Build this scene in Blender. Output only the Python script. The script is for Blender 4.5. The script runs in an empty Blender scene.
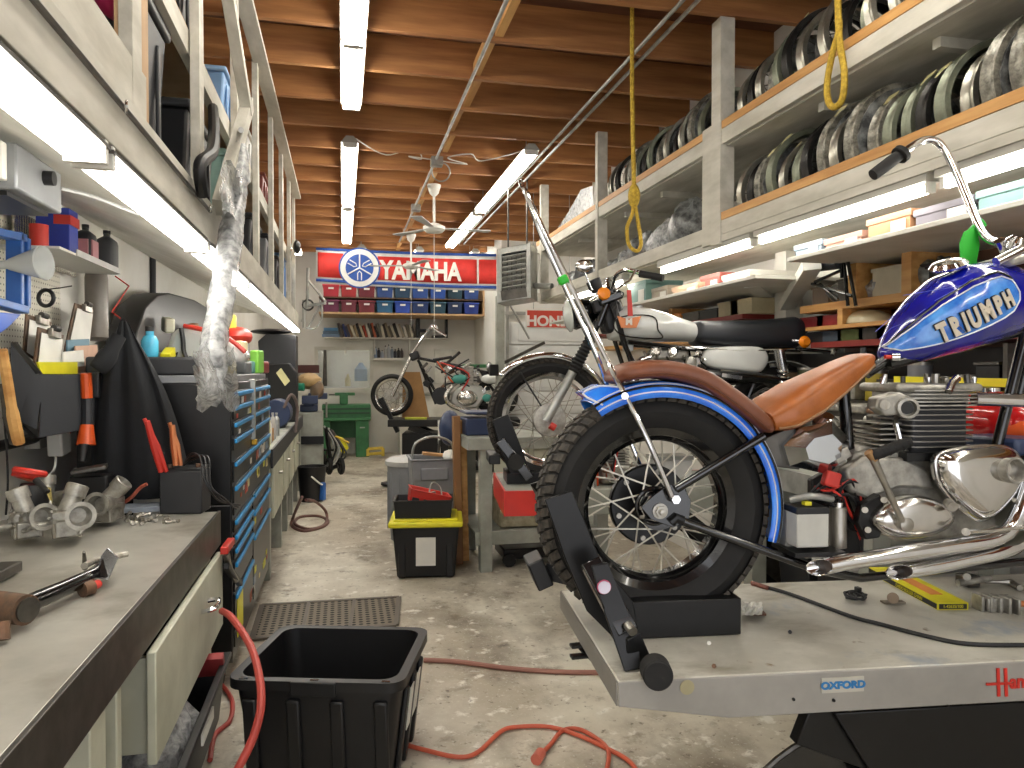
import bpy, math, random
from mathutils import Vector, Matrix
R = math.radians; PI = math.pi
V = Vector
sc = bpy.context.scene
COL = sc.collection
# ---------------------------------------------------------------- camera
F = 740.0
YAW = R(12.9); PIT = R(1.08)
cam_d = bpy.data.cameras.new('camera'); cam = bpy.data.objects.new('camera', cam_d); COL.objects.link(cam)
cam.location = (0, 0, 1.5); cam.rotation_euler = (PI/2 - PIT, 0, -YAW)
cam_d.sensor_width = 36; cam_d.lens = F/1024*36; cam_d.clip_start = .05
sc.camera = cam
# ---------------------------------------------------------------- world, exposure
w = bpy.data.worlds.new('world'); sc.world = w; w.use_nodes = True
w.node_tree.nodes['Background'].inputs[0].default_value = (.95, .96, 1, 1)
w.node_tree.nodes['Background'].inputs[1].default_value = 1.25
sc.view_settings.view_transform = 'Standard'; sc.view_settings.look = 'None'
sc.view_settings.gamma = 1; sc.view_settings.use_curve_mapping = False
sc.view_settings.exposure = 0.86
sc.cycles.max_bounces = 8; sc.cycles.diffuse_bounces = 4; sc.cycles.glossy_bounces = 4
sc.cycles.transparent_max_bounces = 8; sc.cycles.caustics_reflective = False; sc.cycles.caustics_refractive = False
sc.cycles.sample_clamp_indirect = 4; sc.cycles.use_denoising = True
TUBE_E = 17.0          # strength of the fluorescent tubes
# ---------------------------------------------------------------- picture -> place
CF = V((math.sin(YAW)*math.cos(PIT), math.cos(YAW)*math.cos(PIT), -math.sin(PIT)))
CR = V((math.cos(YAW), -math.sin(YAW), 0)); CU = CR.cross(CF); C0 = V((0, 0, 1.5))
def ray(px, py): return CF + CR*((px-512)/F) + CU*((384-py)/F)
def atd(px, py, d): return C0 + ray(px, py)*d
def onz(px, py, z): r = ray(px, py); return C0 + r*((z-1.5)/r.z)
def onx(px, py, x): r = ray(px, py); return C0 + r*(x/r.x)
def ony(px, py, y): r = ray(px, py); return C0 + r*(y/r.y)
class Frame:
    def __init__(s, o, a): s.o = V(o); s.a = a; s.u = V((math.cos(a), math.sin(a), 0)); s.n = V((-math.sin(a), math.cos(a), 0))
    def __call__(s, px, py, off=0):
        r = ray(px, py); t = ((s.o - C0).dot(s.n) + off)/r.dot(s.n); p = C0 + r*t - s.o
        return V((p.dot(s.u), off, p.z))
    def w(s, p): return s.o + s.u*p[0] + s.n*p[1] + V((0, 0, p[2]))
# ---------------------------------------------------------------- colours and materials
def lin(h):
    if not isinstance(h, str): return h
    h = h.lstrip('#'); o = []
    for i in (0, 2, 4):
        c = int(h[i:i+2], 16)/255; o.append(c/12.92 if c <= .04045 else ((c+.055)/1.055)**2.4)
    return tuple(o)
MATS = {}
def mat(name, col, rough=.6, metal=0, var=.12, scale=6, bump=0, col2=None, stretch=(1, 1, 1), detail=4, emit=0, coat=0, alpha=1, trans=0, bscale=None, aniso=None, thr=(.35, .65)):
    if name in MATS: return MATS[name]
    m = bpy.data.materials.new(name); m.use_nodes = True; MATS[name] = m
    nt = m.node_tree; N = nt.nodes; L = nt.links; b = N['Principled BSDF']
    c = lin(col); b.inputs['Roughness'].default_value = rough; b.inputs['Metallic'].default_value = metal
    b.inputs['Base Color'].default_value = (*c, 1)
    if coat: b.inputs['Coat Weight'].default_value = coat; b.inputs['Coat Roughness'].default_value = .05
    if alpha < 1: b.inputs['Alpha'].default_value = alpha
    if trans: b.inputs['Transmission Weight'].default_value = trans
    if emit: b.inputs['Emission Color'].default_value = (*c, 1); b.inputs['Emission Strength'].default_value = emit; return m
    tc = N.new('ShaderNodeTexCoord'); mp = N.new('ShaderNodeMapping'); mp.inputs['Scale'].default_value = stretch
    L.new(tc.outputs['Object'], mp.inputs[0])
    n = N.new('ShaderNodeTexNoise'); n.inputs['Scale'].default_value = scale; n.inputs['Detail'].default_value = detail; n.inputs['Roughness'].default_value = .6
    L.new(mp.outputs[0], n.inputs['Vector'])
    if var or col2:
        rp = N.new('ShaderNodeValToRGB'); e = rp.color_ramp.elements
        e[0].position, e[1].position = thr
        if col2: c2 = lin(col2); e[0].color = (*c2, 1); e[1].color = (*c, 1)
        else: e[0].color = (*[x*(1-var) for x in c], 1); e[1].color = (*[min(1, x*(1+var*.6)) for x in c], 1)
        L.new(n.outputs[0], rp.inputs[0]); L.new(rp.outputs[0], b.inputs['Base Color'])
    if bump:
        n2 = n
        if bscale: n2 = N.new('ShaderNodeTexNoise'); n2.inputs['Scale'].default_value = bscale; n2.inputs['Detail'].default_value = 4; L.new(mp.outputs[0], n2.inputs['Vector'])
        bp = N.new('ShaderNodeBump'); bp.inputs['Strength'].default_value = bump; bp.inputs['Distance'].default_value = .004
        L.new(n2.outputs[0], bp.inputs['Height']); L.new(bp.outputs[0], b.inputs['Normal'])
    return m
def plain(col, rough=.5, metal=0, **k):
    return mat('paint_%s_%d_%d' % (col.lstrip('#'), rough*100, metal*100), col, rough, metal, **k)
M = dict(
    white=mat('white_paint', '#e0ded6', .6, var=.1, scale=3, col2='#cbc8bd'),
    board=mat('painted_board', '#d4d0c4', .65, scale=9, stretch=(1, .25, 1), col2='#b5b1a3', bump=.3),
    wall=mat('wall_paint', '#e6e4de', .7, scale=1.3, col2='#d8d5cc'),
    joist=mat('joist_wood', '#bb8450', .6, scale=5, stretch=(.25, 1, 3), col2='#94613a', bump=.2),
    deck=mat('deck_wood', '#7c4f35', .7, scale=4, stretch=(.3, 2, 1), col2='#563422'),
    pine=mat('pine_wood', '#d2a262', .55, scale=6, stretch=(2, .25, 3), col2='#b07c40', bump=.15),
    ply=mat('plywood', '#c9a67e', .6, scale=4, stretch=(1, 1, .3), col2='#ad8a62'),
    blk=mat('black_plastic', '#121214', .45, var=.2), blk2=mat('black_gloss', '#0a0a0b', .18, var=.1, coat=.6),
    blkm=mat('black_metal', '#0e0e0f', .35, metal=.2, var=.3, scale=20), rub=mat('rubber', '#141312', .75, var=.25, scale=30, bump=.2),
    grey=mat('grey_plastic', '#84868a', .5), dgrey=mat('dark_grey', '#2c2d30', .5), lgrey=mat('light_grey', '#b9b9b6', .5),
    chrome=mat('chrome', '#e6e6e8', .09, metal=1, var=.03), alu=mat('polished_aluminium', '#d2d0cc', .2, metal=1, var=.1, scale=12, bump=.05),
    cast=mat('cast_aluminium', '#bab7ae', .42, metal=.6, scale=25, col2='#8f8c84', bump=.35), steel=mat('brushed_steel', '#b3afa7', .34, metal=.85, scale=10, col2='#8c877c', stretch=(1, 6, 1)),
    iron=mat('dark_steel', '#5d5a55', .4, metal=.8, var=.3, scale=14), rust=mat('rusty_steel', '#7a5a44', .6, metal=.4, scale=18, col2='#4e4238'),
    rimst=mat('rim_steel', '#b0aea4', .3, metal=.85, scale=14, col2='#8e8b7f'), rimgr=mat('rim_galvanised', '#8d9180', .4, metal=.6, scale=12, col2='#6d7263'),
    rimbk=mat('rim_dark', '#3a3937', .35, metal=.7, scale=14, col2='#1f1e1e'), rimwr=mat('rim_wrapped', '#a29f93', .3, metal=.3, scale=30, col2='#56544c', bump=.7),
    bag=mat('clear_bag', '#e2e4e4', .25, scale=30, col2='#8a8c8e', bump=1, alpha=.7), bagd=mat('grey_bag', '#8f9290', .3, scale=18, col2='#3a3b3c', bump=.9),
    leather=mat('brown_leather', '#aa6028', .36, scale=9, col2='#91501f', bump=.15, bscale=160), leather2=mat('tan_leather', '#7c4629', .42, scale=9, col2='#673820', bump=.15, bscale=160),
    blue=mat('candy_blue', '#0b148c', .16, var=.25, scale=8, coat=1), sky=mat('airbrushed_blue', '#5aa0ea', .2, scale=14, col2='#1f62c4', coat=.7),
    fblue=mat('fender_blue', '#2f86f0', .22, scale=10, col2='#1a5fe0', coat=.7), silver=mat('silver_line', '#d9dbe2', .3, metal=.3),
    red=mat('red_paint', '#c22a1e', .35), redp=mat('red_plastic', '#c9362b', .4), orange=mat('orange_plastic', '#d9561f', .4), yel=mat('yellow_plastic', '#e6dc2a', .4),
    green=mat('green_paint', '#3c7a4b', .45, scale=5, col2='#2f6540'), grn=mat('green_tape', '#28b12c', .5), bluep=mat('blue_plastic', '#2f63ad', .4),
    navy=mat('navy_paint', '#2b3857', .4), paper=mat('paper', '#e4e2da', .7, var=.06), card=mat('cardboard', '#b98d5c', .8), tubeoff=mat('fixture_white', '#e2e0d8', .4, var=.04), fixt=mat('fixture_enamel', '#a8a59b', .45, var=.04),
    tube=mat('lit_tube', '#fffaf0', emit=TUBE_E), glass=mat('window_glass', '#e8f2f2', .03, var=0, alpha=.25), gal=mat('galvanised', '#b9bab6', .35, metal=.6, scale=8, col2='#94958f'),
    wgrey=mat('bench_grey', '#a3a59c', .55, scale=4, col2='#85877d', bump=.2), mint=mat('bench_cream', '#c5c6b3', .5, scale=4, col2='#adae9b'), rope=mat('yellow_rope', '#c9a93a', .8, scale=60, col2='#96781f', bump=.5),
    cloth=mat('black_cloth', '#1c1e22', .9, scale=5, col2='#121316', bump=.4), cordo=mat('orange_cord', '#c25a40', .5), hose=mat('red_hose', '#b5443a', .5), pearl=mat('pearl_white', '#d8dad6', .2, var=.05, coat=.6),
    amber=mat('amber_lens', '#f08a14', .25, var=0), brown=mat('brown_box', '#a9683f', .6), tread=mat('tire_tread', '#4a443c', .8, scale=40, col2='#24211e', bump=.3),
)
# lift bed: worn grey steel with pale and blue-ish smears; concrete; ribbed things
def layered(name, base, layers, rough=.5, metal=0, bump=.2):
    m = bpy.data.materials.new(name); m.use_nodes = True; nt = m.node_tree; N = nt.nodes; L = nt.links; b = N['Principled BSDF']
    b.inputs['Roughness'].default_value = rough; b.inputs['Metallic'].default_value = metal
    tc = N.new('ShaderNodeTexCoord'); prev = None
    for (c, sc_, lo, hi, st) in layers:
        mp = N.new('ShaderNodeMapping'); mp.inputs['Scale'].default_value = st; mp.inputs['Location'].default_value = (sc_*1.7, sc_*.9, 3); L.new(tc.outputs['Object'], mp.inputs[0])
        n = N.new('ShaderNodeTexNoise'); n.inputs['Scale'].default_value = sc_; n.inputs['Detail'].default_value = 7; n.inputs['Roughness'].default_value = .62; L.new(mp.outputs[0], n.inputs['Vector'])
        rp = N.new('ShaderNodeValToRGB'); e = rp.color_ramp.elements; e[0].position = lo; e[1].position = hi; e[0].color = (0, 0, 0, 1); e[1].color = (1, 1, 1, 1); L.new(n.outputs[0], rp.inputs[0])
        mx = N.new('ShaderNodeMix'); mx.data_type = 'RGBA'; L.new(rp.outputs[0], mx.inputs[0])
        if prev is None: mx.inputs[6].default_value = (*lin(base), 1)
        else: L.new(prev, mx.inputs[6])
        mx.inputs[7].default_value = (*lin(c), 1); prev = mx.outputs[2]
    L.new(prev, b.inputs['Base Color'])
    if bump:
        bp = N.new('ShaderNodeBump'); bp.inputs['Strength'].default_value = bump; bp.inputs['Distance'].default_value = .003; L.new(n.outputs[0], bp.inputs['Height']); L.new(bp.outputs[0], b.inputs['Normal'])
    MATS[name] = m; return m
M['floor'] = layered('worn_concrete', '#aaa08e', [('#d2ccbc', 1.1, .42, .62, (1, 1, 1)), ('#7d7263', 1.9, .5, .68, (1, .6, 1)), ('#6a5d4a', 5, .58, .72, (1, 1, 1)), ('#dedacf', 9, .58, .66, (1, 1, 1)), ('#5c5042', 24, .6, .7, (1, 1, 1)), ('#4a4036', 3.4, .66, .74, (1, 1, 1)), ('#c9c3b4', 60, .6, .66, (1, 1, 1))], .48)
M['lift'] = layered('lift_bed_paint', '#b0ada2', [('#d6d3c8', 2.2, .42, .62, (1, 1, 1)), ('#8d8775', 3.1, .55, .72, (1, 2, 1)), ('#8798ac', 2.6, .6, .72, (1.2, 1, 1)), ('#7a6748', 16, .64, .74, (1, 1, 1))], .36, .12, .1)
M['btop'] = layered('bench_steel', '#a19e95', [('#bdbab0', 1.6, .4, .62, (1, 1, 1)), ('#8a8477', 3, .52, .7, (1, 1, 1)), ('#b58a3c', 2.3, .7, .76, (1, 1, 1))], .34, .35, .1)
def voro(name, c1, c2, scale, rough=.5, metal=0, stretch=(1, 1, 1), thr=.05, feat='F1', bump=0):
    m = bpy.data.materials.new(name); m.use_nodes = True; nt = m.node_tree; N = nt.nodes; L = nt.links; b = N['Principled BSDF']
    b.inputs['Roughness'].default_value = rough; b.inputs['Metallic'].default_value = metal
    tc = N.new('ShaderNodeTexCoord'); mp = N.new('ShaderNodeMapping'); mp.inputs['Scale'].default_value = stretch; L.new(tc.outputs['Object'], mp.inputs[0])
    v = N.new('ShaderNodeTexVoronoi'); v.inputs['Scale'].default_value = scale; v.inputs['Randomness'].default_value = 0; L.new(mp.outputs[0], v.inputs['Vector'])
    rp = N.new('ShaderNodeValToRGB'); e = rp.color_ramp.elements; e[0].position = thr; e[1].position = thr+.03; e[0].color = (*lin(c2), 1); e[1].color = (*lin(c1), 1)
    L.new(v.outputs['Distance'], rp.inputs[0]); L.new(rp.outputs[0], b.inputs['Base Color'])
    if bump: bp = N.new('ShaderNodeBump'); bp.inputs['Strength'].default_value = bump; bp.inputs['Distance'].default_value = .004; L.new(v.outputs['Distance'], bp.inputs['Height']); L.new(bp.outputs[0], b.inputs['Normal'])
    MATS[name] = m; return m
M['peg'] = voro('pegboard', '#d9d5c6', '#5e594e', 39, .7, thr=.16)
M['mat'] = voro('rubber_mat_holes', '#756c5e', '#15130f', 24, .8, thr=.46)
M['plate'] = voro('diamond_plate', '#c2bdb0', '#8f897c', 42, .25, .9, stretch=(1, 1, .6), thr=.35, bump=1)
# ---------------------------------------------------------------- mesh building
def basis(ax):
    ax = V(ax).normalized(); t = V((0, 0, 1)) if abs(ax.z) < .9 else V((1, 0, 0))
    a = ax.cross(t).normalized(); return a, ax.cross(a).normalized(), ax
def smooth(pts, n=6, closed=False):
    pts = [V(p) for p in pts]; out = []; k = len(pts)
    for i in range(k if closed else k-1):
        if closed: p0, p1, p2, p3 = pts[i-1], pts[i], pts[(i+1) % k], pts[(i+2) % k]
        else: p0, p1, p2, p3 = pts[max(i-1, 0)], pts[i], pts[i+1], pts[min(i+2, k-1)]
        for j in range(n):
            t = j/n; out.append(.5*((2*p1)+(p2-p0)*t+(2*p0-5*p1+4*p2-p3)*t*t+(3*p1-p0-3*p2+p3)*t**3))
    if not closed: out.append(pts[-1])
    return out
class MB:
    def __init__(s): s.v = []; s.f = []
    def add(s, vs, fs):
        o = len(s.v); s.v += [tuple(x) for x in vs]; s.f += [tuple(i+o for i in f) for f in fs]; return s
    def box(s, c, d, rz=0, rx=0, ry=0, taper=1):
        m = Matrix.Rotation(rz, 3, 'Z') @ Matrix.Rotation(ry, 3, 'Y') @ Matrix.Rotation(rx, 3, 'X'); c = V(c); vs = []
        for z in (-1, 1):
            k = taper if z < 0 else 1
            for x, y in ((-1, -1), (1, -1), (1, 1), (-1, 1)): vs.append(c + m @ V((x*d[0]/2*k, y*d[1]/2*k, z*d[2]/2)))
        return s.add(vs, [(3, 2, 1, 0), (4, 5, 6, 7), (0, 1, 5, 4), (1, 2, 6, 5), (2, 3, 7, 6), (3, 0, 4, 7)])
    def bx(s, a, b): return s.box([(a[i]+b[i])/2 for i in range(3)], [abs(b[i]-a[i]) for i in range(3)])
    def bar(s, p, q, w, h, up=(0, 0, 1)):
        p, q = V(p), V(q); ax = (q-p).normalized(); side = ax.cross(V(up)).normalized(); u = side.cross(ax); vs = []
        for c in (p, q):
            for a, b in ((-1, -1), (1, -1), (1, 1), (-1, 1)): vs.append(c+side*a*w/2+u*b*h/2)
        return s.add(vs, [(3, 2, 1, 0), (4, 5, 6, 7), (0, 1, 5, 4), (1, 2, 6, 5), (2, 3, 7, 6), (3, 0, 4, 7)])
    def rings(s, rings, caps=True, closed=False):
        n = len(rings[0]); vs = [p for r in rings for p in r]; k = len(rings); fs = []
        for i in range(k if closed else k-1):
            for j in range(n):
                a, b = i*n, ((i+1) % k)*n; fs.append((a+j, a+(j+1) % n, b+(j+1) % n, b+j))
        if caps and not closed: fs.append(tuple(reversed(range(n)))); fs.append(tuple((k-1)*n+j for j in range(n)))
        return s.add(vs, fs)
    def lathe(s, prof, o=(0, 0, 0), ax=(0, 0, 1), seg=20, closed=False, caps=True):
        a, b, c = basis(ax); o = V(o); rr = []
        for r, h in prof: rr.append([o+c*h+(a*math.cos(2*PI*j/seg)+b*math.sin(2*PI*j/seg))*max(r, 1e-4) for j in range(seg)])
        return s.rings(rr, caps, closed)
    def cyl(s, p, q, r, r2=None, seg=12): 
        p, q = V(p), V(q); return s.lathe([(r, 0), (r if r2 is None else r2, (q-p).length)], p, q-p, seg)
    def tube(s, pts, r, seg=8, closed=False, sm=0):
        if sm: pts = smooth(pts, sm, closed)
        pts = [V(p) for p in pts]; n = len(pts); rr = []; prev = None
        for i, p in enumerate(pts):
            t = (pts[(i+1) % n]-pts[i-1]) if closed else (pts[min(i+1, n-1)]-pts[max(i-1, 0)])
            if t.length < 1e-9: t = V((0, 0, 1))
            t.normalize()
            if prev is None: a, b, _ = basis(t)
            else: a = (prev - t*prev.dot(t)).normalized(); b = t.cross(a)
            prev = a; q = r[i*(len(r)-1)//max(n-1, 1)] if isinstance(r, (list, tuple)) else r
            rr.append([p+(a*math.cos(2*PI*j/seg)+b*math.sin(2*PI*j/seg))*q for j in range(seg)])
        return s.rings(rr, True, closed)
    def prism(s, poly, ext):
        poly = [V(p) for p in poly]; e = V(ext); n = len(poly)
        nrm = V((0, 0, 0))
        for i in range(n): nrm += poly[i].cross(poly[(i+1) % n])
        if nrm.dot(e) > 0: poly.reverse()
        return s.add(poly+[p+e for p in poly], [tuple(range(n)), tuple(reversed(range(n, 2*n)))]+[(i, i+n, (i+1) % n+n, (i+1) % n) for i in range(n)])
    def ell(s, c, r, seg=16, rings=10, m=None, top=1.0, bot=1.0):
        c = V(c); rr = []
        for i in range(rings+1):
            th = -PI/2+PI*i/rings; cz = math.sin(th)*r[2]*(top if th > 0 else bot); k = max(math.cos(th), .001); ring = []
            for j in range(seg):
                p = V((math.cos(2*PI*j/seg)*r[0]*k, math.sin(2*PI*j/seg)*r[1]*k, cz)); ring.append(c+((m @ p) if m else p))
            rr.append(ring)
        return s.rings(rr)
    def torus(s, c, ax, R_, r, seg=32, rs=8, a0=0, a1=2*PI):
        a, b, _ = basis(ax); c = V(c); full = abs(a1-a0-2*PI) < 1e-6; n = seg if full else seg+1
        return s.tube([c+(a*math.cos(a0+(a1-a0)*i/seg)+b*math.sin(a0+(a1-a0)*i/seg))*R_ for i in range(n)], r, rs, closed=full)
    def grid(s, fn, nu, nv, thick=None):
        vs = [fn(i/nu, j/nv) for j in range(nv+1) for i in range(nu+1)]; w_ = nu+1
        return s.add(vs, [(j*w_+i, j*w_+i+1, (j+1)*w_+i+1, (j+1)*w_+i) for j in range(nv) for i in range(nu)])
    def jit(s, a, seed=1):
        rd = random.Random(seed); s.v = [(x+rd.uniform(-a, a), y+rd.uniform(-a, a), z+rd.uniform(-a, a)) for x, y, z in s.v]; return s
    def open_bin(s, c, top, bot, h, t=.006, rim=.02, lip=True):
        """hollow tapered box: c = centre of the bottom, top/bot = (sx, sy)"""
        x, y, z = c
        def ring(sx, sy, zz): return [V((x+a*sx/2, y+b*sy/2, zz)) for a, b in ((-1, -1), (1, -1), (1, 1), (-1, 1))]
        rr = [ring(bot[0], bot[1], z), ring(top[0], top[1], z+h-(rim if lip else 0))]
        if lip: rr += [ring(top[0]+rim*2, top[1]+rim*2, z+h-rim), ring(top[0]+rim*2, top[1]+rim*2, z+h)]
        rr += [ring(top[0]-2*t, top[1]-2*t, z+h), ring(bot[0]-2*t, bot[1]-2*t, z+t)]
        return s.rings(rr)
    def build(s, name, m, parent=None, sm=35, bev=0, sub=0, solid=0, **tags):
        me = bpy.data.meshes.new(name); off = V((0, 0, 0)); q = parent
        while q is not None: off += q.location; q = q.parent
        me.from_pydata([V(v)-off for v in s.v], [], s.f); me.update()
        if isinstance(m, str): m = M[m] if m in M else MATS[m]
        me.materials.append(m)
        if sm is not None:
            me.polygons.foreach_set('use_smooth', [True]*len(me.polygons)); me.set_sharp_from_angle(angle=R(sm))
        o = bpy.data.objects.new(name, me); COL.objects.link(o); o.parent = parent
        if solid: k = o.modifiers.new('solid', 'SOLIDIFY'); k.thickness = solid; k.offset = 0
        if bev: k = o.modifiers.new('edge', 'BEVEL'); k.width = bev; k.segments = 2; k.limit_method = 'ANGLE'; k.angle_limit = R(40)
        if sub: k = o.modifiers.new('sub', 'SUBSURF'); k.levels = sub; k.render_levels = sub
        for a, b in tags.items(): o[a] = b
        return o
def thing(name, label, cat, loc=(0, 0, 0), group=None, rz=0):
    o = bpy.data.objects.new(name, None); COL.objects.link(o); o.location = loc; o.rotation_euler = (0, 0, rz); o.empty_display_size = .1
    o['label'] = label; o['category'] = cat
    if group: o['group'] = group
    return o
def tag(o, label, cat, group=None):
    o['label'] = label; o['category'] = cat
    if group: o['group'] = group
    return o
def struct(name, mb, m, **k): o = mb.build(name, m, **k); o['kind'] = 'structure'; return o
def dup(o, loc=None, rz=None, label=None, parent=None):
    c = o.copy(); COL.objects.link(c)
    if parent is not None: c.parent = parent
    else:
        if loc is not None: c.location = loc
        if rz is not None: c.rotation_euler = (c.rotation_euler[0], c.rotation_euler[1], rz)
        if label: c['label'] = label
    for ch in [x for x in o.children]: dup(ch, parent=c)
    return c
def text(name, body, size, m, parent, loc, xdir, updir, ext=.001, off=0, shear=0, sx=1, align='CENTER', space=1):
    cu = bpy.data.curves.new(name, 'FONT'); cu.body = body; cu.size = size; cu.extrude = ext; cu.offset = off; cu.shear = shear
    cu.align_x = align; cu.align_y = 'CENTER'; cu.space_character = space; cu.materials.append(M[m] if isinstance(m, str) else m)
    tmp = bpy.data.objects.new(name, cu); COL.objects.link(tmp); dg = bpy.context.evaluated_depsgraph_get(); dg.update()
    me = bpy.data.meshes.new_from_object(tmp.evaluated_get(dg)); bpy.data.objects.remove(tmp); bpy.data.curves.remove(cu)
    o = bpy.data.objects.new(name, me); COL.objects.link(o); o.parent = parent
    x = V(xdir).normalized(); u = V(updir); z = x.cross(u).normalized(); y = z.cross(x)
    mt = Matrix((x, y, z)).transposed().to_4x4() @ Matrix.Scale(sx, 4, (1, 0, 0))
    o.matrix_local = Matrix.Translation(V(loc)) @ mt
    return o
ORD = ['first', 'second', 'third', 'fourth', 'fifth', 'sixth', 'seventh', 'eighth', 'ninth', 'tenth', 'eleventh', 'twelfth', 'thirteenth', 'fourteenth', 'fifteenth', 'sixteenth', 'seventeenth', 'eighteenth', 'nineteenth', 'twentieth', 'twenty-first', 'twenty-second', 'twenty-third', 'twenty-fourth', 'twenty-fifth', 'twenty-sixth']
# ================================================================ THE ROOM
BY = 13.6; CZ = 3.5; LX = -1.35; RX = 2.8
struct('floor', MB().bx((-1.45, -3, -.1), (6, BY+.1, 0)), M['floor'])
mb = MB()
struct('wall_left', MB().bx((LX-.1, -3, 0), (LX, BY, 3.8)), M['wall'])
struct('wall_right', MB().bx((RX, -3, 0), (RX+.1, 8.4, 3.8)), M['wall'])
# back wall with the window opening (window px 318..370, 350..388)
wa = ony(318, 350, BY); wb = ony(370, 388, BY)
mb = MB(); mb.bx((-1.45, BY, 0), (wa.x, BY+.1, 3.8)); mb.bx((wb.x, BY, 0), (2.45, BY+.1, 3.8)); mb.bx((wa.x, BY, 0), (wb.x, BY+.1, wb.z)); mb.bx((wa.x, BY, wa.z), (wb.x, BY+.1, 3.8))
struct('wall_back', mb, M['wall'])
mb = MB(); mb.bx((2.4, 11.2, 0), (6, 11.3, 3.8)); struct('wall_alcove', mb, M['wall'])
struct('wall_side', MB().bx((2.4, 11.3, 0), (2.45, BY, 3.8)), M['wall'])
struct('wall_end', MB().bx((6, 8.3, 0), (6.1, 11.3, 3.8)), M['wall'])
struct('wall_return', MB().bx((RX+.1, 8.3, 0), (6, 8.4, 3.8)), M['wall'])
mb = MB(); mb.bx((-1.45, -3, CZ+.24), (6, BY+.1, CZ+.27)); ceil = struct('ceiling', mb, M['deck'])
n = 0
for k in range(-12, 16):
    y = 4.46+.61*k
    if y > BY-.05: break
    mb = MB(); x1 = RX if y < 8.3 else 6
    mb.bx((LX, y-.02, CZ), (x1, y+.02, CZ+.24)); o = struct('trim_%d' % (n+1), mb, M['joist']); n += 1
mb = MB()
for k in range(-4, 14):
    y = 4.46+.61*k; mb.bx((.88+.03*(k % 2), y+.03, CZ+.02), (.93+.03*(k % 2), y+.58, CZ+.1))
struct('trim_40', mb, M['pine'])
# back window: frame, glass and the room behind it
mb = MB(); f_ = .06
for a, b in (((wa.x-f_, BY-.03, wb.z-f_), (wb.x+f_, BY+.02, wb.z)), ((wa.x-f_, BY-.03, wa.z), (wb.x+f_, BY+.02, wa.z+f_)), ((wa.x-f_, BY-.03, wb.z), (wa.x, BY+.02, wa.z)), ((wb.x, BY-.03, wb.z), (wb.x+f_, BY+.02, wa.z))): mb.bx(a, b)
wf = struct('window_1', mb, M['white']); MB().bx((wa.x, BY+.03, wb.z), (wb.x, BY+.035, wa.z)).build('glass', M['glass'], wf)
mb = MB(); mb.bx((wa.x-.8, BY+1.2, 0), (wb.x+.8, BY+1.25, 3)); mb.bx((wa.x-.8, BY+.1, 0), (wa.x-.75, BY+1.2, 3)); mb.bx((wb.x+.75, BY+.1, 0), (wb.x+.8, BY+1.2, 3)); mb.bx((wa.x-.8, BY+.1, 2.9), (wb.x+.8, BY+1.2, 3)); mb.bx((wa.x-.8, BY+.1, 0), (wb.x+.8, BY+1.2, .1))
struct('wall_office', mb, M['white'])
# vertical seams and cabinet ledge of back wall
ga = ony(322, 393, BY)
struct('trim_41', MB().bx((-1.3, BY-.03, ga.z-.02), (ony(395, 393, BY).x, BY, ga.z+.03)), M['white'])
# garage door facing the room in the alcove
gd = MB(); 
for i in range(6): gd.box((3.7, 11.17, .27+i*.36), (2.4, .04, .345)); gd.box((3.7, 11.145, .27+i*.36), (2.1, .02, .24))
d1 = struct('door_1', gd, mat('garage_door_white', '#dfe0de', .5, var=.04), bev=.004)
mb = MB(); 
for x in (2.45, 4.92): mb.bx((x, 11.08, 0), (x+.04, 11.14, 2.9))
mb.bx((2.42, 11.1, 2.35), (5.0, 11.14, 2.4)); mb.build('track', M['gal'], d1)
# ================================================================ LIGHT FITTINGS
def fitting(name, label, x, y0, y1, z, tubes=2, sp=.09, group=None, hang=None, split=1.2, slim=False):
    t = thing(name, label, 'light', (x, y0, z), group)
    if slim: MB().bx((x-.045, y0, z+.038), (x+.045, y1, z+.046)).build('housing', plain('#4e4b46', .6), t)
    else: h = MB(); h.prism([(x-.075 if tubes > 1 else x-.035, y0, z+.045), (x+.075 if tubes > 1 else x+.035, y0, z+.045), (x+.03, y0, z+.1), (x-.03, y0, z+.1)], (0, y1-y0, 0)); h.build('housing', 'fixt', t)
    nseg = max(1, round((y1-y0)/split)); L_ = (y1-y0)/nseg
    for i in range(nseg):
        a, b = y0+i*L_, y0+(i+1)*L_
        for k in range(tubes):
            xx = x+(k-(tubes-1)/2)*sp; MB().cyl((xx, a+.03, z+.02), (xx, b-.03, z+.02), .012 if slim else .017, seg=8).build('tube', 'tube', t)
        for yy in (a+.015, b-.015): MB().box((x, yy, z+.03), ((tubes-1)*sp+.03, .02, .05)).build('lamp_holder', 'tubeoff', t)
    if hang:
        for yy in (y0+.2, y1-.2): MB().cyl((x, yy, z+.1), (x, yy, hang+.24), .004, seg=5).build('hanger', 'gal', t)
    return t
fitting('ceiling_light', 'added twin tube fill light overhead on the left row, out of view', .07, .9, 3.3, 3.4, split=2.4)  # out of view overhead, added for general fill
fitting('ceiling_light', 'bright twin tube ceiling light cut by the top edge of the photo', .07, 3.4, 5.6, 3.4, split=1.1)
fitting('ceiling_light', 'twin tube ceiling light in the middle of the left row, wired to the conduit', .07, 6.5, 8.95, 3.4, split=2.4)
fitting('ceiling_light', 'twin tube ceiling light at the back end of the left row above the banner', .07, 9.1, 11.5, 3.4, split=2.4)
fitting('ceiling_light', 'bright twin tube ceiling light hung beside the double conduits', 1.62, 6.3, 8.8, 3.38, split=2.4, hang=CZ)
fitting('ceiling_light', 'far twin tube ceiling light of the right row above the heater', 1.62, 8.95, 11.4, 3.38, split=2.4, hang=CZ)
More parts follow.
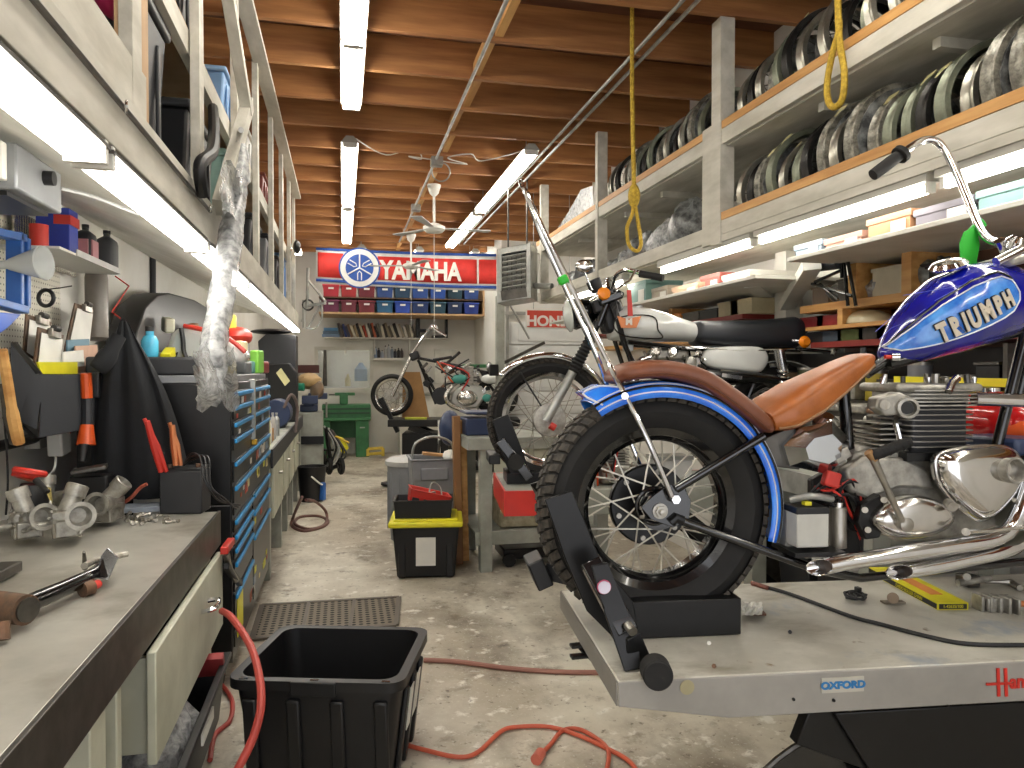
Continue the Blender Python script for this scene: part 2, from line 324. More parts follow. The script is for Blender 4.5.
for x_, lb_ in ((-.7, 'leftmost added fill tube light hidden behind the banner'), (.3, 'added fill tube light behind the banner emblem'), (1.2, 'added fill tube light behind the banner lettering'), (2.1, 'added fill tube light behind the right end of the banner')): fitting('ceiling_light', lb_, x_, 11.8, 12.55, 3.36, split=.75, hang=CZ)  # out of sight behind the banner, added to brighten the back wall
fitting('office_fill_light', 'small added fill tube light in the room behind the back window', .3, 13.8, 14.7, 2.75, split=.9)  # added lamp to brighten what shows through the back window
fitting('ceiling_light', 'unseen twin tube fill light added overhead on the right row', 1.62, .2, 2.6, 3.38, split=2.4, hang=CZ)  # extra unseen fixture, put in for even fill light
for i in range(4): fitting('shelf_light', ['twin tube strip light under the left loft, nearest the camera', 'twin tube strip light under the left loft above the oil bottles', 'twin tube strip light under the left loft above the tool chest', 'twin tube strip light under the left loft at its far end'][i], -.527, -.65+2.42*i, 1.75+2.42*i, 1.933, tubes=2, sp=.052, slim=True, group='strip lights under the left loft')
for i in range(5): fitting('rack_light', ['single tube strip light under the right rack, nearest the camera', 'single tube strip light under the right rack behind the chrome handlebar', 'single tube strip light under the right rack left of the chrome handlebar', 'single tube strip light under the right rack above the white tank', 'single tube strip light at the far end of the right rack'][i], 2.14, -.1+1.22*i if i < 4 else 5.4, 1.08+1.22*i if i < 4 else 6.9, 2.155, tubes=1, group='strip lights under the right rack')
# ================================================================ LEFT LOFT
t = thing('storage_loft', 'long painted board loft along the left wall full of bins', 'loft', (-.5, 3, 2))
MB().bx((-.525, -1, 2.0), (-.495, 8.9, 2.15)).build('fascia_board', 'board', t, bev=.002)
MB().prism([(-.62, -1, 2.02), (-1.34, -1, 2.31), (-1.34, -1, 2.33), (-.525, -1, 2.14), (-.525, -1, 2.02)], (0, 9.9, 0)).build('soffit', 'white', t)
MB().bx((-.62, -1, 2.0), (-.61, 8.9, 2.03)).build('light_trough', 'blkm', t)
for y in (-.3, 1.05, 2.12, 3.05, 4.1, 5.05, 6.1, 7.1, 8.1, 8.85): MB().bx((-.56, y-.02, 2.1), (-.525, y+.07, CZ)).build('stud', 'board', t, bev=.002)
MB().bx((-.6, -1, 2.7), (-.565, 8.9, 2.79)).build('mid_rail', 'board', t)
MB().bx((-1.34, -1, 2.79), (-.57, 8.9, 2.805)).build('upper_deck', 'ply', t)
MB().bx((-.55, -1, CZ-.03), (-.46, 8.9, CZ)).build('top_plate', 'board', t, bev=.002)
MB().bx((-.57, onx(127, 60, -.54).y, 2.15), (-.55, onx(152, 60, -.54).y, 3.0)).build('plywood_panel', 'ply', t); MB().bx((-.545, -1, 2.15), (-.527, onx(141, 60, -.54).y, 2.31)).build('fascia_board', 'board', t)
MB().bx((-1.3, 8.86, 2.15), (-.53, 8.9, 2.4)).build('end_board', 'board', t)
mb = MB().cyl((-.485, .6, 2.1), (-.485, 3.0, 2.1), .007, seg=6); rod = tag(mb.build('curtain_rod', 'iron'), 'thin dark rod running along the face of the left loft', 'rod')
for y in (1.82, 2.9): MB().torus((-.47, y, 2.09), (1, .3, 0), .013, .003, 12, 5).build('ring', 'chrome', rod)
def tote(name, label, c, s, h, m='blk', lid='blk', group=None, cat='bin', handle=True):
    t = thing(name, label, cat, c, group); x, y, z = c
    MB().box((x, y, z+h*.46), (s[0], s[1], h*.92), taper=.86).build('body', m, t, bev=.012)
    mb = MB(); mb.box((x, y, z+h*.96), (s[0]*1.07, s[1]*1.07, h*.08)); mb.build('lid', lid, t, bev=.01)
    if handle:
        for s_ in (-1, 1): MB().box((x, y+s_*s[1]*.53, z+h*.9), (s[0]*.35, .02, h*.07)).build('latch', lid, t, bev=.004)
    for k in (-1, 0, 1): MB().box((x+s[0]*.495, y+k*s[1]*.3, z+h*.45), (.012, .03, h*.7)).build('rib', m, t, bev=.004)
    return t
z0 = 2.165
tote('storage_tote', 'tall dark tote behind the first loft stud, beside the plywood panel', (-.8, 2.52, z0), (.4, .52, .52), .56, 'dgrey', 'dgrey') if False else None
tote('storage_tote', 'tall dark grey tote on the loft right of the plywood panel', (-.8, 2.55, z0), (.4, .56), .53, 'dgrey', 'dgrey')
tote('storage_tote', 'black tote with steel latch on the loft behind the hooked pipe', (-.8, 3.5, z0), (.4, .6), .42, 'blk', 'dgrey')
tote('storage_tote', 'black lidded tote on the loft, right of the wrapped pipe', (-.8, 4.62, z0), (.4, .62), .44, 'blk', 'blk')
tote('storage_tote', 'dark tote in the loft bay before the hanging lamp', (-.8, 5.6, z0), (.4, .6), .4, 'dgrey', 'blk')
tote('storage_tote', 'grey tote with black lid in the far loft bay', (-.8, 6.65, z0), (.4, .6), .45, 'grey', 'blk')
tote('storage_tote', 'farthest black lidded tote on the loft before the bicycle frame', (-.8, 7.65, z0), (.4, .6), .42, 'dgrey', 'blk')
tote('storage_tote', 'light blue tote on the upper loft deck', (-.82, 4.55, 2.81), (.4, .5), .34, plain('#7aa2cf'), plain('#8fb4da'))
tote('storage_tote', 'black tote with yellow lid standing on the upper loft deck', (-.82, 3.1, 2.81), (.42, .6), .5, 'blk', 'yel')
tote('storage_tote', 'white tote on the upper loft deck behind the light blue one', (-.82, 5.6, 2.81), (.4, .55), .32, 'lgrey', 'white')
tote('storage_tote', 'red brown crate on the upper loft deck at the far end', (-.82, 6.6, 2.81), (.4, .5), .3, plain('#7c3020'), plain('#86402c'))
tote('storage_tote', 'blue tote at the loft end beside the banner', (-.8, 8.55, 2.165), (.36, .4), .6, plain('#5b86bd'), plain('#6f98cc'))
tote('storage_tote', 'pale green carton standing on the loft beside the wrapped pipe', (-.75, 4.2, z0), (.3, .12), .5, plain('#8fb0a6'), plain('#8fb0a6'), handle=False)
# pink blob-like dry bag at the top left
mb = MB().ell(onx(112, 0, -.6)+V((0,0,.03)), (.05, .1, .075)); tag(mb.build('dry_bag', plain('#c32c62', .4)), 'pink rounded bag bulging from the loft at the top edge', 'bag')
# hooked black pipe
mb = MB().tube([onx(213, 108, -.56), onx(214, 130, -.5), onx(212, 152, -.46), onx(200, 165, -.46), onx(203, 195, -.46)], .022, 10, sm=5); tag(mb.build('black_pipe', 'blk'), 'bent black pipe hanging off the loft edge', 'pipe')
# lumber brace, bent
t = thing('timber_brace', 'worn two-piece timber brace standing out from the loft', 'brace', onx(222, 200, -.44))
MB().bar(onx(222, -40, -.47), onx(247, 112, -.44), .05, .075, (0, 1, 0)).build('upper_timber', 'board', t, bev=.003)
MB().bar(onx(248, 104, -.44), onx(219, 208, -.48), .05, .075, (0, 1, 0)).build('lower_timber', 'board', t, bev=.003)
MB().cyl(onx(241, 130, -.44), onx(241, 130, -.41), .012).build('bolt', 'steel', t)
# bubble-wrapped pipe
P = [onx(238, 150, -.45), onx(238, 192, -.43), onx(232, 225, -.43), onx(223, 290, -.43), onx(214, 345, -.43), onx(213, 372, -.43), onx(210, 402, -.43)]
mb = MB().tube(P, [.045, .036, .044, .044, .042, .046, .04, .028], 14, sm=7).jit(.006, 3); wp = tag(mb.build('wrapped_pipe', 'bag', sm=60), 'long pipe wrapped in cloudy bubble wrap hanging from the loft', 'pipe')
MB().tube(P[1:6], .026, 10, sm=4).build('pipe', 'iron', wp)
MB().grid(lambda u, v: onx(234-42*u+6*v, 345+v*60+8*math.sin(u*9), -.42+.03*math.sin(u*8+v*4)), 9, 9).jit(.006, 9).build('wrap_tail', 'bag', wp, sm=60)
MB().grid(lambda u, v: onx(243-22*u, 165+v*52+6*math.sin(u*7), -.41+.03*math.sin(u*6+v*5)), 7, 9).jit(.005, 9).build('wrap_tail', 'bag', wp, sm=60)
# bicycle frame hanging at the loft end, small lamp
t = thing('bicycle', 'silver bicycle frame hung at the far end of the left loft', 'bicycle frame', onx(310, 300, -.3))
def hp(px, py, d=8.7): return atd(px, py, d)
for a, b, r in (((308, 268), (307, 308), .018), ((308, 280), (326, 302), .015), ((306, 306), (326, 303), .018), ((302, 322), (307, 306), .015), ((308, 328), (320, 305), .012), ((304, 300), (304, 328), .02)): MB().cyl(hp(*a), hp(*b), r, seg=8).build('tube', 'gal', t)
MB().torus(hp(308, 305), (0, 1, 0), .06, .012, 16, 6).build('chainring', 'blkm', t)
MB().tube([hp(320, 300), hp(322, 318), hp(315, 328), hp(306, 328)], .012, 6, sm=4).build('handlebar', 'gal', t)
mb = MB().ell(onx(297, 247, -.46), (.04, .12, .07)); tag(mb.build('bicycle_helmet', 'blk'), 'black rounded helmet hung on a far loft stud', 'helmet')
# ================================================================ LEFT WALL
struct('trim_42', MB().bx((-1.345, .5, 1.3), (-1.335, 4.0, 2.12)), M['peg'])
SZ = 1.995; ys = lambda px, x=-1.17: onx(px, 250, x).y
t = thing('wall_panel', 'diamond plate backsplash on the left wall behind the funnel', 'panel', (-1.33, 2.9, 1.97)); MB().bx((-1.31, ys(15, -1.3), SZ-.03), (-1.3, ys(76, -1.3), SZ+.16)).build('plate', 'plate', t)
for px in (152,): mb = MB().cyl(onx(153, 256, -1.33), onx(153, 305, -1.33), .02, seg=10); tag(mb.build('conduit', 'dgrey'), 'dark vertical conduit on the left wall', 'pipe')
mb = MB().cyl((-1.29, 1.6, 1.2), (-1.29, 3.9, 1.21), .022, seg=10); tag(mb.build('black_pipe', 'blk'), 'black pipe running low along the wall behind the bench', 'pipe')
t = thing('utility_heater', 'grey metal box with knob under the left loft', 'heater box', (-1.0, 2.1, 1.96))
MB().bx((-1.3, 2.11, 1.957), (-.8, 2.42, 2.075)).build('housing', plain('#8b8d8f', .4, .3), t, bev=.006)
MB().bx((-1.3, 2.08, 1.975), (-.82, 2.11, 2.07)).build('front_panel', 'tubeoff', t, bev=.004)
MB().bx((-1.28, 2.13, 1.945), (-.83, 2.4, 1.958)).build('underside_grille', 'blkm', t)
MB().cyl((-.8, 2.29, 2.03), (-.775, 2.29, 2.03), .02, seg=16).build('knob', 'blk', t, sm=30)
MB().tube([(-.8, 2.41, 2.03), (-.74, 2.5, 2.03), (-.66, 2.6, 2.01), (-.58, 2.7, 2.0)], .006, 6, sm=4).build('cable', 'lgrey', t)
t = thing('wall_shelf', 'perforated white metal shelf on the left wall holding bottles', 'shelf', (-1.25, 3.5, 1.97))
MB().bx((-1.34, ys(40), SZ-.01), (-1.1, ys(119, -1.1), SZ)).build('shelf_board', 'tubeoff', t)
MB().bx((-1.1, ys(76, -1.1), SZ-.01), (-1.095, ys(119, -1.1), SZ+.018)).build('lip', 'lgrey', t)
def jug(label, c, w_, d_, h, m, name='oil_bottle', capm='blk', labelm=None, cat='bottle', parent=None, group=None, seg=None):
    t = thing(name, label, cat, c, group); x, y, z = c
    prof = [(1, 0), (1, .68), (.9, .76), (.45, .84), (.3, .86), (.3, .93)]
    rr = []
    for k, hh in prof: rr.append([V((x+math.copysign(abs(math.cos(a))**.5, math.cos(a))*w_/2*k, y+math.copysign(abs(math.sin(a))**.5, math.sin(a))*d_/2*k, z+h*hh)) for a in [2*PI*j/16 for j in range(16)]])
    MB().rings(rr).build('bottle_body', m, t, sm=50)
    MB().cyl((x, y, z+h*.92), (x, y, z+h), min(w_, d_)*.2, seg=12).build('cap', capm, t)
    if labelm: MB().bx((x-w_*.36, y-d_/2-.003, z+h*.15), (x+w_*.36, y-d_/2+.004, z+h*.6)).build('sticker', labelm, t); MB().bx((x+w_/2-.004, y-d_*.36, z+h*.15), (x+w_/2+.003, y+d_*.36, z+h*.6)).build('sticker', labelm, t)
    return t
jug('white and red spray jug beside the blue carton on the left wall shelf', (-1.2, ys(76), SZ+.001), .06, .08, .2, 'tubeoff', capm='redp')
jug('dark oil bottle with pink printed label on the left wall shelf', (-1.18, ys(88), SZ+.001), .08, .12, .19, 'dgrey', labelm=plain('#b57a80'))
jug('plain charcoal oil bottle at the right end of the left wall shelf', (-1.17, ys(107), SZ+.001), .09, .12, .215, plain('#48494c'))
t = thing('carton', 'blue carton with red stripe on the left wall shelf', 'box', (-1.2, ys(64), SZ+.001)); yc = ys(66); MB().bx((-1.27, yc-.05, SZ+.001), (-1.14, yc+.06, SZ+.2)).build('box_body', plain('#2a3fa0'), t, bev=.003); MB().bx((-1.2, yc-.053, SZ+.13), (-1.135, yc+.063, SZ+.17)).build('stripe', 'redp', t)
t = thing('tin_can', 'small red tin at the left end of the wall shelf', 'can', (-1.22, ys(50), SZ+.001)); MB().cyl((-1.21, ys(50), SZ+.001), (-1.21, ys(50), SZ+.1), .035, seg=18).build('can_body', 'redp', t)
# bottle hanging under the shelf: tall grey dispenser
W = lambda px, py, off=0: onx(px, py, LX+.06+off)
t = thing('tall_bottle', 'tall brown-grey bottle hung below the wall shelf beside the clipboards', 'bottle', W(98, 341)); mb = MB(); p = W(97, 341, .03); mb.lathe([(.03, 0), (.055, .02), (.055, .33), (.05, .36), (.05, .44)], p, (0, 0, 1), 20); mb.build('bottle_body', plain('#766f66', .35), t)
# funnel
t = thing('funnel', 'clear plastic funnel hung sideways on the pegboard', 'funnel', onx(30, 265, -1.15)); c = onx(42, 263, -1.1); ax = V((.93, -.2, .05)).normalized()
MB().lathe([(.012, -.28), (.016, -.13), (.022, -.12), (.062, 0), (.066, .005), (.064, .01), (.058, 0), (.018, -.115)], c, ax, 24).build('cone', mat('clear_plastic', '#dfe2e0', .25, var=.05, alpha=.75), t)
# blue tool rack + blue snips
t = thing('tool_rack', 'blue plastic tool rack on the pegboard at the left edge', 'rack', onx(10, 280, -1.2))
for a, b in (((-14, 230), (20, 238)), ((15, 232), (15, 305)), ((22, 238), (22, 308)), ((-14, 300), (22, 310))): MB().bar(onx(*a, -1.22), onx(*b, -1.22), .03, .055, (1, 0, 0)).build('bar', 'bluep', t, bev=.004)
t = thing('hand_saw', 'blue handled saw hanging under the blue rack', 'saw', onx(5, 320, -1.2)); MB().prism([onx(-8, 312, -1.2), onx(16, 314, -1.2), onx(2, 328, -1.2), onx(-8, 335, -1.2)], (.02, 0, 0)).build('handle', plain('#2a5cc0', .3), t, bev=.004)
mb = MB().torus(W(46, 298, .02), (.3, 1, 0), .035, .009, 20, 6); mb.v = [(x, y, z*1.0) for x, y, z in mb.v]; tag(mb.build('cable_ring', 'blk'), 'black looped strap hanging on the pegboard hook', 'strap')
t = thing('peg_hook', 'wire peg hook above the clipboards', 'hook', W(50, 288)); MB().tube([W(42, 290), W(60, 288, .08), W(72, 286, .12)], .003, 5).build('wire', 'iron', t)
t = thing('red_hook', 'red tipped wire hook holding the black jacket', 'hook', onx(120, 290, -1.2)); MB().tube([onx(115, 276, -1.25), onx(129, 286, -1.18), onx(112, 312, -1.15), onx(120, 318, -1.1)], .004, 6).build('wire', 'redp', t)
# clipboards
def clipboard(label, pts, dx, off):
    t = thing('clipboard', label, 'clipboard', W(*pts[0], off)); q = [W(*p, off+o) for p, o in zip(pts, (0, 0, .0, .0))]
    MB().prism(q, (.008, -.004, 0)).build('backing_board', 'rust', t)
    c = sum(q, V())/4; s_ = [c+(p-c)*.86+V((.012, -.006, -.008)) for p in q]; MB().prism(s_, (.002, -.001, 0)).build('paper_sheet', 'paper', t)
    top = (q[0]+q[1])/2; d = (q[1]-q[0]).normalized(); MB().bar(top-d*.05+V((.02, -.01, -.01)), top+d*.05+V((.02, -.01, -.01)), .02, .035).build('clip', 'steel', t, bev=.003)
    MB().cyl(top-d*.03+V((.03, -.02, .01)), top+d*.03+V((.03, -.02, .01)), .012, seg=10).build('spring', 'iron', t)
clipboard('clipboard leaning left at the back of the black wall bin', [(25, 314), (50, 322), (46, 368), (22, 352)], 0, .05)
clipboard('clipboard with white sheet in front of the yellow folders', [(37, 327), (62, 335), (58, 372), (32, 372)], 0, .12)
clipboard('tilted clipboard with pale blue sheet below the bottle', [(74, 303), (92, 310), (88, 345), (63, 352)], 0, .05)
# black wall bin
t = thing('wall_bin', 'black wall bin overflowing with folders above the bench', 'bin', W(50, 440)); a = [(16, 342), (42, 374), (84, 374), (84, 430), (38, 438), (18, 420)]
MB().prism([W(p[0], p[1], .0 if i in (0, 5) else .2) for i, p in enumerate(a)], (-.02, .0, 0)).build('bin_front', 'blk', t, bev=.003)
MB().prism([W(16, 342), W(42, 374, .2), W(38, 438, .2), W(18, 420)], (0, .01, 0)).build('bin_side', 'blk', t)
for i, (q, m, lb) in enumerate([([(36, 362), (76, 362), (76, 374), (40, 374)], 'yel', 'bright yellow folder at the front of the black wall bin'), ([(62, 352), (82, 350), (83, 366), (62, 368)], 'paper', 'white folder behind the yellow one in the black wall bin'), ([(74, 346), (96, 345), (98, 372), (74, 374)], plain('#c69f86'), 'tan folder at the right of the black wall bin'), ([(66, 340), (88, 339), (88, 352), (66, 352)], plain('#5f8395'), 'blue-grey folder behind the tilted clipboard'), ([(76, 353), (88, 352), (86, 360), (74, 362)], 'yel', 'small yellow note sticking up from the folders')]):
    o = MB().prism([W(*p, .16-.02*i) for p in q], (.006, 0, 0)).build('folder', m); tag(o, lb, 'folder')
# wooden brush
t = thing('wire_brush', 'long wooden handled wire brush hanging at the left edge', 'brush', onx(12, 400, -1.1)); pts = [onx(2, 350, -1.15), onx(8, 385, -1.15), onx(13, 415, -1.15), onx(19, 443, -1.15)]
MB().tube(pts, [.018, .018, .022, .02], 8, sm=4).build('handle', 'pine', t)
MB().tube([p+V((-.02, .01, 0)) for p in pts[1:]], .016, 8).build('bristles', 'iron', t)
# impact driver hanging, charger, cup holder
t = thing('cordless_driver', 'orange and black cordless driver hanging beside the jacket', 'power tool', onx(88, 420, -1.1)); K = lambda x, y: onx(x, y, -1.05)
MB().tube([K(86, 373), K(87, 398)], .022, 10).build('upper_grip', 'orange', t); MB().box(K(96, 385), (.05, .09, .11)).build('battery_pack', 'dgrey', t, bev=.006)
MB().tube([K(88, 398), K(88, 425)], .024, 10).build('body', 'dgrey', t); MB().tube([K(87, 425), K(86, 445)], [.026, .038], 12).build('head', 'orange', t); MB().tube([K(84, 445), K(82, 462)], [.022, .014], 12).build('nose', 'blk', t)
t = thing('charger', 'white charger box with orange lead on the wall above the pipe', 'charger', onx(58, 445, -1.25)); MB().box(onx(59, 443, -1.2), (.06, .11, .1), rx=.1).build('case', 'tubeoff', t, bev=.008)
MB().tube([onx(66, 440, -1.2), onx(70, 430, -1.2), onx(62, 428, -1.25)], .006, 6, sm=4).build('orange_lead', 'orange', t); MB().tube([onx(56, 453, -1.2), onx(54, 470, -1.2), onx(40, 482, -1.2)], .005, 6, sm=4).build('cord', 'tubeoff', t)
t = thing('box_switch', 'grey electrical box on the wall under the folders', 'electrical box', onx(38, 434, -1.3)); MB().box(onx(38, 434, -1.3), (.06, .13, .12)).build('box_body', 'gal', t, bev=.003)
t = thing('cup_holder', 'red and black lamp head clamped on the wall pipe', 'clamp', onx(30, 480, -1.15)); MB().lathe([(.035, 0), (.06, -.06), (.055, -.09), (.03, -.1)], onx(32, 484, -1.1), (.1, 0, 1), 18).build('cup', 'blk', t); MB().torus(onx(30, 472, -1.1), (.2, .2, 1), .045, .013, 18, 8).build('red_ring', 'redp', t); MB().bar(onx(16, 472, -1.15), onx(34, 478, -1.12), .04, .03).build('bracket', 'redp', t, bev=.005); MB().cyl(onx(36, 480, -1.05), onx(48, 492, -1.0), .012, .008).build('lever', 'blk', t)
mb = MB(); mb.tube([onx(2, 400, -1.2), onx(6, 440, -1.2), onx(8, 480, -1.2), onx(6, 515, -1.2)], .004, 5, sm=4); tag(mb.build('hanging_cable', 'blk'), 'thin black cable hanging down the wall at the left edge', 'cable')
t = thing('jar', 'squat yellow jar on the bench below the red clamp', 'jar', onx(32, 505, -1.1)); MB().lathe([(.06, 0), (.065, .02), (.06, .07), (.04, .08)], onx(33, 508, -1.15), (0, 0, 1), 18).build('jar_body', plain('#cdbb75', .3), t)
# jacket
t = thing('jacket', 'black cloth jacket hanging over the back of the bench', 'jacket', onx(135, 500, -.95))
prof = [(318, 121, 126), (335, 117, 134), (360, 103, 150), (390, 95, 165), (420, 92, 176), (450, 92, 184), (480, 94, 190), (500, 97, 193)]
rr = []
for y, x0, x1 in prof:
    c = (x0+x1)/2; h = (x1-x0)/2; ring = []
    for j in range(40):
        a = 2*PI*j/40; fold = .016*math.sin(a*7+y*.018)+.010*math.sin(a*13+y*.03); k = min(1, h/30)
        ring.append(atd(c+h*math.cos(a), y+2*math.sin(a*3), 3.25)+V((0, .07*math.sin(a)*k+fold*k*1.3, 0)))
    rr.append(ring)
MB().rings(rr).build('cloth_body', 'cloth', t, sm=80, sub=1)
MB().tube([atd(119, 336, 3.15), atd(108, 356, 3.12), atd(97, 370, 3.1)], [.03, .04, .035], 10, sm=3).build('sleeve', 'cloth', t, sm=80)
# ================================================================ MAIN BENCH (left foreground)
BX = -.52; BZ = .9
t = thing('workbench', 'steel topped workbench in the left foreground with painted posts', 'workbench', (BX-.4, 1.8, 0))
MB().bx((LX+.02, .05, BZ-.02), (BX, 3.33, BZ)).build('steel_top', 'btop', t, bev=.003)
MB().bx((BX, .05, BZ-.14), (BX+.012, 3.34, BZ+.002)).build('angle_edge', 'iron', t, bev=.002)
MB().bx((LX+.04, 3.29, BZ-.14), (BX, 3.34, BZ-.02)).build('end_apron', 'iron', t)
for y, w_ in ((1.3, .16), (1.82, .11), (1.98, .04), (3.22, .12), (.4, .12)): MB().bx((BX-.12, y-w_/2, 0), (BX-.02, y+w_/2, BZ-.02)).build('leg', 'mint', t, bev=.004)
for y in (1.3, 3.22): MB().bx((LX+.1, y-.05, 0), (LX+.2, y+.05, BZ-.02)).build('leg', 'mint', t, bev=.004)
MB().bx((LX+.04, 2.06, .12), (BX-.05, 3.15, .15)).build('lower_shelf', 'mint', t)
MB().bx((LX+.03, .1, .3), (LX+.06, 3.3, .85)).build('back_board', 'dgrey', t)
dr = MB().bx((BX+.005, 2.13, .44), (BX+.03, 3.26, .745)).build('drawer', 'mint', t, bev=.004)
MB().tube([(BX+.03, 2.78, .645), (BX+.07, 2.79, .65), (BX+.07, 2.9, .65), (BX+.03, 2.91, .645)], .009, 8, sm=3).build('handle', 'chrome', dr)
MB().bx((BX-.5, 2.16, .46), (BX+.005, 2.18, .72)).build('side_panel', 'mint', dr)
t = thing('parts_bin', 'black handled tray of wrapped parts under the bench drawer', 'bin', (BX-.1, 2.65, .15))
MB().open_bin((BX-.1, 2.62, .152), (.34, .86), (.3, .78), .24).build('tray', 'blk', t, bev=.004); MB().bx((BX+.075, 2.5, .3), (BX+.082, 2.7, .34)).build('label_holder', 'paper', t)
t = thing('parts_bag', 'clear bag of parts in the black tray under the bench', 'bag', (BX-.1, 2.6, .2)); MB().ell((BX-.08, 2.55, .32), (.13, .26, .09), 18, 12).jit(.014, 5).build('bag_body', 'bag', t, sm=60)
o = MB().box((BX-.02, 2.95, .39), (.2, .03, .09), rx=.5).build('magazine', plain('#a03a3a')); tag(o, 'glossy dark and red booklet in the tray under the bench', 'booklet')
t = thing('paint_bucket', 'red and black paint bucket under the near end of the bench', 'bucket', (BX-.3, 1.65, 0))
MB().cyl((BX-.28, 1.62, 0), (BX-.28, 1.62, .42), .12, .14, 24).build('bucket_body', 'redp', t); MB().lathe([(.145, .4), (.15, .43), (.1, .43), (.095, .41), (.02, .41)], (BX-.28, 1.62, 0), (0, 0, 1), 24).build('lid', 'lgrey', t)
# battery charger on bench
t = thing('battery', 'black lead acid battery at the end of the bench with clamps on it', 'battery', onz(183, 517, BZ)); c = onz(183, 514, BZ)
MB().box(c+V((0, .06, .09)), (.17, .13, .18), rz=-.12).build('case', 'dgrey', t, bev=.006); MB().box(c+V((0, .06, .185)), (.165, .125, .012), rz=-.12).build('top_cover', 'blk', t, bev=.003)
for s_ in (-1, 1): MB().cyl(c+V((.055*s_, .03, .19)), c+V((.055*s_, .03, .205)), .01).build('terminal', 'rust', t)
def clamp(label, a, b, m):
    t = thing('clamp', label, 'clamp', a, 'jump lead clamps'); d = (b-a); MB().tube([a, a+d*.5, b], [.012, .016, .012], 8).build('jaw', m, t); MB().tube([a+V((.02, 0, 0)), a+d*.5+V((.012, 0, 0)), b+V((-.01, 0, .01))], [.008, .012, .008], 8).build('grip', m, t); return t
clamp('red handled jump lead clamp leaning on the battery', c+V((-.08, -.01, .18)), atd(147, 421, 3.0), 'redp')
clamp('copper jump lead clamp standing on the battery', c+V((-.03, .02, .2)), atd(172, 425, 3.1), mat('copper', '#c47a4e', .35, metal=.6))
t = thing('jump_lead', 'black leads curling from the battery down toward the tool chest', 'cable', c+V((0, 0, .2)))
for k in range(3): MB().tube([c+V((0, .02, .2)), c+V((.03, 0, .25-.015*k)), atd(200+4*k, 457, 3.0), atd(205+3*k, 480+3*k, 2.95), atd(218+4*k, 500, 3.0), atd(240-2*k, 505+2*k, 3.2)], .004, 6, sm=6).build('lead', 'blk', t)
t = thing('welding_lead', 'copper coloured lead lying beside the battery', 'cable', onz(130, 500, BZ)); MB().tube([onz(105, 512, BZ+.03), atd(128, 500, 2.9), atd(140, 488, 2.9), atd(147, 484, 2.9)], .007, 6, sm=5).build('lead', plain('#8c4433'), t)
MB
t = thing('side_cover', 'dark open battery tray behind the carburettors on the bench', 'tray', atd(95, 480, 2.9)); MB().bar(atd(72, 472, 2.9), atd(107, 466, 2.95), .1, .015).build('lid', 'iron', t, bev=.003); MB().box(atd(92, 492, 2.98), (.14, .1, .14)).build('tray_body', 'blk', t, bev=.008)
# carburettors
def carb(label, p, rz, s_=1, tilt=.3, flip=False):
    t = thing('carburettor', label, 'carburettor', p, 'carburettors on the bench', rz=rz); B = lambda m: m
    def q(x, y, z): return V((x*s_, y*s_, z*s_))
    old = t.location.copy(); t.location = (0, 0, 0)
    MB().box(q(0, 0, .045), (.075*s_, .07*s_, .055*s_)).jit(.002, 4).build('float_bowl', 'cast', t, bev=.008)
    MB().box(q(0, 0, .085), (.085*s_, .085*s_, .03*s_)).build('body', 'cast', t, bev=.006)
    MB().lathe([(.028*s_, 0), (.03*s_, .05*s_), (.04*s_, .07*s_), (.042*s_, .078*s_), (.03*s_, .078*s_), (.022*s_, .04*s_)], q(.02, -.03, .085), (.15, -1, .1), 20).build('intake_horn', 'cast', t)
    MB().lathe([(.028*s_, 0), (.026*s_, .05*s_), (.032*s_, .05*s_), (.032*s_, .085*s_), (.026*s_, .088*s_), (.024*s_, .07*s_)], q(0, 0, .09), (tilt, .2, 1), 18).build('slide_tower', 'cast', t)
    MB().cyl(q(-.05, 0, .07), q(.06, 0, .07), .012*s_, seg=10).build('spindle', 'steel', t)
    for k in (-1, 1):
        for j in (-1, 1): MB().cyl(q(.034*k, .034*j, .02), q(.034*k, .034*j, .105), .006*s_, seg=8).build('screw', 'steel', t)
    rd = random.Random(int(rz*100))
    for k in range(9):
        p_ = q(rd.uniform(-.045, .045), -.04, rd.uniform(.03, .11)); MB().cyl(p_, p_+q(rd.uniform(-.01, .01), -rd.uniform(.008, .02), rd.uniform(-.01, .01)), rd.uniform(.004, .009), seg=10).build('fitting', rd.choice(['cast', 'steel', 'cast']), t)
    MB().cyl(q(-.045, -.02, .06), q(-.08, -.03, .06), .012*s_, seg=12).build('spigot', 'cast', t)
    t.location = old; return t
c1 = onz(22, 545, BZ)+V((0, .04, 0)); carb('grey carburettor with dark bore at the left edge of the bench', c1, .5, 1.1, -.3)
carb('middle carburettor with round horn facing the room', onz(62, 545, BZ)+V((0, .05, 0)), .35, 1.15, .4)
carb('right hand carburettor with square cover and angled tower', onz(103, 528, BZ)+V((0, .05, 0)), -.3, 1.1, .9)
carb('rear carburettor standing behind the middle one', onz(42, 522, BZ)+V((0, .05, 0)), .9, 1.0, .2)
t = thing('rubber_boot', 'pair of pale rubber rings beside the rear carburettor', 'rings', onz(45, 515, BZ))
for k in (0, 1): MB().torus(atd(42+8*k, 507, 2.75), (1, .4, 0), .02, .005, 18, 6).build('ring', 'tubeoff', t)
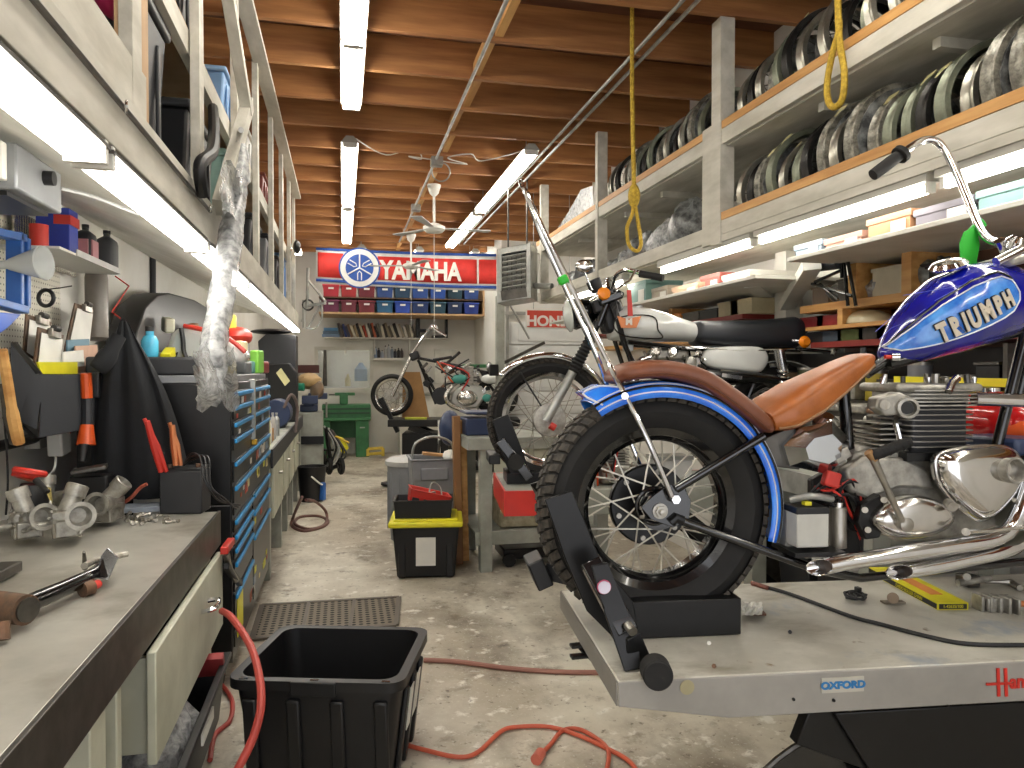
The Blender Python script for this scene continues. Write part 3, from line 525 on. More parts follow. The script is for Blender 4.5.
# screws scattered
rd = random.Random(4); lb = 'small metal fitting scattered in front of the battery on the bench'
proto = None
for i in range(30):
    p = onz(rd.uniform(122, 176), rd.uniform(514, 524), BZ+.004); 
    if proto is None:
        proto = MB().cyl((0, 0, 0), (.022, 0, 0), .004, seg=6).cyl((.018, 0, 0), (.026, 0, 0), .008, seg=6).build('metal_fitting', 'steel'); tag(proto, lb, 'hardware', 'metal fittings by the battery'); o = proto; o.location = p+V((0, 0, .004))
    else: o = dup(proto, p+V((0, 0, .004)), rd.uniform(0, 6))
o = MB().box(onz(138, 511, BZ+.012)+V((0, .08, 0)), (.26, .12, .02), rz=.1).build('parts_tray', plain('#9aa2ad')); tag(o, 'pale blue-grey shallow tray behind the scattered fittings', 'tray')
# fork / swingarm lying on bench
t = thing('swingarm', 'black motorcycle swingarm lying on the near end of the bench', 'swingarm', onz(60, 610, BZ))
S = lambda px, py, z=.04: onz(px, py, BZ+z)
MB().tube([S(22, 606), S(60, 590), S(92, 575), S(108, 562, .05)], [.022, .021, .018, .014], 12, sm=4).build('arm_tube', 'blk2', t)
MB().tube([S(84, 566, .07), S(98, 560, .06), S(118, 556, .06), S(127, 554, .06)], .009, 8, sm=4).build('fork_lug', 'steel', t)
MB().prism([S(96, 578, .03), S(101, 556, .09), S(107, 548, .1), S(118, 558, .07), S(108, 580, .03)], (0, .008, 0)).build('bracket', 'blk2', t, bev=.002)
MB().cyl(S(85, 568, .03), S(84, 552, .09), .008, .004).build('tab', 'iron', t)
MB().cyl(S(-4, 606, .05), S(26, 610, .05), .035, seg=20).build('pivot_boss', 'rust', t); MB().cyl(S(22, 609, .05), S(29, 610, .05), .028, seg=20).build('bushing', 'iron', t); MB().cyl(S(3, 622, .045), S(3, 640, .01), .014, seg=10).build('peg', 'rust', t)
MB().cyl(S(82, 590, .02), S(92, 587, .02), .02, seg=14).build('rubber_cap', 'rust', t); MB().cyl(S(92, 587, .02), S(98, 584, .02), .012, seg=14).build('red_cap', 'redp', t)
t = thing('bracket', 'dark slotted bracket at the left edge of the bench', 'bracket', onz(4, 572, BZ)); MB().bar(onz(-20, 582, BZ+.02), onz(12, 566, BZ+.02), .06, .03).build('plate', 'iron', t, bev=.004)
# ================================================================ TOOL CHEST
TY0, TY1, TX = 3.62, 5.38, -.5; TM = 4.38
t = thing('tool_chest', 'tall black rolling tool chest with blue drawer pulls', 'tool chest', (-.8, 4.5, 0))
MB().bx((-1.15, TY0, .88), (TX-.003, TY1, 1.44)).build('upper_cabinet', 'blkm', t, bev=.006); MB().bx((-1.15, TY0, .17), (TX-.003, TY1, .875)).build('lower_cabinet', 'blkm', t, bev=.006)
MB().bx((-1.15, TY0, 1.44), (TX-.02, TY1, 1.475)).build('top_rail', 'grey', t, bev=.004)
pull = plain('#2b8fce', .4)
def drawer(y0, y1, z0, z1):
    d = MB().bx((TX-.004, y0+.015, z0+.008), (TX+.004, y1-.015, z1-.004)).build('drawer', 'blkm', t, bev=.003)
    MB().bx((TX+.003, y0+.03, z1-.03), (TX+.017, y1-.03, z1-.01)).build('handle', pull, d, bev=.004)
    return d
zs = [1.405, 1.34, 1.26, 1.185, 1.115]
for a, b in zip(zs, zs[1:]): drawer(TY0+.02, TM, b, a); drawer(TM, TY1-.02, b, a)
d1_ = drawer(TY0+.02, TY1-.02, .965, 1.075); d2_ = drawer(TY0+.02, TY1-.02, .83-.02+.0, .96)
zs = [.80, .73, .665, .6, .45, .19]
for a, b in zip(zs, zs[1:]): drawer(TY0+.02, TM, b, a)
zs = [.80, .70, .56, .19]
for a, b in zip(zs, zs[1:]): drawer(TM, TY1-.02, b, a)
rd = random.Random(2); sc_ = ['#c9c3b5', '#c94f3a', '#d8c68a', '#7f8c9a', '#e3e0da', '#a8553b', '#d8d23a']
for i in range(44):
    y = rd.uniform(TY0+.15, TY1-.15); z = rd.choice([.9, .88, 1.0, 1.01, .35, .3, .5, .63, 1.35, 1.28, 1.2, .26]); s_ = rd.uniform(.02, .05)
    MB().bx((TX+.002, y-s_*1.3, z-s_*.5), (TX+.0065, y+s_, z+s_*.5)).build('sticker', plain(rd.choice(sc_)), t)
MB().bx((TX+.002, TY0+.1, .22), (TX+.007, TY0+.3, .4)).build('sticker', 'yel', t)
MB().bx((TX-.012, TM-.012, 1.11), (TX+.022, TM+.012, 1.45)).build('lock_bar', 'gal', t, bev=.003); MB().bx((TX+.0, TM-.02, 1.08), (TX+.03, TM+.02, 1.11)).build('padlock', mat('brass', '#caa13c', .3, metal=.8), t, bev=.004)
MB().bx((-1.1, TY0+.05, .12), (TX-.01, TY1-.02, .17)).build('base_frame', 'iron', t)
for y in (TY0+.12, TY1-.12):
    for x in (TX-.08, -1.05): MB().cyl((x-.02, y, .06), (x+.02, y, .06), .06, seg=16).build('caster', 'rub', t)
MB().bx((-.92, TY0-.004, .83), (-.62, TY0-.0, 1.0)).build('paper_label', 'paper', t)
# stuff on chest
def thing1(name, label, cat, mb, m, group=None, **k): return tag(mb.build(name, m, **k), label, cat, group)
t = thing('open_case', 'open black case propped on the tool chest behind the helmet', 'case', (-1.0, 3.9, 1.475))
prof = [(134, 352), (138, 330), (146, 306), (158, 295), (170, 293), (195, 300), (212, 310), (214, 352)]
MB().prism([onx(x, y, -1.12) for x, y in prof], (-.16, .02, 0)).build('lid', 'blk', t, bev=.01); MB().bx((-1.12, TY0+.02, 1.476), (-.62, 4.35, 1.56)).build('base_tray', 'dgrey', t, bev=.012)
t = thing('water_bottle', 'bright blue metal water bottle on the tool chest', 'bottle', onx(150, 356, -1.0)); p = onx(150, 358, -.98); p.z = 1.562
MB().lathe([(.038, 0), (.042, .01), (.042, .09), (.03, .115), (.02, .12), (.02, .14)], p, (0, 0, 1), 20).build('bottle_body', plain('#4fb4d8', .25), t); MB().cyl(p+V((0, 0, .14)), p+V((0, 0, .165)), .022).build('cap', 'blk', t)
thing1('yellow_carton', 'small yellow carton lying by the water bottle', 'box', MB().box(onx(168, 355, -.9), (.05, .13, .05), rx=.3), 'yel', bev=.003)
t = thing('gear_bag', 'big white gear bag with red stripe and black strap on the tool chest', 'bag', (-.8, 4.1, 1.56)); A4 = lambda x, y, d=4.05: atd(x, y, d)
gb = [(166, 362), (167, 345), (171, 333), (179, 326), (190, 327), (214, 333), (232, 341), (243, 352), (246, 362)]
MB().prism([A4(x, y) for x, y in gb], (0, .3, 0)).build('bag_body', 'pearl', t, bev=.03)
MB().tube([A4(x, y, 4.03) for x, y in ((184, 326), (200, 329), (216, 333), (232, 341), (245, 352))], .013, 8, sm=4).build('red_stripe', 'redp', t)
MB().tube([A4(x, y, 4.03) for x, y in ((181, 328), (183, 340), (184, 352), (189, 363))], .012, 8, sm=4).build('strap', 'blk', t)
for q_ in ([(189, 356), (212, 360), (210, 363), (189, 360)], [(172, 354), (178, 352), (176, 358), (171, 359)]): MB().prism([A4(x, y, 4.035) for x, y in q_], (0, .01, 0)).build('printed_mark', 'dgrey', t)
t = thing('helmet', 'white and red helmet tipped behind the wrapped pipe on the tool chest', 'helmet', (-.7, 4.75, 1.475)); hc = onx(234, 350, -.72)
MB().ell(hc, (.1, .15, .16), 24, 16).build('shell', 'pearl', t); MB().ell(hc+V((.012, 0, .09)), (.11, .16, .07), 20, 8).build('trim_band', 'redp', t)
rd = random.Random(8)
for i, (lb, cc) in enumerate([('green sticky pad propped in the tool chest top tray', '#7fc04a'), ('yellow rag hanging above the white and red helmet', '#e0c63a'), ('cream paper bag behind the helmets', '#d9cba0'), ('teal parts box in the tool chest top tray', '#4d7a74'), ('dark red tin near the back of the tool chest', '#7d2d2a'), ('grey switch box beside the green pad', '#6c6f70'), ('pale bundle stuffed in the open black case', '#c9c6b0'), ('brown leather pouch in the open black case', '#8a5a3a')]):
    px, py, x = [(257, 357, -.56), (230, 322, -.74), (240, 348, -.64), (250, 368, -.6), (262, 368, -.55), (244, 369, -.58), (168, 325, -1.05), (192, 330, -1.05)][i]
    p = onx(px, py, x); h_ = .09
    if i < 6: h_ = max(.05, p.z+.045-1.477); p.z = 1.477+h_/2
    thing1(['sticky_pad', 'rag', 'paper_bag', 'parts_box', 'tin', 'switch_box', 'bundle', 'pouch'][i], lb, ['pad', 'rag', 'bag', 'box', 'tin', 'box', 'bundle', 'pouch'][i], MB().box(p, (.06, .12, h_), rz=rd.uniform(-.4, .4), rx=0 if i < 6 else .15), plain(cc), bev=.012)
# ================================================================ SECOND BENCH (far left)
t = thing('workbench', 'second painted workbench beyond the tool chest with cream drawers', 'workbench', (-.9, 7, 0))
y0, y1 = 5.5, 9.6
MB().bx((LX+.03, y0, .88), (-.5, y1, .93)).build('top', 'wgrey', t, bev=.004); MB().bx((-.5, y0, .8), (-.485, y1, .935)).build('angle_edge', 'dgrey', t)
for y in (y0+.05, 6.55, 7.2, 8.0, 8.8, y1-.05): MB().bx((-.6, y-.05, 0), (-.51, y+.05, .88)).build('leg', 'wgrey', t, bev=.004)
for a, b in ((5.62, 6.48), (6.62, 7.12), (7.28, 7.92), (8.1, 8.7)): d = MB().bx((-.51, a, .42), (-.49, b, .79)).build('door', 'mint', t, bev=.004); MB().cyl((-.49, (a+b)/2, .7), (-.46, (a+b)/2, .7), .012).build('knob', 'steel', d)
MB().bx((LX+.1, y0, 0), (-.62, y1, .42)).build('back_board', 'dgrey', t)
thing1('grey_canister', 'tall grey metal canister on the near end of the second bench', 'canister', MB().bx((-.62, 5.52, .931), (-.52, 5.66, 1.36)), 'grey', bev=.006)
thing1('wood_block', 'small wooden block on the second bench', 'block', MB().box((-.6, 6.1, .985), (.12, .24, .1)), 'pine', bev=.004)
t = thing('toolbox', 'black toolbox with a tilted cream sticker on the second bench', 'toolbox', (-.8, 6.2, .93)); a = onx(266, 364, -.6); b = onx(296, 404, -.6)
MB().prism([atd(x, y, 8.1) for x, y in ((267, 365), (289, 363), (297, 373), (297, 421.5), (267, 421.5))], (0, .25, 0)).build('case', 'blk', t, bev=.01)
MB().prism([atd(x, y, 8.07) for x, y in ((276, 373), (281, 368), (290, 381), (285, 386))], (0, .01, 0)).build('sticker', plain('#ddd6a0'), t)
thing1('charcoal_cabinet', 'tall charcoal cabinet behind the toolbox', 'cabinet', MB().prism([atd(x, y, 8.6) for x, y in ((258, 341), (266, 334), (296, 335), (296, 418.5), (262, 418.5))], (0, .4, 0)), 'dgrey', bev=.01)
thing1('black_cushion', 'black rounded cushion lying on top of the charcoal cabinet', 'cushion', MB().ell(atd(270, 331, 8.75)+V((0, .15, 0)), (.24, .2, .035)), 'blk')
def vise(t, c, s_=1, m='navy'):
    MB().box(c+V((0, 0, .05)), (.2*s_, .2*s_, .08*s_)).build('base', m, t, bev=.01); MB().box(c+V((0, 0, .14)), (.12*s_, .3*s_, .12*s_)).build('body', m, t, bev=.015)
    MB().box(c+V((.02, -.18*s_, .16)), (.18*s_, .06*s_, .1*s_)).build('jaw', m, t, bev=.008); MB().box(c+V((.1*s_, .05, .2)), (.22*s_, .12*s_, .08)).build('anvil', m, t, bev=.01)
    MB().cyl(c+V((.2*s_, 0, .12)), c+V((.2*s_, 0, -.08)), .012).build('handle', 'steel', t)
t = thing('bench_vise', 'navy blue bench vise on the far end of the second bench', 'vise', (-.5, 8.2, .93)); c = atd(309, 400, 9.6); c.z = .961; vise(t, c, 1.1)
t = thing('bench_grinder', 'navy dome shaped grinder on the second bench with a curved hose', 'grinder', (-.62, 7.75, .93)); c = V((-.64, 7.75, .93)); MB().cyl(c+V((0, -.2, .14)), c+V((0, .2, .14)), .14, seg=24).build('wheel_guard', 'navy', t, bev=.01); MB().box(c+V((0, 0, .04)), (.18, .3, .08)).build('base', 'dgrey', t, bev=.01); MB().tube([c+V((.08, -.2, .2)), c+V((.15, -.2, .33)), c+V((.2, -.1, .2)), c+V((.18, -.1, -.05))], .015, 8, sm=5).build('hose', plain('#6e5f5a'), t)
for i, (y, h, m, lb) in enumerate([(5.85, .3, 'yel', 'slim bottle with yellow label on the second bench'), (6.35, .22, 'lgrey', 'white spray bottle before the toolbox'), (6.0, .2, 'tubeoff', 'short white bottle on the second bench'), (6.7, .2, 'gal', 'glass jar on the second bench next to the grinder')]): jug(lb, (-.56, y, .931), .05, .05, h, m, capm='lgrey')
t = thing('wood_carving', 'beige cloth bundle on the vise at the far end of the second bench', 'bundle', (-.4, 8.6, 1.2)); MB().ell(atd(309, 381, 9.55), (.16, .2, .1), 16, 10).jit(.01, 2).build('cloth', plain('#b99a6b'), t); MB().ell(atd(317, 389, 9.5), (.09, .1, .12), 14, 10).jit(.01, 2).build('tail', plain('#7e6a55'), t)
t = thing('hand_tool', 'green and black tool lying beside the vise', 'tool', onx(300, 385, -.45)); MB().cyl(atd(298, 387, 9.3), atd(304, 387, 9.3), .05).build('head', plain('#1f8a6a'), t); MB().cyl(atd(289, 388, 9.3), atd(298, 387, 9.3), .025).build('handle', 'blk', t)
thing1('warning_sign', 'small dark red sign on the back wall above the vise', 'sign', MB().box(ony(307, 369, BY-.02), (.42, .03, .14)), plain('#5a2d28'))
# ================================================================ RIGHT RACK
XR = 2.1; H = 1.5
def ypx(px, x=XR): return onx(px, 370, x).y
t = thing('storage_rack', 'tall white board rack along the right wall holding wheel rims', 'rack', (2.4, 4, 2))
MB().bx((XR, -.5, H+.77), (XR+.03, ypx(716), H+.85)).build('lower_rail', 'board', t, bev=.002); MB().bx((XR, -.5, H+.73), (XR+.02, ypx(716), H+.768)).build('lower_rail', 'board', t)
MB().bx((XR, ypx(716), H+.75), (XR+.03, 7.95, H+.84)).build('lower_rail', 'board', t, bev=.002)
MB().bx((XR, -.5, H+1.28), (XR+.03, 7.95, H+1.365)).build('upper_rail', 'board', t, bev=.002)
MB().bx((XR-.002, -.5, H+1.367), (XR+.02, 7.95, H+1.41)).build('pine_edge', 'pine', t); MB().bx((XR-.002, -.5, H+.852), (XR+.02, ypx(716), H+.895)).build('pine_edge', 'pine', t)
MB().bx((XR+.03, -.5, H+.74), (RX, 7.95, H+.76)).build('lower_deck', 'board', t); MB().bx((XR+.03, -.5, H+1.27), (RX, 7.95, H+1.29)).build('upper_deck', 'board', t)
for px, w_ in ((1040, .1), (716, .105), (597, .06), (541, .05)):
    y = ypx(px); z1 = CZ
    MB().bx((XR-.01, y-w_/2, H+.5 if px == 597 else H+.72), (XR+.08, y+w_/2, z1)).build('post', 'board', t, bev=.003)
y = ypx(716); MB().bx((XR-.006, y+.05, H+.73), (XR+.07, y+.17, H+1.42)).build('post', 'board', t, bev=.003)
for y in (1.2, 2.4, 3.1, 4.9, 5.6, 6.8): MB().bx((XR+.12, y, H+1.23), (RX, y+.04, H+1.27)).build('cross_beam', 'board', t)
# rims
def rim(name, label, m, rad, wd, wrapped=False, spokes=True, lab=None, group=None):
    t = thing(name, label, 'wheel rim', (0, 0, 0), group)
    prof = [(rad*.9, -wd/2), (rad, -wd/2-.002), (rad+.004, -wd/2+.006), (rad-.004, -wd/2+.012), (rad*.93, -wd/5), (rad*.93, wd/5), (rad-.004, wd/2-.012), (rad+.004, wd/2-.006), (rad, wd/2+.002), (rad*.9, wd/2), (rad*.86, wd/6), (rad*.86, -wd/6)]
    MB().lathe([(r, h) for r, h in prof], (0, 0, rad), (0, 1, 0), 40, closed=True, caps=False).build('hoop', m, t, sm=50)
    if wrapped:
        MB().lathe([(rad*.55, -wd*.5), (rad*.9, -wd*.56), (rad*.9, wd*.56), (rad*.55, wd*.5)], (0, 0, rad), (0, 1, 0), 28).jit(.004, 3).build('wrapping', 'bagd', t, sm=60)
    elif spokes:
        mb = MB()
        for k in range(18):
            a = 2*PI*k/18; b = a+.5*(-1)**k; mb.cyl((rad*.88*math.cos(a), 0, rad+rad*.88*math.sin(a)), (.035*math.cos(b), .02*(-1)**k, rad+.035*math.sin(b)), .0022, seg=4)
        mb.build('spokes', 'iron', t); MB().lathe([(.03, -.05), (.045, -.045), (.045, .045), (.03, .05)], (0, 0, rad), (0, 1, 0), 16).build('hub', 'cast', t)
    if lab: MB().box((rad*.62*-1, 0, rad+rad*.8), (.05, wd*.9, .004), ry=-R(52)).build('tag', lab, t)
    return t
rd = random.Random(11)
mm = ['rimst', 'rimgr', 'rimbk', 'rimwr', 'rimst', 'rimgr']; cn = dict(rimst='bright steel', rimgr='dull grey-green', rimbk='dark', rimwr='plastic wrapped')
labm = plain('#d8cf9c', .6)
def row(n, y0, y1, z, where, group, seq=None):
    for i in range(n):
        k = seq[i % len(seq)] if seq else rd.choice(mm); y = y0+(y1-y0)*(i+.5)/n
        hl = rd.random() < .3
        o = rim('wheel_hoop', '%s wheel rim, %s %s' % (cn[k], ORD[i], where), k, rd.uniform(.205, .24), min(.1, abs(y1-y0)/n*.72), k == 'rimwr', k in ('rimst', 'rimbk') and i % 2 == 0, labm if hl else None, group)
        o.location = (XR+.27+rd.uniform(-.02, .02), y, z); o.rotation_euler = (R(rd.uniform(-4, 4)), 0, R(rd.uniform(-17, -7)))
row(19, ypx(722)-.05, ypx(1060), H+.762, 'from the post on the lower rack shelf', 'rims on the lower rack shelf', ['rimst', 'rimbk', 'rimwr', 'rimgr', 'rimst', 'rimgr', 'rimbk', 'rimwr', 'rimst', 'rimwr', 'rimwr', 'rimgr', 'rimgr', 'rimbk', 'rimgr', 'rimst', 'rimwr', 'rimwr'])
row(17, ypx(722)-.05, ypx(980), H+1.292, 'from the big post on the upper rack shelf, near bay', 'rims on the upper rack shelf near bay', ['rimst', 'rimbk', 'rimst', 'rimwr', 'rimgr', 'rimbk', 'rimst', 'rimbk', 'rimst', 'rimbk', 'rimgr', 'rimst'])
row(13, ypx(706)+.1, ypx(604), H+1.292, 'from the big post on the upper rack shelf, far bay', 'rims on the upper rack shelf far bay', ['rimgr', 'rimwr', 'rimst', 'rimbk', 'rimst', 'rimwr', 'rimgr', 'rimbk'])
t = thing('wrapped_part', 'long part in cloudy plastic wrap on the upper rack shelf beyond the posts', 'part', onx(583, 215, 2.2)); MB().rings([[onx(x, y, 2.2+.2*(k)) + V((0, 0, 0)) for x, y in ((558, 228), (582, 190), (592, 186), (594, 214))] for k in (0, 1)]).jit(.01, 2).build('wrapping', 'bag', t)
def baggy(name, label, cat, c, r, m, seed, sub='wrapping', parent=None, amp=.22):
    t = thing(name, label, cat, (c[0], c[1], c[2]-r[2])); rd_ = random.Random(seed); ph = [rd_.uniform(0, 6) for _ in range(6)]; mb = MB(); rr = []
    for i in range(13):
        th = -PI/2+PI*i/12; ring = []
        for j in range(22):
            a = 2*PI*j/22; k = 1+amp*(math.sin(3*a+ph[0]+2*th)*.5+math.sin(5*th+ph[1]+4*a)*.35+math.sin(9*a+ph[2]-6*th)*.25)
            z = math.sin(th); z = max(z, -.75)/.75 if z < 0 else z
            ring.append(V(c)+V((r[0]*max(math.cos(th), .02)*math.cos(a)*k, r[1]*max(math.cos(th), .02)*math.sin(a)*k, r[2]*z*(k if z > 0 else 1))))
        rr.append(ring)
    mb.rings(rr).build(sub, m, t, sm=40); return t
for i, (px, hh, m, lb) in enumerate([(690, .19, 'bagd', 'crumpled silver-grey bag just beyond the big post on the lower rack shelf'), (667, .16, 'bag', 'clear bag of chrome parts on the lower rack shelf, second from the big post'), (645, .15, 'bagd', 'dark mottled bag on the lower rack shelf left of the clear bag'), (628, .11, 'bag', 'small white bag on the lower rack shelf behind the yellow rope'), (614, .09, 'bagd', 'low dark bag on the lower rack shelf at the thin post'), (588, .14, plain('#4a4b4f'), 'stack of dark bagged tubes left of the thin post'), (572, .12, 'bagd', 'grey bag on the lower rack shelf nearest its far end')]):
    y = ypx(px, 2.3); baggy('parts_bag', lb, 'bag', (2.34, y, H+.762+hh), (.17, .2, hh), m, i)
baggy('parts_bag', 'white rounded bag at the foot of the thin rack post', 'bag', (2.3, ypx(592, 2.2), H+.85), (.1, .16, .09), 'bag', 17)
# slabs fixed to the right wall
t = thing('wall_shelf', 'white slab shelf under the rack on the right, nearest the camera', 'shelf', (2.5, 2, 2.09)); ye = onx(787, 262, 2.15).y
MB().bx((2.15, -.5, H+.535), (RX, ye, H+.555)).build('shelf_board', 'white', t, bev=.002)
yp = onx(783, 300, 2.7).y
MB().bar(onx(812, 265, 2.35), onx(787, 306, 2.68), .05, .09, (1, 0, 0)).build('brace', 'white', t); MB().bx((2.68, yp-.06, 0), (RX, yp+.06, H+.9)).build('post', 'white', t)
t = thing('wall_shelf', 'white slab shelf further back above the white motorcycle tank', 'shelf', (2.5, 5, 2.0)); y2 = onx(755, 280, 2.15).y
MB().bx((2.15, y2, H+.49), (RX, 7.6, H+.51)).build('shelf_board', 'white', t, bev=.002); MB().bar(onx(752, 283, 2.35), onx(767, 297, 2.7), .05, .09, (1, 0, 0)).build('brace', 'white', t)
t = thing('conduit', 'thin grey conduit running down the right wall between the slab shelves', 'pipe', (2.74, ye+.15, 1.2)); MB().cyl((2.7, ye+.14, 1.2), (2.7, ye+.14, 2.3), .016, seg=8).build('pipe', 'gal', t); MB().box((2.7, ye+.14, 1.75), (.05, .06, .1)).build('fitting', 'gal', t)
def slabbox(px0, px1, h, x, m, lb, zz=H+.556, cat='box', dx=.3, name='carton'):
    a, b = onx(px0, 300, x).y, onx(px1, 300, x).y; t = thing(name, lb, cat, (x+dx/2, (a+b)/2, zz)); MB().bx((x, b+.01, zz), (x+dx, a-.01, zz+h)).build('box_body', m, t, bev=.002)
    MB().bx((x-.004, b, zz+h-.025), (x+dx, a, zz+h+.002)).build('lid', m, t, bev=.002); MB().bx((x-.006, b+.03, zz+.01), (x-.003, b+.03+(a-b)*.3, zz+h*.6)).build('label', 'paper', t); return t
slabbox(975, 1060, .075, 2.2, plain('#6d8f8c'), 'teal carton on the near slab shelf by the chrome handlebar'); slabbox(913, 973, .07, 2.2, plain('#6f6b74'), 'grey and purple carton on the near slab shelf')
slabbox(866, 911, .085, 2.2, plain('#a57a58'), 'orange brown carton on the near slab shelf'); slabbox(824, 862, .05, 2.2, plain('#a88578'), 'low pinkish carton on the near slab shelf'); slabbox(794, 822, .06, 2.2, plain('#8695a3'), 'blue and white carton at the end of the near slab shelf')
slabbox(722, 750, .07, 2.3, 'paper', 'stack of pale papers on the far slab shelf', H+.511); slabbox(700, 720, .1, 2.3, plain('#a85a52'), 'red carton on the far slab shelf beside the pale papers', H+.511); slabbox(672, 698, .06, 2.25, plain('#c7a58a'), 'flat brown carton on the far slab shelf', H+.511); slabbox(650, 668, .09, 2.25, plain('#b0a593'), 'cream carton on the far slab shelf above the white tank', H+.511); slabbox(628, 646, .16, 2.2, plain('#6d9089'), 'teal and white packet at the end of the far slab shelf', H+.511)
# pine cubby shelves behind
t = thing('cubby_shelf', 'pine cubby shelving on the right wall below the near slab', 'shelving', (2.6, 2.6, 1.7)); X = 2.5; yq = onx(800, 300, X).y
MB().bx((X, .5, H+.315), (RX, yq, H+.355)).build('shelf_board', 'pine', t); MB().bx((X, .8, H+.215), (RX, yq-.05, H+.235)).build('shelf_board', 'pine', t); MB().bx((X, .8, H+.12), (RX, yq-.1, H+.15)).build('shelf_board', plain('#8a2f26'), t)
for px in (906, 852): y = onx(px, 300, X).y; MB().bx((X, y-.03, H+.355), (RX, y+.03, H+.535)).build('upright', 'pine', t)
y = onx(840, 300, X).y; MB().bx((X, y-.02, H+.235), (RX, y+.02, H+.315)).build('upright', 'pine', t)
MB().bx((RX-.01, .5, H+.1), (RX, yq, H+.535)).build('back_panel', plain('#6c4a38'), t)
def cub(px, w_, h, z, m, lb, baggyf=False):
    y = onx(px, 300, X+.05).y
    if baggyf: return baggy('parts_bag', lb, 'bag', (X+.14, y, z+h/2), (.1, w_/2, h/2), m, int(px))
    t = thing('parts_box', lb, 'box', (X+.15, y, z)); MB().box((X+.15, y, z+h/2), (.2, w_, h)).build('box_body', m, t, bev=.004); MB().box((X+.15, y, z+h*.93), (.21, w_+.01, h*.12)).build('lid', m, t); return t
cub(888, .22, .14, H+.357, plain('#c7bda5'), 'cream wrapped box in the middle cubby'); cub(869, .2, .1, H+.357, 'bag', 'small clear bag left of the cream box in the cubby', True); cub(920, .2, .15, H+.357, 'bagd', 'grey bag in the cubby nearest the blue tank', True); cub(935, .2, .12, H+.357, 'dgrey', 'dark box behind the blue tank in the cubby')
cub(832, .2, .11, H+.357, 'bagd', 'mottled bag under the black bicycle-like frame', True); cub(820, .14, .1, H+.357, plain('#7b6a5a'), 'brown box in the left cubby'); cub(845, .12, .12, H+.357, 'iron', 'dark metal box in the left cubby')
cub(812, .2, .06, H+.237, plain('#8b2a2c'), 'dark red tray on the thin cubby shelf'); cub(827, .18, .06, H+.237, plain('#9c3032'), 'second dark red tray on the thin cubby shelf'); 
t = thing('cowl', 'cream rounded cowl lying on the thin cubby shelf', 'cowl', (X+.1, onx(862, 325, X).y, H+.237)); MB().ell((X+.12, onx(862, 325, X+.1).y, H+.24), (.1, .17, .07), 20, 10, bot=.05).build('shell', plain('#cfc3a0', .3), t)
for i, (px, m, w_) in enumerate([(812, 'dgrey', .2), (832, plain('#4a5a68'), .16), (850, plain('#5b6b3a'), .2), (872, 'iron', .2), (890, plain('#6f6a5a'), .18)]): cub(px, w_, .06, H+.151, m, '%s flat box on the red cubby shelf' % ['charcoal', 'slate blue', 'olive', 'steel coloured', 'khaki'][i])
t = thing('scooter_chassis', 'black tubular scooter frame leaning on the pine cubbies', 'frame', (2.42, 3, 1.85)); q = lambda x, y: onx(x, y, 2.44)
for a, b in (((844, 262), (848, 306)), ((848, 262), (856, 306)), ((815, 282), (842, 270)), ((812, 284), (846, 294)), ((846, 294), (852, 296)), ((820, 284), (838, 300)), ((842, 262), (842, 278))): MB().cyl(q(*a), q(*b), .009, seg=8).build('frame_tube', 'blk2', t)
thing1('rolled_cloth', 'dark grey roll on top of the left cubby', 'roll', MB().cyl(q(817, 265), q(841, 262), .035, seg=14), 'dgrey')
# far cubby under second slab
t = thing('cubby_shelf', 'pine and red shelving behind the white motorcycle', 'shelving', (2.6, 5, 1.6)); MB().bx((X, 4.3, H+.33), (RX, 7.4, H+.36)).build('shelf_board', plain('#8a2f26'), t); MB().bx((X, 4.3, H+.2), (RX, 7.4, H+.23)).build('shelf_board', 'pine', t); MB().bx((X, 5.35, H+.23), (RX, 5.4, H+.48)).build('upright', 'pine', t)
for i, (px, h, m, lb) in enumerate([(745, .1, plain('#c3b590'), 'yellowed paper packets stacked behind the motorcycle seat'), (732, .1, plain('#b3a584'), 'khaki paper packets behind the motorcycle seat'), (712, .07, 'blk', 'black bundle on the red shelf behind the white tank'), (694, .07, 'iron', 'dark parts tray on the red shelf behind the white tank'), (676, .08, plain('#d78a3c'), 'orange carton on the red shelf behind the white tank'), (664, .05, 'bagd', 'grey packet at the left end of the red shelf')]):
    y = onx(px, 300, X+.05).y; t = thing('parts_box', lb, 'box', (X+.15, y, H+.361)); MB().box((X+.12, y, H+.361+h/2), (.2, .26, h)).build('box_body', m, t, bev=.004); MB().box((X+.12, y, H+.361+h*.9), (.21, .27, h*.15)).build('lid', m, t)
# ================================================================ CEILING THINGS
t = thing('conduit', 'long grey ceiling conduit with junction boxes', 'pipe', (.87, 4, 3.45)); MB().cyl((.86, -.5, 3.47), (.86, 11.5, 3.47), .013, seg=8).build('pipe', 'gal', t)
j1 = onz(434, 160, 3.47); j1.x = .86
for y in (3.62, j1.y, 9.0): MB().box((.87, y, 3.455), (.11, .11, .08)).build('junction_box', 'gal', t, bev=.004)
t = thing('conduit', 'pair of grey ceiling conduits beside the right hand ceiling lights', 'pipe', (1.8, 4, 3.47))
for x in (1.78, 1.86): MB().cyl((x, -.5, 3.475), (x, 11.5, 3.475), .012, seg=8).build('pipe', 'gal', t)
t = thing('light_wiring', 'white flex looping from the junction box to the ceiling lights', 'wire', j1)
MB().tube([j1+V((0, 0, 0)), j1+V((-.25, 0, .02)), j1+V((-.12, .1, .03)), j1+V((-.2, 0, .1)), (.4, j1.y, 3.49), (.12, 6.55, 3.49)], .006, 6, sm=6).build('flex', 'tubeoff', t)
MB().tube([j1, j1+V((.3, 0, -.02)), j1+V((.1, -.1, 0)), j1+V((.3, -.2, .02)), (1.3, j1.y, 3.49), (1.6, 6.4, 3.45)], .006, 6, sm=6).build('flex', 'tubeoff', t)
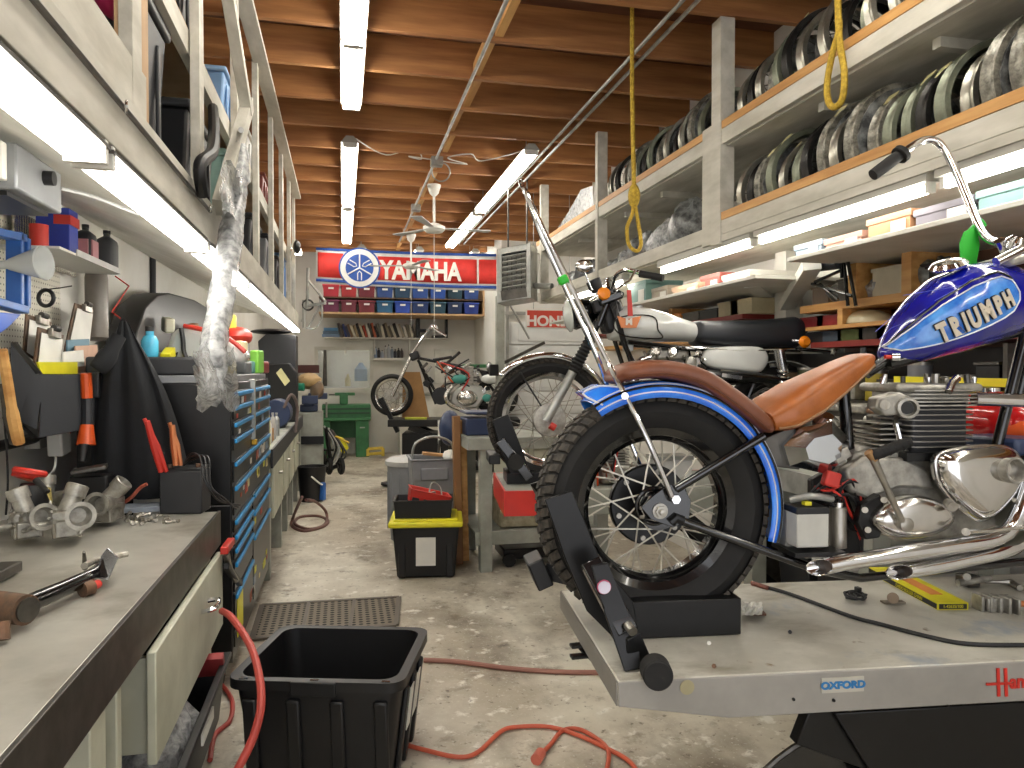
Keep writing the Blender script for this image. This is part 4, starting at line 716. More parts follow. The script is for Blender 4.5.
def fan(label, p, drop, rz, rad=.6, cord=0):
    t = thing('ceiling_fan', label, 'fan', p, 'white ceiling fans', 0)
    MB().lathe([(.02, -.12), (.05, -.09), (.075, -.01), (.075, 0)], p, (0, 0, 1), 20).build('canopy', 'tubeoff', t); MB().cyl(p, p-V((0, 0, drop)), .014, seg=8).build('down_rod', 'tubeoff', t)
    c = p-V((0, 0, drop)); MB().lathe([(.02, -.05), (.09, -.05), (.12, -.02), (.12, .01), (.06, .04), (.03, .05)], c, (0, 0, 1), 24).build('motor', 'tubeoff', t)
    for k in range(3):
        a = rz+k*2*PI/3; d = V((math.cos(a), math.sin(a), 0)); n_ = V((-math.sin(a), math.cos(a), 0))
        MB().prism([c+d*.1-n_*.03, c+d*rad-n_*.065, c+d*(rad+.02), c+d*rad+n_*.065, c+d*.1+n_*.03], (0, 0, -.008)).build('blade', 'lgrey', t)
    if cord: MB().cyl(c, c-V((0, 0, cord)), .003, seg=4).build('pull_cord', 'tubeoff', t)
    return t
fp = onz(434, 185, CZ); fan('white three bladed ceiling fan nearer the camera', fp, .46, .1, .62, 1.2)
fp = onz(411, 234, CZ); fan('white three bladed ceiling fan in front of the banner', fp, .46, .8, .6, .9)
t = thing('hook_wire', 'loose coil of wire hooked above the nearer ceiling fan', 'wire', onz(440, 175, CZ)); MB().torus(onz(441, 172, CZ-.03), (0, 1, .3), .09, .008, 24, 6).build('coil', 'gal', t)
# ropes
t = thing('rope', 'yellow rope hanging from the ceiling with a knotted loop', 'rope', atd(635, 195, 4.2)); q = lambda x, y: atd(x, y, 4.2)
MB().tube([q(632, -20), q(632, 90), q(634, 192)], .013, 8).build('strand', 'rope', t); MB().ell(q(634, 196), (.035, .035, .07), 12, 8).build('knot', 'rope', t)
MB().tube([q(633, 205), q(632, 215), q(627, 228), q(629, 245), q(637, 251), q(641, 243), q(638, 222), q(635, 205)], .011, 8, sm=5).build('loop', 'rope', t)
t = thing('rope', 'thick yellow rope loop draped over the upper rack rail', 'rope', atd(835, 60, 2.9)); q = lambda x, y: onx(x, y, XR-.05)
MB().tube([q(838, -40), q(838, 10), q(839, 30), q(832, 55), q(827, 85), q(829, 103), q(836, 107), q(843, 96), q(844, 70), q(839, 35), q(837, -40)], .014, 8, sm=5).build('strand', 'rope', t)
# ================================================================ BACK: BANNER, HEATER, SHELVES
YB = 11.62
tl, tr, br, bl = [ony(x, y, YB) for x, y in ((316, 247.5), (497, 254), (497, 291), (316, 283))]
def bp(cx, cy, o=0):
    u = (cx-62)/680; top = 68+24*u; bot = 205+13*u; v = (cy-top)/(bot-top)
    p = (tl*(1-u)+tr*u)*(1-v)+(bl*(1-u)+br*u)*v; return p+V((0, -o+.03*math.sin(u*11)*v, -.015*math.sin(u*PI)))
t = thing('banner', 'red white and blue YAMAHA banner stretched under the joists', 'banner', (tl+br)/2)
def patch(name, x0, x1, f0, f1, o, m, n_=14):
    def fn(u, v):
        cx = x0+(x1-x0)*u; uu = (cx-62)/680; a = 68+24*uu; b = 205+13*uu; return bp(cx, a+(b-a)*(f0+(f1-f0)*v), o)
    return MB().grid(fn, n_, 2).build(name, m, t, sm=60, solid=.004)
patch('cloth', 62, 742, 0, 1, 0, plain('#ecebe8', .7), 24)
bb = plain('#2d55a8', .7); rb = plain('#dd3a34', .7)
patch('border', 62, 742, 0, .07, .006, bb, 24); patch('border', 62, 742, .87, .95, .006, bb, 24); patch('panel', 68, 160, .13, .82, .006, rb); patch('panel', 285, 662, .16, .82, .006, rb, 20); patch('panel', 670, 742, .16, .82, .006, rb)
def disc(cx, cy, r0, r1, o, m, name):
    pts = lambda r: [bp(cx+r*math.cos(a), cy-r*math.sin(a), o) for a in [2*PI*k/40 for k in range(40)]]
    mb = MB(); A = pts(r1); 
    if r0: mb.rings([pts(r0), A, [p+V((0, -.004, 0)) for p in A], [p+V((0, -.004, 0)) for p in pts(r0)]], closed=True)
    else: mb.prism(A, (0, -.004, 0))
    return mb.build(name, m, t)
disc(219, 142, 0, 76, .008, bb, 'emblem_ring'); disc(219, 142, 0, 70, .013, plain('#ecebe8', .7), 'emblem_ring'); disc(219, 142, 0, 51, .018, bb, 'emblem')
for k in range(3):
    a = PI/2+k*2*PI/3; wht = plain('#ecebe8', .7); e = lambda r, s_=0: bp(219+r*math.cos(a)-s_*math.sin(a), 142-r*math.sin(a)-s_*math.cos(a), .026)
    MB().cyl(e(-2), e(50), .012, seg=6).build('tuning_fork', wht, t)
    MB().tube([e(-46, 7), e(-20, 7), e(-12, 0), e(-20, -7), e(-46, -7)], .009, 6).build('tuning_fork', wht, t)
xd = (tr-tl).normalized(); text('lettering', 'YAMAHA', .394, plain('#f1efe9', .7), t, bp(447, 153, .03)-t.location, xd, (0, 0, 1), ext=.003, off=.014, sx=.77, space=1.0)
# stored crates behind the banner
cols1 = ['#b5323f', '#a92f34', '#6d2530', '#27447f', '#22405c', '#2a4b8f', '#284c9a', '#1f3b4b', '#2a4685']; cols2 = ['#6b2a4a', '#6b2433', '#74262f', '#2a5f86', '#2547a6', '#21396e', '#27495c', '#20345c', '#2a3f90']
nm1 = ['red', 'brick red', 'maroon', 'blue', 'slate navy', 'mid blue', 'bright blue', 'dark teal', 'deep blue']; nm2 = ['purple', 'wine red', 'maroon', 'teal blue', 'vivid blue', 'navy', 'grey-teal', 'dark navy', 'indigo']
xs = [322, 340, 357.5, 376, 394, 411.5, 429.5, 447, 463.5, 480]; YS = 12.6
zt = ony(400, 285, YS).z; zm = ony(400, 298.5, YS).z; zb = ony(400, 313, YS).z
t = thing('crate_shelf', 'plywood shelf high on the back wall holding coloured crates', 'shelving', (1, 13, zb))
x0 = ony(320, 300, YS).x-.02; x1 = ony(482, 300, YS).x+.02
MB().bx((x0, YS, zb-.03), (x1, BY, zb)).build('shelf_board', 'ply', t); MB().bx((x0, YS, zm-.01), (x1, BY, zm+.01)).build('shelf_board', 'rust', t); MB().bx((x1, YS, zb-.03), (x1+.03, BY, zt+.25)).build('side_board', 'ply', t)
MB().bx((x1+.03, YS+.2, zb), (min(x1+.35, 2.38), BY, zt+.1)).build('side_box', plain('#5d4a3c'), t)
for r_, (cl, nm, z) in enumerate(((cols1, nm1, zm+.012), (cols2, nm2, zb+.002))):
    for i in range(9):
        a, b = ony(xs[i], 300, YS).x, ony(xs[i+1], 300, YS).x; hh = .2
        c = thing('storage_crate', '%s crate, %s from the left in the %s crate row' % (nm[i], ORD[i], 'upper' if r_ == 0 else 'lower'), 'crate', ((a+b)/2, YS+.25, z), 'crates on the back shelf')
        MB().box(((a+b)/2, YS+.22, z+hh/2), (b-a-.03, .4, hh), taper=.92).build('crate_body', plain(cl[i], .4), c, bev=.008); MB().box(((a+b)/2, YS+.22, z+hh-.015), (b-a-.012, .43, .03)).build('lid', plain(cl[i], .4), c, bev=.004)
        MB().box(((a+b)/2, YS+.005, z+hh*.68), ((b-a)*.3, .008, .03)).build('label', 'paper', c)
# heater
t = thing('unit_heater', 'galvanised unit heater with louvred front hung near the right rack', 'heater', atd(510, 300, 8.2)); D = 7.6
fr = Frame(atd(513, 300, D), R(-24)); g = lambda x, y, o=0: fr.w(fr(x, y, o))
fx0, fx1, fyt, fyb = 498, 529, 243, 300
A = [g(498, 249), g(530, 243), g(530, 298), g(498, 303)]; nb = fr.n
for i in range(4): a, b = A[i], A[(i+1) % 4]; MB().prism([a, b, b+nb*.42, a+nb*.42], ((0, 0, -.01), (.01, 0, 0), (0, 0, .01), (-.01, 0, 0))[i]).build('side_panel', 'gal', t)
MB().prism([p+nb*.42 for p in A], nb*.01).build('back_panel', 'gal', t); MB().prism([p+nb*.08+((sum(A, V())/4-p)*.2) for p in A], nb*.05).build('grille_backing', 'blkm', t); MB().rings([[p+nb*.02 for p in A], [p for p in A], [p+((sum(A, V())/4-p)*.22)+nb*.0 for p in A], [p+((sum(A, V())/4-p)*.22)+nb*.06 for p in A]], closed=True, caps=False).build('front_frame', 'gal', t, sm=None)
def hz(v, a=.13, b=.87, o=.03): L_ = A[0]*(1-v)+A[3]*v; R_ = A[1]*(1-v)+A[2]*v; return L_*(1-a)+R_*a+nb*o, L_*(1-b)+R_*b+nb*o
for k in range(7): a, b = hz(.2+k*.095); MB().bar(a, b, .07, .012, nb+V((0, 0, 1))).build('louvre', 'gal', t)
for k in range(6): v = .13+.74*k/5; a = hz(.17, v, v)[0]; b = hz(.8, v, v)[0]; MB().bar(a, b, .008, .03, nb).build('fin', 'iron', t)
a, b = hz(.88, .1, .9, .01); MB().bar(a, b, .03, .1).build('lower_panel', 'iron', t)
for c_ in (.2, .8): p = A[0]*(1-c_)+A[1]*c_+nb*.2; MB().cyl(p, V((p.x, p.y, CZ)), .01, seg=6).build('hanger', 'iron', t)
# bookshelf + books
t = thing('book_shelf', 'thin white wall shelf of manuals on the back wall', 'shelf', (1, 13.4, 2)); YK = 13.35
sz = ony(380, 337.5, YK).z; sa = ony(324, 337, YK).x; sb = ony(449, 337, YK).x
MB().bx((sa, YK-.02, sz-.02), (sb, BY, sz)).build('shelf_board', 'white', t)
for px in (345, 375, 410): x = ony(px, 337, YK).x; MB().bx((x-.01, YK+.05, sz-.3), (x+.01, BY, sz-.02)).build('bracket', 'white', t)
rd = random.Random(6); bc = ['#5c5552', '#2e3f7a', '#46495a', '#8a6f55', '#cfc9b8', '#a08e70', '#383838', '#c9bfa6', '#b4472f', '#e0dccd', '#4a4238', '#c56a4a', '#2c2c2e', '#787468', '#d8d2c0', '#3b3634', '#9a9078', '#5a5348', '#c4bcaa', '#302e2c', '#c8c2b6', '#a59c88', '#dfdcd2', '#8e8672', '#cfc8ba', '#4b4640']
bn = ['brown-grey', 'dark blue', 'slate', 'tan', 'cream', 'khaki', 'charcoal', 'sand', 'rust red', 'ivory', 'dark brown', 'salmon', 'black', 'drab', 'pale cream', 'umber', 'olive grey', 'mud brown', 'stone', 'near-black', 'light stone', 'dull beige', 'white', 'old green-grey', 'bone', 'dusky brown']
x0 = ony(340, 337, YK).x; x1 = ony(415, 337, YK).x; n_ = 26
for i in range(n_):
    a = x0+(x1-x0)*i/n_; w_ = (x1-x0)/n_*.82; h = rd.uniform(.2, .27); le = -rd.uniform(.2, .4); p = V((a+.06-.0, YK+.1, sz))
    rot = Matrix.Rotation(le, 3, 'Y'); q_ = [p+rot @ V((sx_*w_/2, 0, zz)) for sx_, zz in ((-1, 0), (1, 0), (1, h), (-1, h))]; dz = sz-min(v.z for v in q_)+.001
    o = MB().prism([v+V((0, -.09, dz)) for v in q_], (0, .2, 0)).build('manual', plain(bc[i], .6)); tag(o, '%s spined manual leaning on the back shelf, %s from the left' % (bn[i], ORD[i]), 'book', 'manuals on the back shelf')
for i in range(3): thing1('binder', ['bottom pale blue binder lying at the left end of the book shelf', 'middle grey-blue binder of the flat stack on the book shelf', 'top bright blue binder of the flat stack on the book shelf'][i], 'binder', MB().box(((sa+x0)/2-.02, YK+.1, sz+.028+.055*i), (.3-.03*i, .2, .05), ry=0), plain(['#7a95b5', '#5f7690', '#5f96c4'][i]), bev=.004)
t = thing('book_end', 'black metal clamp standing as a book end on the back shelf', 'book end', (x1+.1, YK+.1, sz)); MB().bx((x1+.03, YK, sz), (x1+.09, YK+.15, sz+.36)).build('upright', 'blkm', t); MB().bx((x1+.09, YK, sz+.1), (x1+.2, YK+.15, sz+.16)).build('arm', 'blkm', t)
t = thing('black_bracket', 'black bracket at the right end of the book shelf', 'bracket', (sb-.1, YK+.1, sz)); MB().bx((sb-.06, YK, sz), (sb-.02, YK+.15, sz+.34)).build('upright', 'blkm', t); MB().bx((sb-.3, YK, sz), (sb-.06, YK+.15, sz+.05)).build('foot', 'blkm', t)
# bottle shelf
t = thing('bottle_shelf', 'small white shelf of bottles right of the back window', 'shelf', (1, 13.4, 1.7)); z = ony(388, 359, YK).z; a, b = ony(373, 359, YK).x, ony(405, 359, YK).x
MB().bx((a, YK, z-.02), (b, BY, z)).build('shelf_board', 'white', t); MB().bx((a, YK-.008, z-.02), (b, YK, z+.02)).build('lip', 'white', t)
for i in range(9):
    h = [.22, .2, .16, .24, .26, .22, .18, .2, .19][i]; m = [plain('#8295b0'), plain('#232530'), plain('#a8b4c4'), 'lgrey', plain('#b8bcc0'), plain('#7e8894'), plain('#2a2c38'), 'blk', plain('#3c2f30')][i]
    jug('%s bottle, %s from the left on the small back wall shelf' % (['blue-grey', 'black', 'pale blue', 'light grey', 'silver', 'steel grey', 'navy', 'jet black', 'dark brown'][i], ORD[i]), (a+.05+i*(b-a-.1)/8, YK+.1, z+.001), .055, .07, h, m, capm='blk', group='bottles on the back wall shelf')
thing1('white_board', 'framed white board behind the far motorcycle', 'board', MB().bx((ony(434, 349, BY).x, BY-.03, ony(434, 384, BY).z), (ony(457, 349, BY).x, BY-.001, ony(434, 349, BY).z)), plain('#e4e3da', .4), bev=.01)
t = thing('window_item', 'blue jug on the ledge behind the back window', 'jug', ony(361, 380, 13.9)); MB().lathe([(.12, 0), (.12, .22), (.05, .3), (.04, .34)], ony(361, 381, BY+.4), (0, 0, 1), 18).build('jug_body', plain('#5c86b8', .3), t)
thing1('yellow_bottle', 'small yellow bottle behind the back window', 'bottle', MB().lathe([(.05, 0), (.05, .14), (.02, .18), (.02, .22)], ony(348, 386, BY+.4), (0, 0, 1), 14), plain('#c9b24a'))
thing1('steel_tube', 'tall grey tube standing against the back window frame', 'tube', MB().cyl(ony(325, 386, BY-.1), ony(325, 350, BY-.1), .04, .025, seg=12), 'iron')
# green bench
t = thing('metal_bench', 'green metal pedestal bench against the back wall', 'bench', (0, 13, 0)); Y = 12.95; gx = lambda px: ony(px, 440, Y).x
zt_ = ony(345, 418, Y).z
MB().bx((gx(320), Y, zt_-.05), (gx(371), BY-.05, zt_)).build('top', 'green', t, bev=.01); MB().bx((gx(356), Y+.03, 0), (gx(369), BY-.1, zt_-.05)).build('pedestal', 'green', t, bev=.01); MB().bx((gx(322), Y+.03, 0), (gx(330), BY-.1, zt_-.05)).build('pedestal', 'green', t, bev=.01); MB().bx((gx(322), BY-.2, .3), (gx(366), BY-.15, zt_-.05)).build('back_panel', 'green', t)
MB().bx((gx(360), Y+.02, .5), (gx(365), Y+.03, .52)).build('handle', 'gal', t)
t = thing('lathe_chest', 'green drawer chest standing on the green bench', 'chest', (0, 13.2, zt_)); zz = ony(345, 405, Y).z; MB().bx((gx(322), Y+.05, zt_+.001), (gx(371), BY-.1, zz)).build('body', 'green', t, bev=.008)
for k in (1, 2): MB().bx((gx(323), Y+.035, zt_+(zz-zt_)*k/3-.01), (gx(370), Y+.05, zt_+(zz-zt_)*k/3+.02)).build('drawer_edge', plain('#2a4a35'), t)
t = thing('lathe_machine', 'small green machine head on the green chest', 'machine', (gx(344), 13.2, zz)); c = V((gx(344), 13.2, zz)); MB().box(c+V((0, 0, .1)), (.14, .2, .2)).build('body', 'green', t, bev=.02); MB().box(c+V((.02, 0, .18)), (.34, .12, .05)).build('arm', 'green', t, bev=.01); MB().cyl(c+V((-.25, 0, .17)), c+V((-.07, 0, .17)), .012).build('spindle', 'iron', t)
# alcove things
sg = onx
t = thing('hanging_sign', 'red HONDA sign with white lettering hung near the rack end', 'sign', ony(551, 319, 8.6)); a = ony(526, 309, 8.6); b = ony(577, 329, 8.6)
MB().bx((a.x, 8.6, b.z), (b.x, 8.62, a.z)).build('frame', 'tubeoff', t, bev=.003); MB().bx((a.x+.015, 8.595, b.z+.015), (b.x-.015, 8.6, a.z-.015)).build('panel', plain('#d8503f'), t); text('lettering', 'HONDA', .17, plain('#f3e9e4', .6), t, V(((a.x+b.x)/2+.02, 8.592, (a.z+b.z)/2-.03))-t.location, (1, 0, 0), (0, 0, 1), ext=.002, off=.006, sx=1.05)
for k in (.15, .85): MB().cyl((a.x*(1-k)+b.x*k, 8.61, a.z), (a.x*(1-k)+b.x*k, 8.61, CZ+.24), .004, seg=5).build('chain', 'gal', t)
t = thing('steel_post', 'grey post with strut at the alcove corner', 'post', (ony(500, 330, 10.4).x, 10.4, 0)); p = V((ony(500, 330, 10.2).x, 10.2, 0)); MB().box(p+V((0, 0, 1.27)), (.11, .11, 2.54)).build('column', 'wgrey', t, bev=.004); MB().bar(p+V((.05, 0, 1.6)), p+V((.7, .2, 1.9)), .04, .04).build('strut', 'iron', t); MB().box(p+V((-.1, -.05, 1.5)), (.12, .1, .16)).build('motor_box', 'blkm', t, bev=.01)
MB().cyl(p+V((.1, 0, 2.5)), p+V((.45, .1, 1.95)), .015).build('brace_rod', 'gal', t)
t = thing('light_rail', 'grey pipe rail from the heater to the rack', 'pipe', atd(540, 285, 7.7)); MB().cyl(atd(529, 286, 7.8), atd(552, 286, 7.6), .03).build('pipe', 'gal', t)
fitting('alcove_fill_light', 'added tube light standing in for daylight in the garage door alcove', 4.2, 9.0, 10.6, 3.3, split=2.4, hang=CZ)  # added fitting in place of the daylight that whitens the alcove
# ================================================================ FLOOR THINGS
t = thing('floor_mat', 'perforated brown-black rubber mat on the concrete by the tool chest', 'mat', onz(325, 620, 0)); a = [onz(252, 641, .001), onz(396, 627, .001), onz(399, 599, .001), onz(262, 607, .001)]
MB().prism(a, (0, 0, .014)).build('mat_body', 'mat', t)
mb = MB()
for i in range(4): mb.bar(a[i]+V((0, 0, .012)), a[(i+1) % 4]+V((0, 0, .012)), .03, .012)
mb.build('border', plain('#5a5146'), t)
mb = MB()
for k in (1/3, 2/3): mb.bar(a[0]*(1-k)+a[1]*k+V((0, 0, .015)), a[3]*(1-k)+a[2]*k+V((0, 0, .015)), .02, .006)
mb.build('seam', plain('#5a5146'), t)
# open black tote
lf, rf = onz(224, 680, .42), onz(403, 684, .42); rb = onz(428, 628, .42); cx_ = (rf-lf).normalized(); ang = math.atan2(cx_.y, cx_.x); W_ = (rf-lf).length; D_ = .56
ctr = (lf+rf)/2+V((-math.sin(ang), math.cos(ang), 0))*D_/2; ctr.z = 0
t = thing('storage_tote', 'large open black tote with ribbed sides standing in the aisle', 'bin', ctr, rz=ang); t.location = (0, 0, 0)
def rr_(sx, sy, z, r=.06):
    out = []
    for cx, cy, a0 in ((1, 1, 0), (-1, 1, 90), (-1, -1, 180), (1, -1, 270)):
        for k in range(5): a = R(a0+k*22.5); out.append(V((cx*(sx/2-r)+r*math.cos(a), cy*(sy/2-r)+r*math.sin(a), z)))
    return out
w2, d2 = W_, D_
MB().rings([rr_(w2-.13, d2-.13, .003), rr_(w2-.04, d2-.04, .37), rr_(w2-.04, d2-.04, .385), rr_(w2+.0, d2+.0, .385), rr_(w2+.0, d2+.0, .42), rr_(w2-.065, d2-.065, .42), rr_(w2-.07, d2-.07, .37), rr_(w2-.15, d2-.15, .012)]).build('body', 'blk', t, sm=40)
for s_ in (-1, 1):
    for k in range(4): MB().box((-.24*w2/.65+k*.16*w2/.65, s_*(d2/2-.036), .18), (.05, .02, .34), rx=s_*-.12).build('rib', 'blk', t, bev=.008)
    for k in range(3): MB().box((s_*(w2/2-.034), -.14+k*.14, .18), (.02, .045, .34), ry=s_*.12).build('rib', 'blk', t, bev=.008)
    MB().box((0, s_*(d2/2-.0), .395), (.16, .015, .05)).build('grip', 'blk', t, bev=.004)
MB().box((w2/2-.02, .02, .24), (.004, .2, .16), ry=.12).build('label', 'paper', t)
for x in (-.26, 0, .26): MB().box((x*w2/.65, -d2/2+.016, .4205), (.03, .012, .002)).build('slot', 'blk2', t)
t.location = ctr
# yellow lidded tote stack
t = thing('storage_tote', 'black tote with bright yellow lid and white label standing in the aisle', 'bin', onz(427, 578, 0)); c = onz(427, 579, 0)+V((0.02, .2, 0)); rz_ = R(-8)
MB().box(c+V((0, 0, .195)), (.48, .42, .38), rz=rz_, taper=.86).build('body', 'blk', t, bev=.015); fr = Frame(c, rz_)
for s_ in (-1, 1): MB().box(fr.w((s_*.17, -.185, .18)), (.05, .03, .34), rz=rz_).build('rib', 'blk', t, bev=.006)
MB().box(c+V((0, 0, .395)), (.53, .48, .04), rz=rz_).build('lid', 'yel', t, bev=.012); MB().box(c+V((0, 0, .42)), (.46, .4, .02), rz=rz_).build('lid_top', 'yel', t, bev=.008)
MB().box(fr.w((.0, -.212, .2)), (.14, .016, .2), rz=rz_).build('label', 'paper', t)
z = .432
t = thing('plastic_crate', 'black slotted crate on top of the yellow lid', 'crate', fr.w((-.03, -.05, z))); MB().open_bin((0, 0, 0), (.36, .26), (.36, .26), .11, .012, .006)
cc = fr.w((-.02, -.04, z)); m_ = MB().open_bin((0, 0, 0), (.42, .28), (.4, .26), .13, .012, .006); m_.v = [tuple(cc+fr.u*v[0]+fr.n*v[1]+V((0, 0, v[2]))) for v in m_.v]; m_.build('crate_body', 'blk', t, bev=.003)
for k in range(5): MB().box(fr.w((-.16+k*.07, -.142, z+.06)), (.012, .012, .1), rz=rz_).build('rib', 'blk', t)
t = thing('basket', 'red slotted basket of tools tilted in the black crate', 'basket', cc+V((0, 0, .1))); m_ = MB().open_bin((0, 0, 0), (.3, .2), (.27, .17), .11, .01, .006); rot = Matrix.Rotation(R(14), 3, 'Y'); m_.v = [tuple(cc+V((.02, 0, .07))+(rot @ V(v))) for v in m_.v]; m_.build('basket_body', 'redp', t, bev=.003)
for k in range(3): MB().box(cc+V((-.07+k*.08, -.11, .135-.02*k)), (.05, .006, .025), ry=R(14)).build('slot', 'blk', t)
MB().tube([cc+V((.03, -.06, .15)), cc+V((.06, -.03, .24)), cc+V((.12, -.02, .2)), cc+V((.13, -.05, .1))], .006, 6, sm=5).build('wire_handle', 'gal', t)
thing1('jaw_tool', 'steel gripping tool lying in the red basket', 'tool', MB().bar(cc+V((-.02, -.08, .15)), cc+V((.08, -.04, .17)), .02, .02), 'steel')
c = onz(433, 500, 0)+V((-.02, -1.1, 0)); c = atd(432, 500, 6.0); c.z = 0
t = thing('grey_bin', 'square grey plastic bin with a wire handle behind the yellow lidded tote', 'bin', c); m_ = MB().open_bin((0, 0, 0), (.36, .36), (.27, .27), .8, .01, .012); m_.v = [tuple(c+V(v)) for v in m_.v]; m_.build('bin_body', 'grey', t, bev=.006); MB().box(c+V((0, -.17, .68)), (.22, .03, .1)).build('grip', 'grey', t, bev=.01)
MB().tube([c+V((-.17, -.1, .8)), c+V((-.14, -.1, .92)), c+V((0, -.1, .97)), c+V((.14, -.1, .92)), c+V((.17, -.1, .8))], .01, 8, sm=5).build('handle', 'gal', t)
thing1('cardboard_scrap', 'piece of brown cardboard in the top of the square grey bin', 'cardboard', MB().box(c+V((.04, .05, .81)), (.22, .1, .02), ry=.12), 'card')
thing1('cloth_scrap', 'white rag draped on the corner of the square grey bin', 'rag', MB().ell(c+V((.15, -.02, .8)), (.06, .12, .05)).jit(.008, 3), 'paper')
c = atd(410, 500, 6.6); c.z = 0
t = thing('dustbin', 'round pale grey dustbin with a lid left of the square bin', 'bin', c); MB().cyl(c, c+V((0, 0, .66)), .17, .2, seg=28).build('bin_body', 'grey', t); MB().lathe([(.215, .66), (.22, .7), (.17, .73), (.05, .74)], c, (0, 0, 1), 28).build('lid', 'lgrey', t)
for k in range(6): a = PI+k*.5; MB().box(c+V((math.cos(a)*.19, math.sin(a)*.19, .35)), (.02, .02, .5)).build('rib', 'grey', t)
# posts by the bench
for i, (px, d, x, lb) in enumerate([(456, 5.75, 416, 'brown timber post leaning against the grey bench'), (462, 5.85, 420, 'lighter brown timber post behind the first one')]):
    a = atd(px+3, 560, d); a.z = 0; b = atd(px, x, d); thing1('timber_post', lb, 'post', MB().bar(a, b, .055, .09, (0, 1, 0)), plain('#8c6238') if i == 0 else 'pine', bev=.004)
thing1('white_pole', 'thin white pole standing behind the grey bin', 'pole', MB().cyl(V((atd(440, 455, 7.2).x, atd(440, 455, 7.2).y, 0)), atd(439, 420, 7.2), .012), 'tubeoff')
# bucket, hand truck, hoses
c = onz(312, 490, 0); c = atd(312, 497, 8.5); c.z = 0
t = thing('bucket', 'black bucket with white handle and blue sticker on the aisle floor', 'bucket', c); MB().lathe([(.13, 0), (.16, .38), (.165, .4), (.15, .4), (.12, .02)], c, (0, 0, 1), 26).build('bucket_body', 'blk', t); MB().tube([c+V((-.0, -.15, .3)), c+V((.09, -.16, .22)), c+V((.15, -.06, .18))], .01, 6, sm=4).build('handle', 'tubeoff', t); MB().box(c+V((.115, -.09, .12)), (.05, .08, .2), rz=.9).build('sticker', 'bluep', t, bev=.01)
def coil(name, label, pts, r, m, z=.012, sm=6, cat='hose'): return thing1(name, label, cat, MB().tube([onz(x, y, (q[0] if q else z)) for x, y, *q in pts], r, 8, sm=sm), m)
coil('air_hose', 'dark reddish hose coiled on the floor below the second bench', [(302, 497, .4), (296, 510, .2), (293, 518, .05), (292, 526), (304, 531), (322, 527), (328, 521), (318, 516), (300, 517), (295, 524), (310, 529), (325, 524), (326, 512, .1), (316, 502, .25), (306, 500, .33)], .014, plain('#6b4a42'))
coil('air_hose', 'brown hose running across the floor to the lift', [(424, 660), (460, 662), (505, 668), (560, 672), (615, 672), (660, 668)], .013, plain('#9a6a5c'))
coil('extension_cord', 'orange extension cord snaking in front of the open black tote', [(396, 742), (425, 750), (458, 757), (478, 752), (500, 732), (516, 727), (550, 727), (580, 736), (606, 748), (630, 762), (645, 785)], .009, 'cordo', cat='cord')
coil('extension_cord', 'looped end of orange cord with its plug on the concrete', [(538, 757), (550, 745), (562, 731), (578, 729), (596, 738), (608, 750), (607, 768), (600, 790)], .009, 'cordo', cat='cord')
thing1('plug', 'round orange plug on the floor at the cord end', 'plug', MB().cyl(onz(536, 760, .02), onz(541, 753, .02), .022, seg=12), mat('clear_orange', '#c46a58', .3))
P_ = lambda x, y, d: atd(x, y, d)
thing1('air_hose', 'thick red hose arching down beside the bench drawer', 'hose', MB().tube([P_(222, 611, 2.9), P_(232, 618, 2.75), P_(250, 645, 2.55), P_(259, 675, 2.4), P_(261, 705, 2.3), P_(254, 735, 2.25), P_(240, 765, 2.2), P_(225, 790, 2.2)], .013, 10, sm=6), 'hose')
coil('air_hose', 'thin red hose on the floor between bench and open tote', [(222, 685), (232, 700), (230, 720), (215, 735), (210, 760)], .01, 'hose')
t = thing('trigger_gun', 'red handled air gun hanging at the bench end', 'tool', onx(226, 560, -.48)); q = lambda x, y: onx(x, y, -.47)
MB().bar(q(224, 551), q(231, 541), .03, .03).build('trigger', 'redp', t, bev=.004); MB().tube([q(226, 553), q(229, 568), q(236, 580)], .014, 8).build('body', 'steel', t); MB().bar(q(226, 566), q(240, 583), .025, .03).build('handle', 'blk', t, bev=.005)
t = thing('hand_truck', 'black hand truck draped with cables near the back of the aisle', 'hand truck', atd(330, 472, 10)); q = lambda x, y, d=10.0: atd(x, y, d)
for a, b, r in (((318, 430), (326, 472), .03), ((326, 428), (332, 470), .03), ((322, 470), (338, 466), .03), ((322, 450), (334, 450), .02)): MB().cyl(q(*a), q(*b), r, seg=8).build('frame_bar', 'blkm', t)
for px in (329, 341): MB().torus(q(px, 466)+V((0, 0, 0)), (1, .3, 0), .09, .03, 20, 8).build('wheel', 'rub', t)
for i in range(6): MB().tube([q(322+2*i, 425+i), q(330+3*i, 440+2*i), q(326+4*i, 456), q(324+3*i, 468-i)], .014, 6, sm=4).build('cable', ['iron', 'gal', 'blk', 'lgrey', 'blk', 'iron'][i], t)
thing1('yellow_cloth', 'bright yellow cloth hanging on the hand truck', 'cloth', MB().prism([q(336, 436), q(343, 438), q(349, 448), q(343, 455), q(340, 450)], (0, .06, 0)), 'yel', bev=.01)
thing1('yellow_bar', 'yellow bar sticking out above the yellow cloth', 'bar', MB().cyl(q(335, 436), q(349, 443), .015), plain('#d6b83a'))
t = thing('yellow_skid', 'small yellow wheel dolly on the floor before the green bench', 'dolly', onz(376, 456, 0)); q = lambda x, y: atd(x, y, 12.6)
for a, b in (((368, 454), (383, 453)), ((368, 449), (383, 448)), ((368, 449), (368, 456)), ((383, 448), (383, 456))): MB().bar(q(*a), q(*b), .05, .05).build('bar', plain('#d3b948'), t, bev=.005)
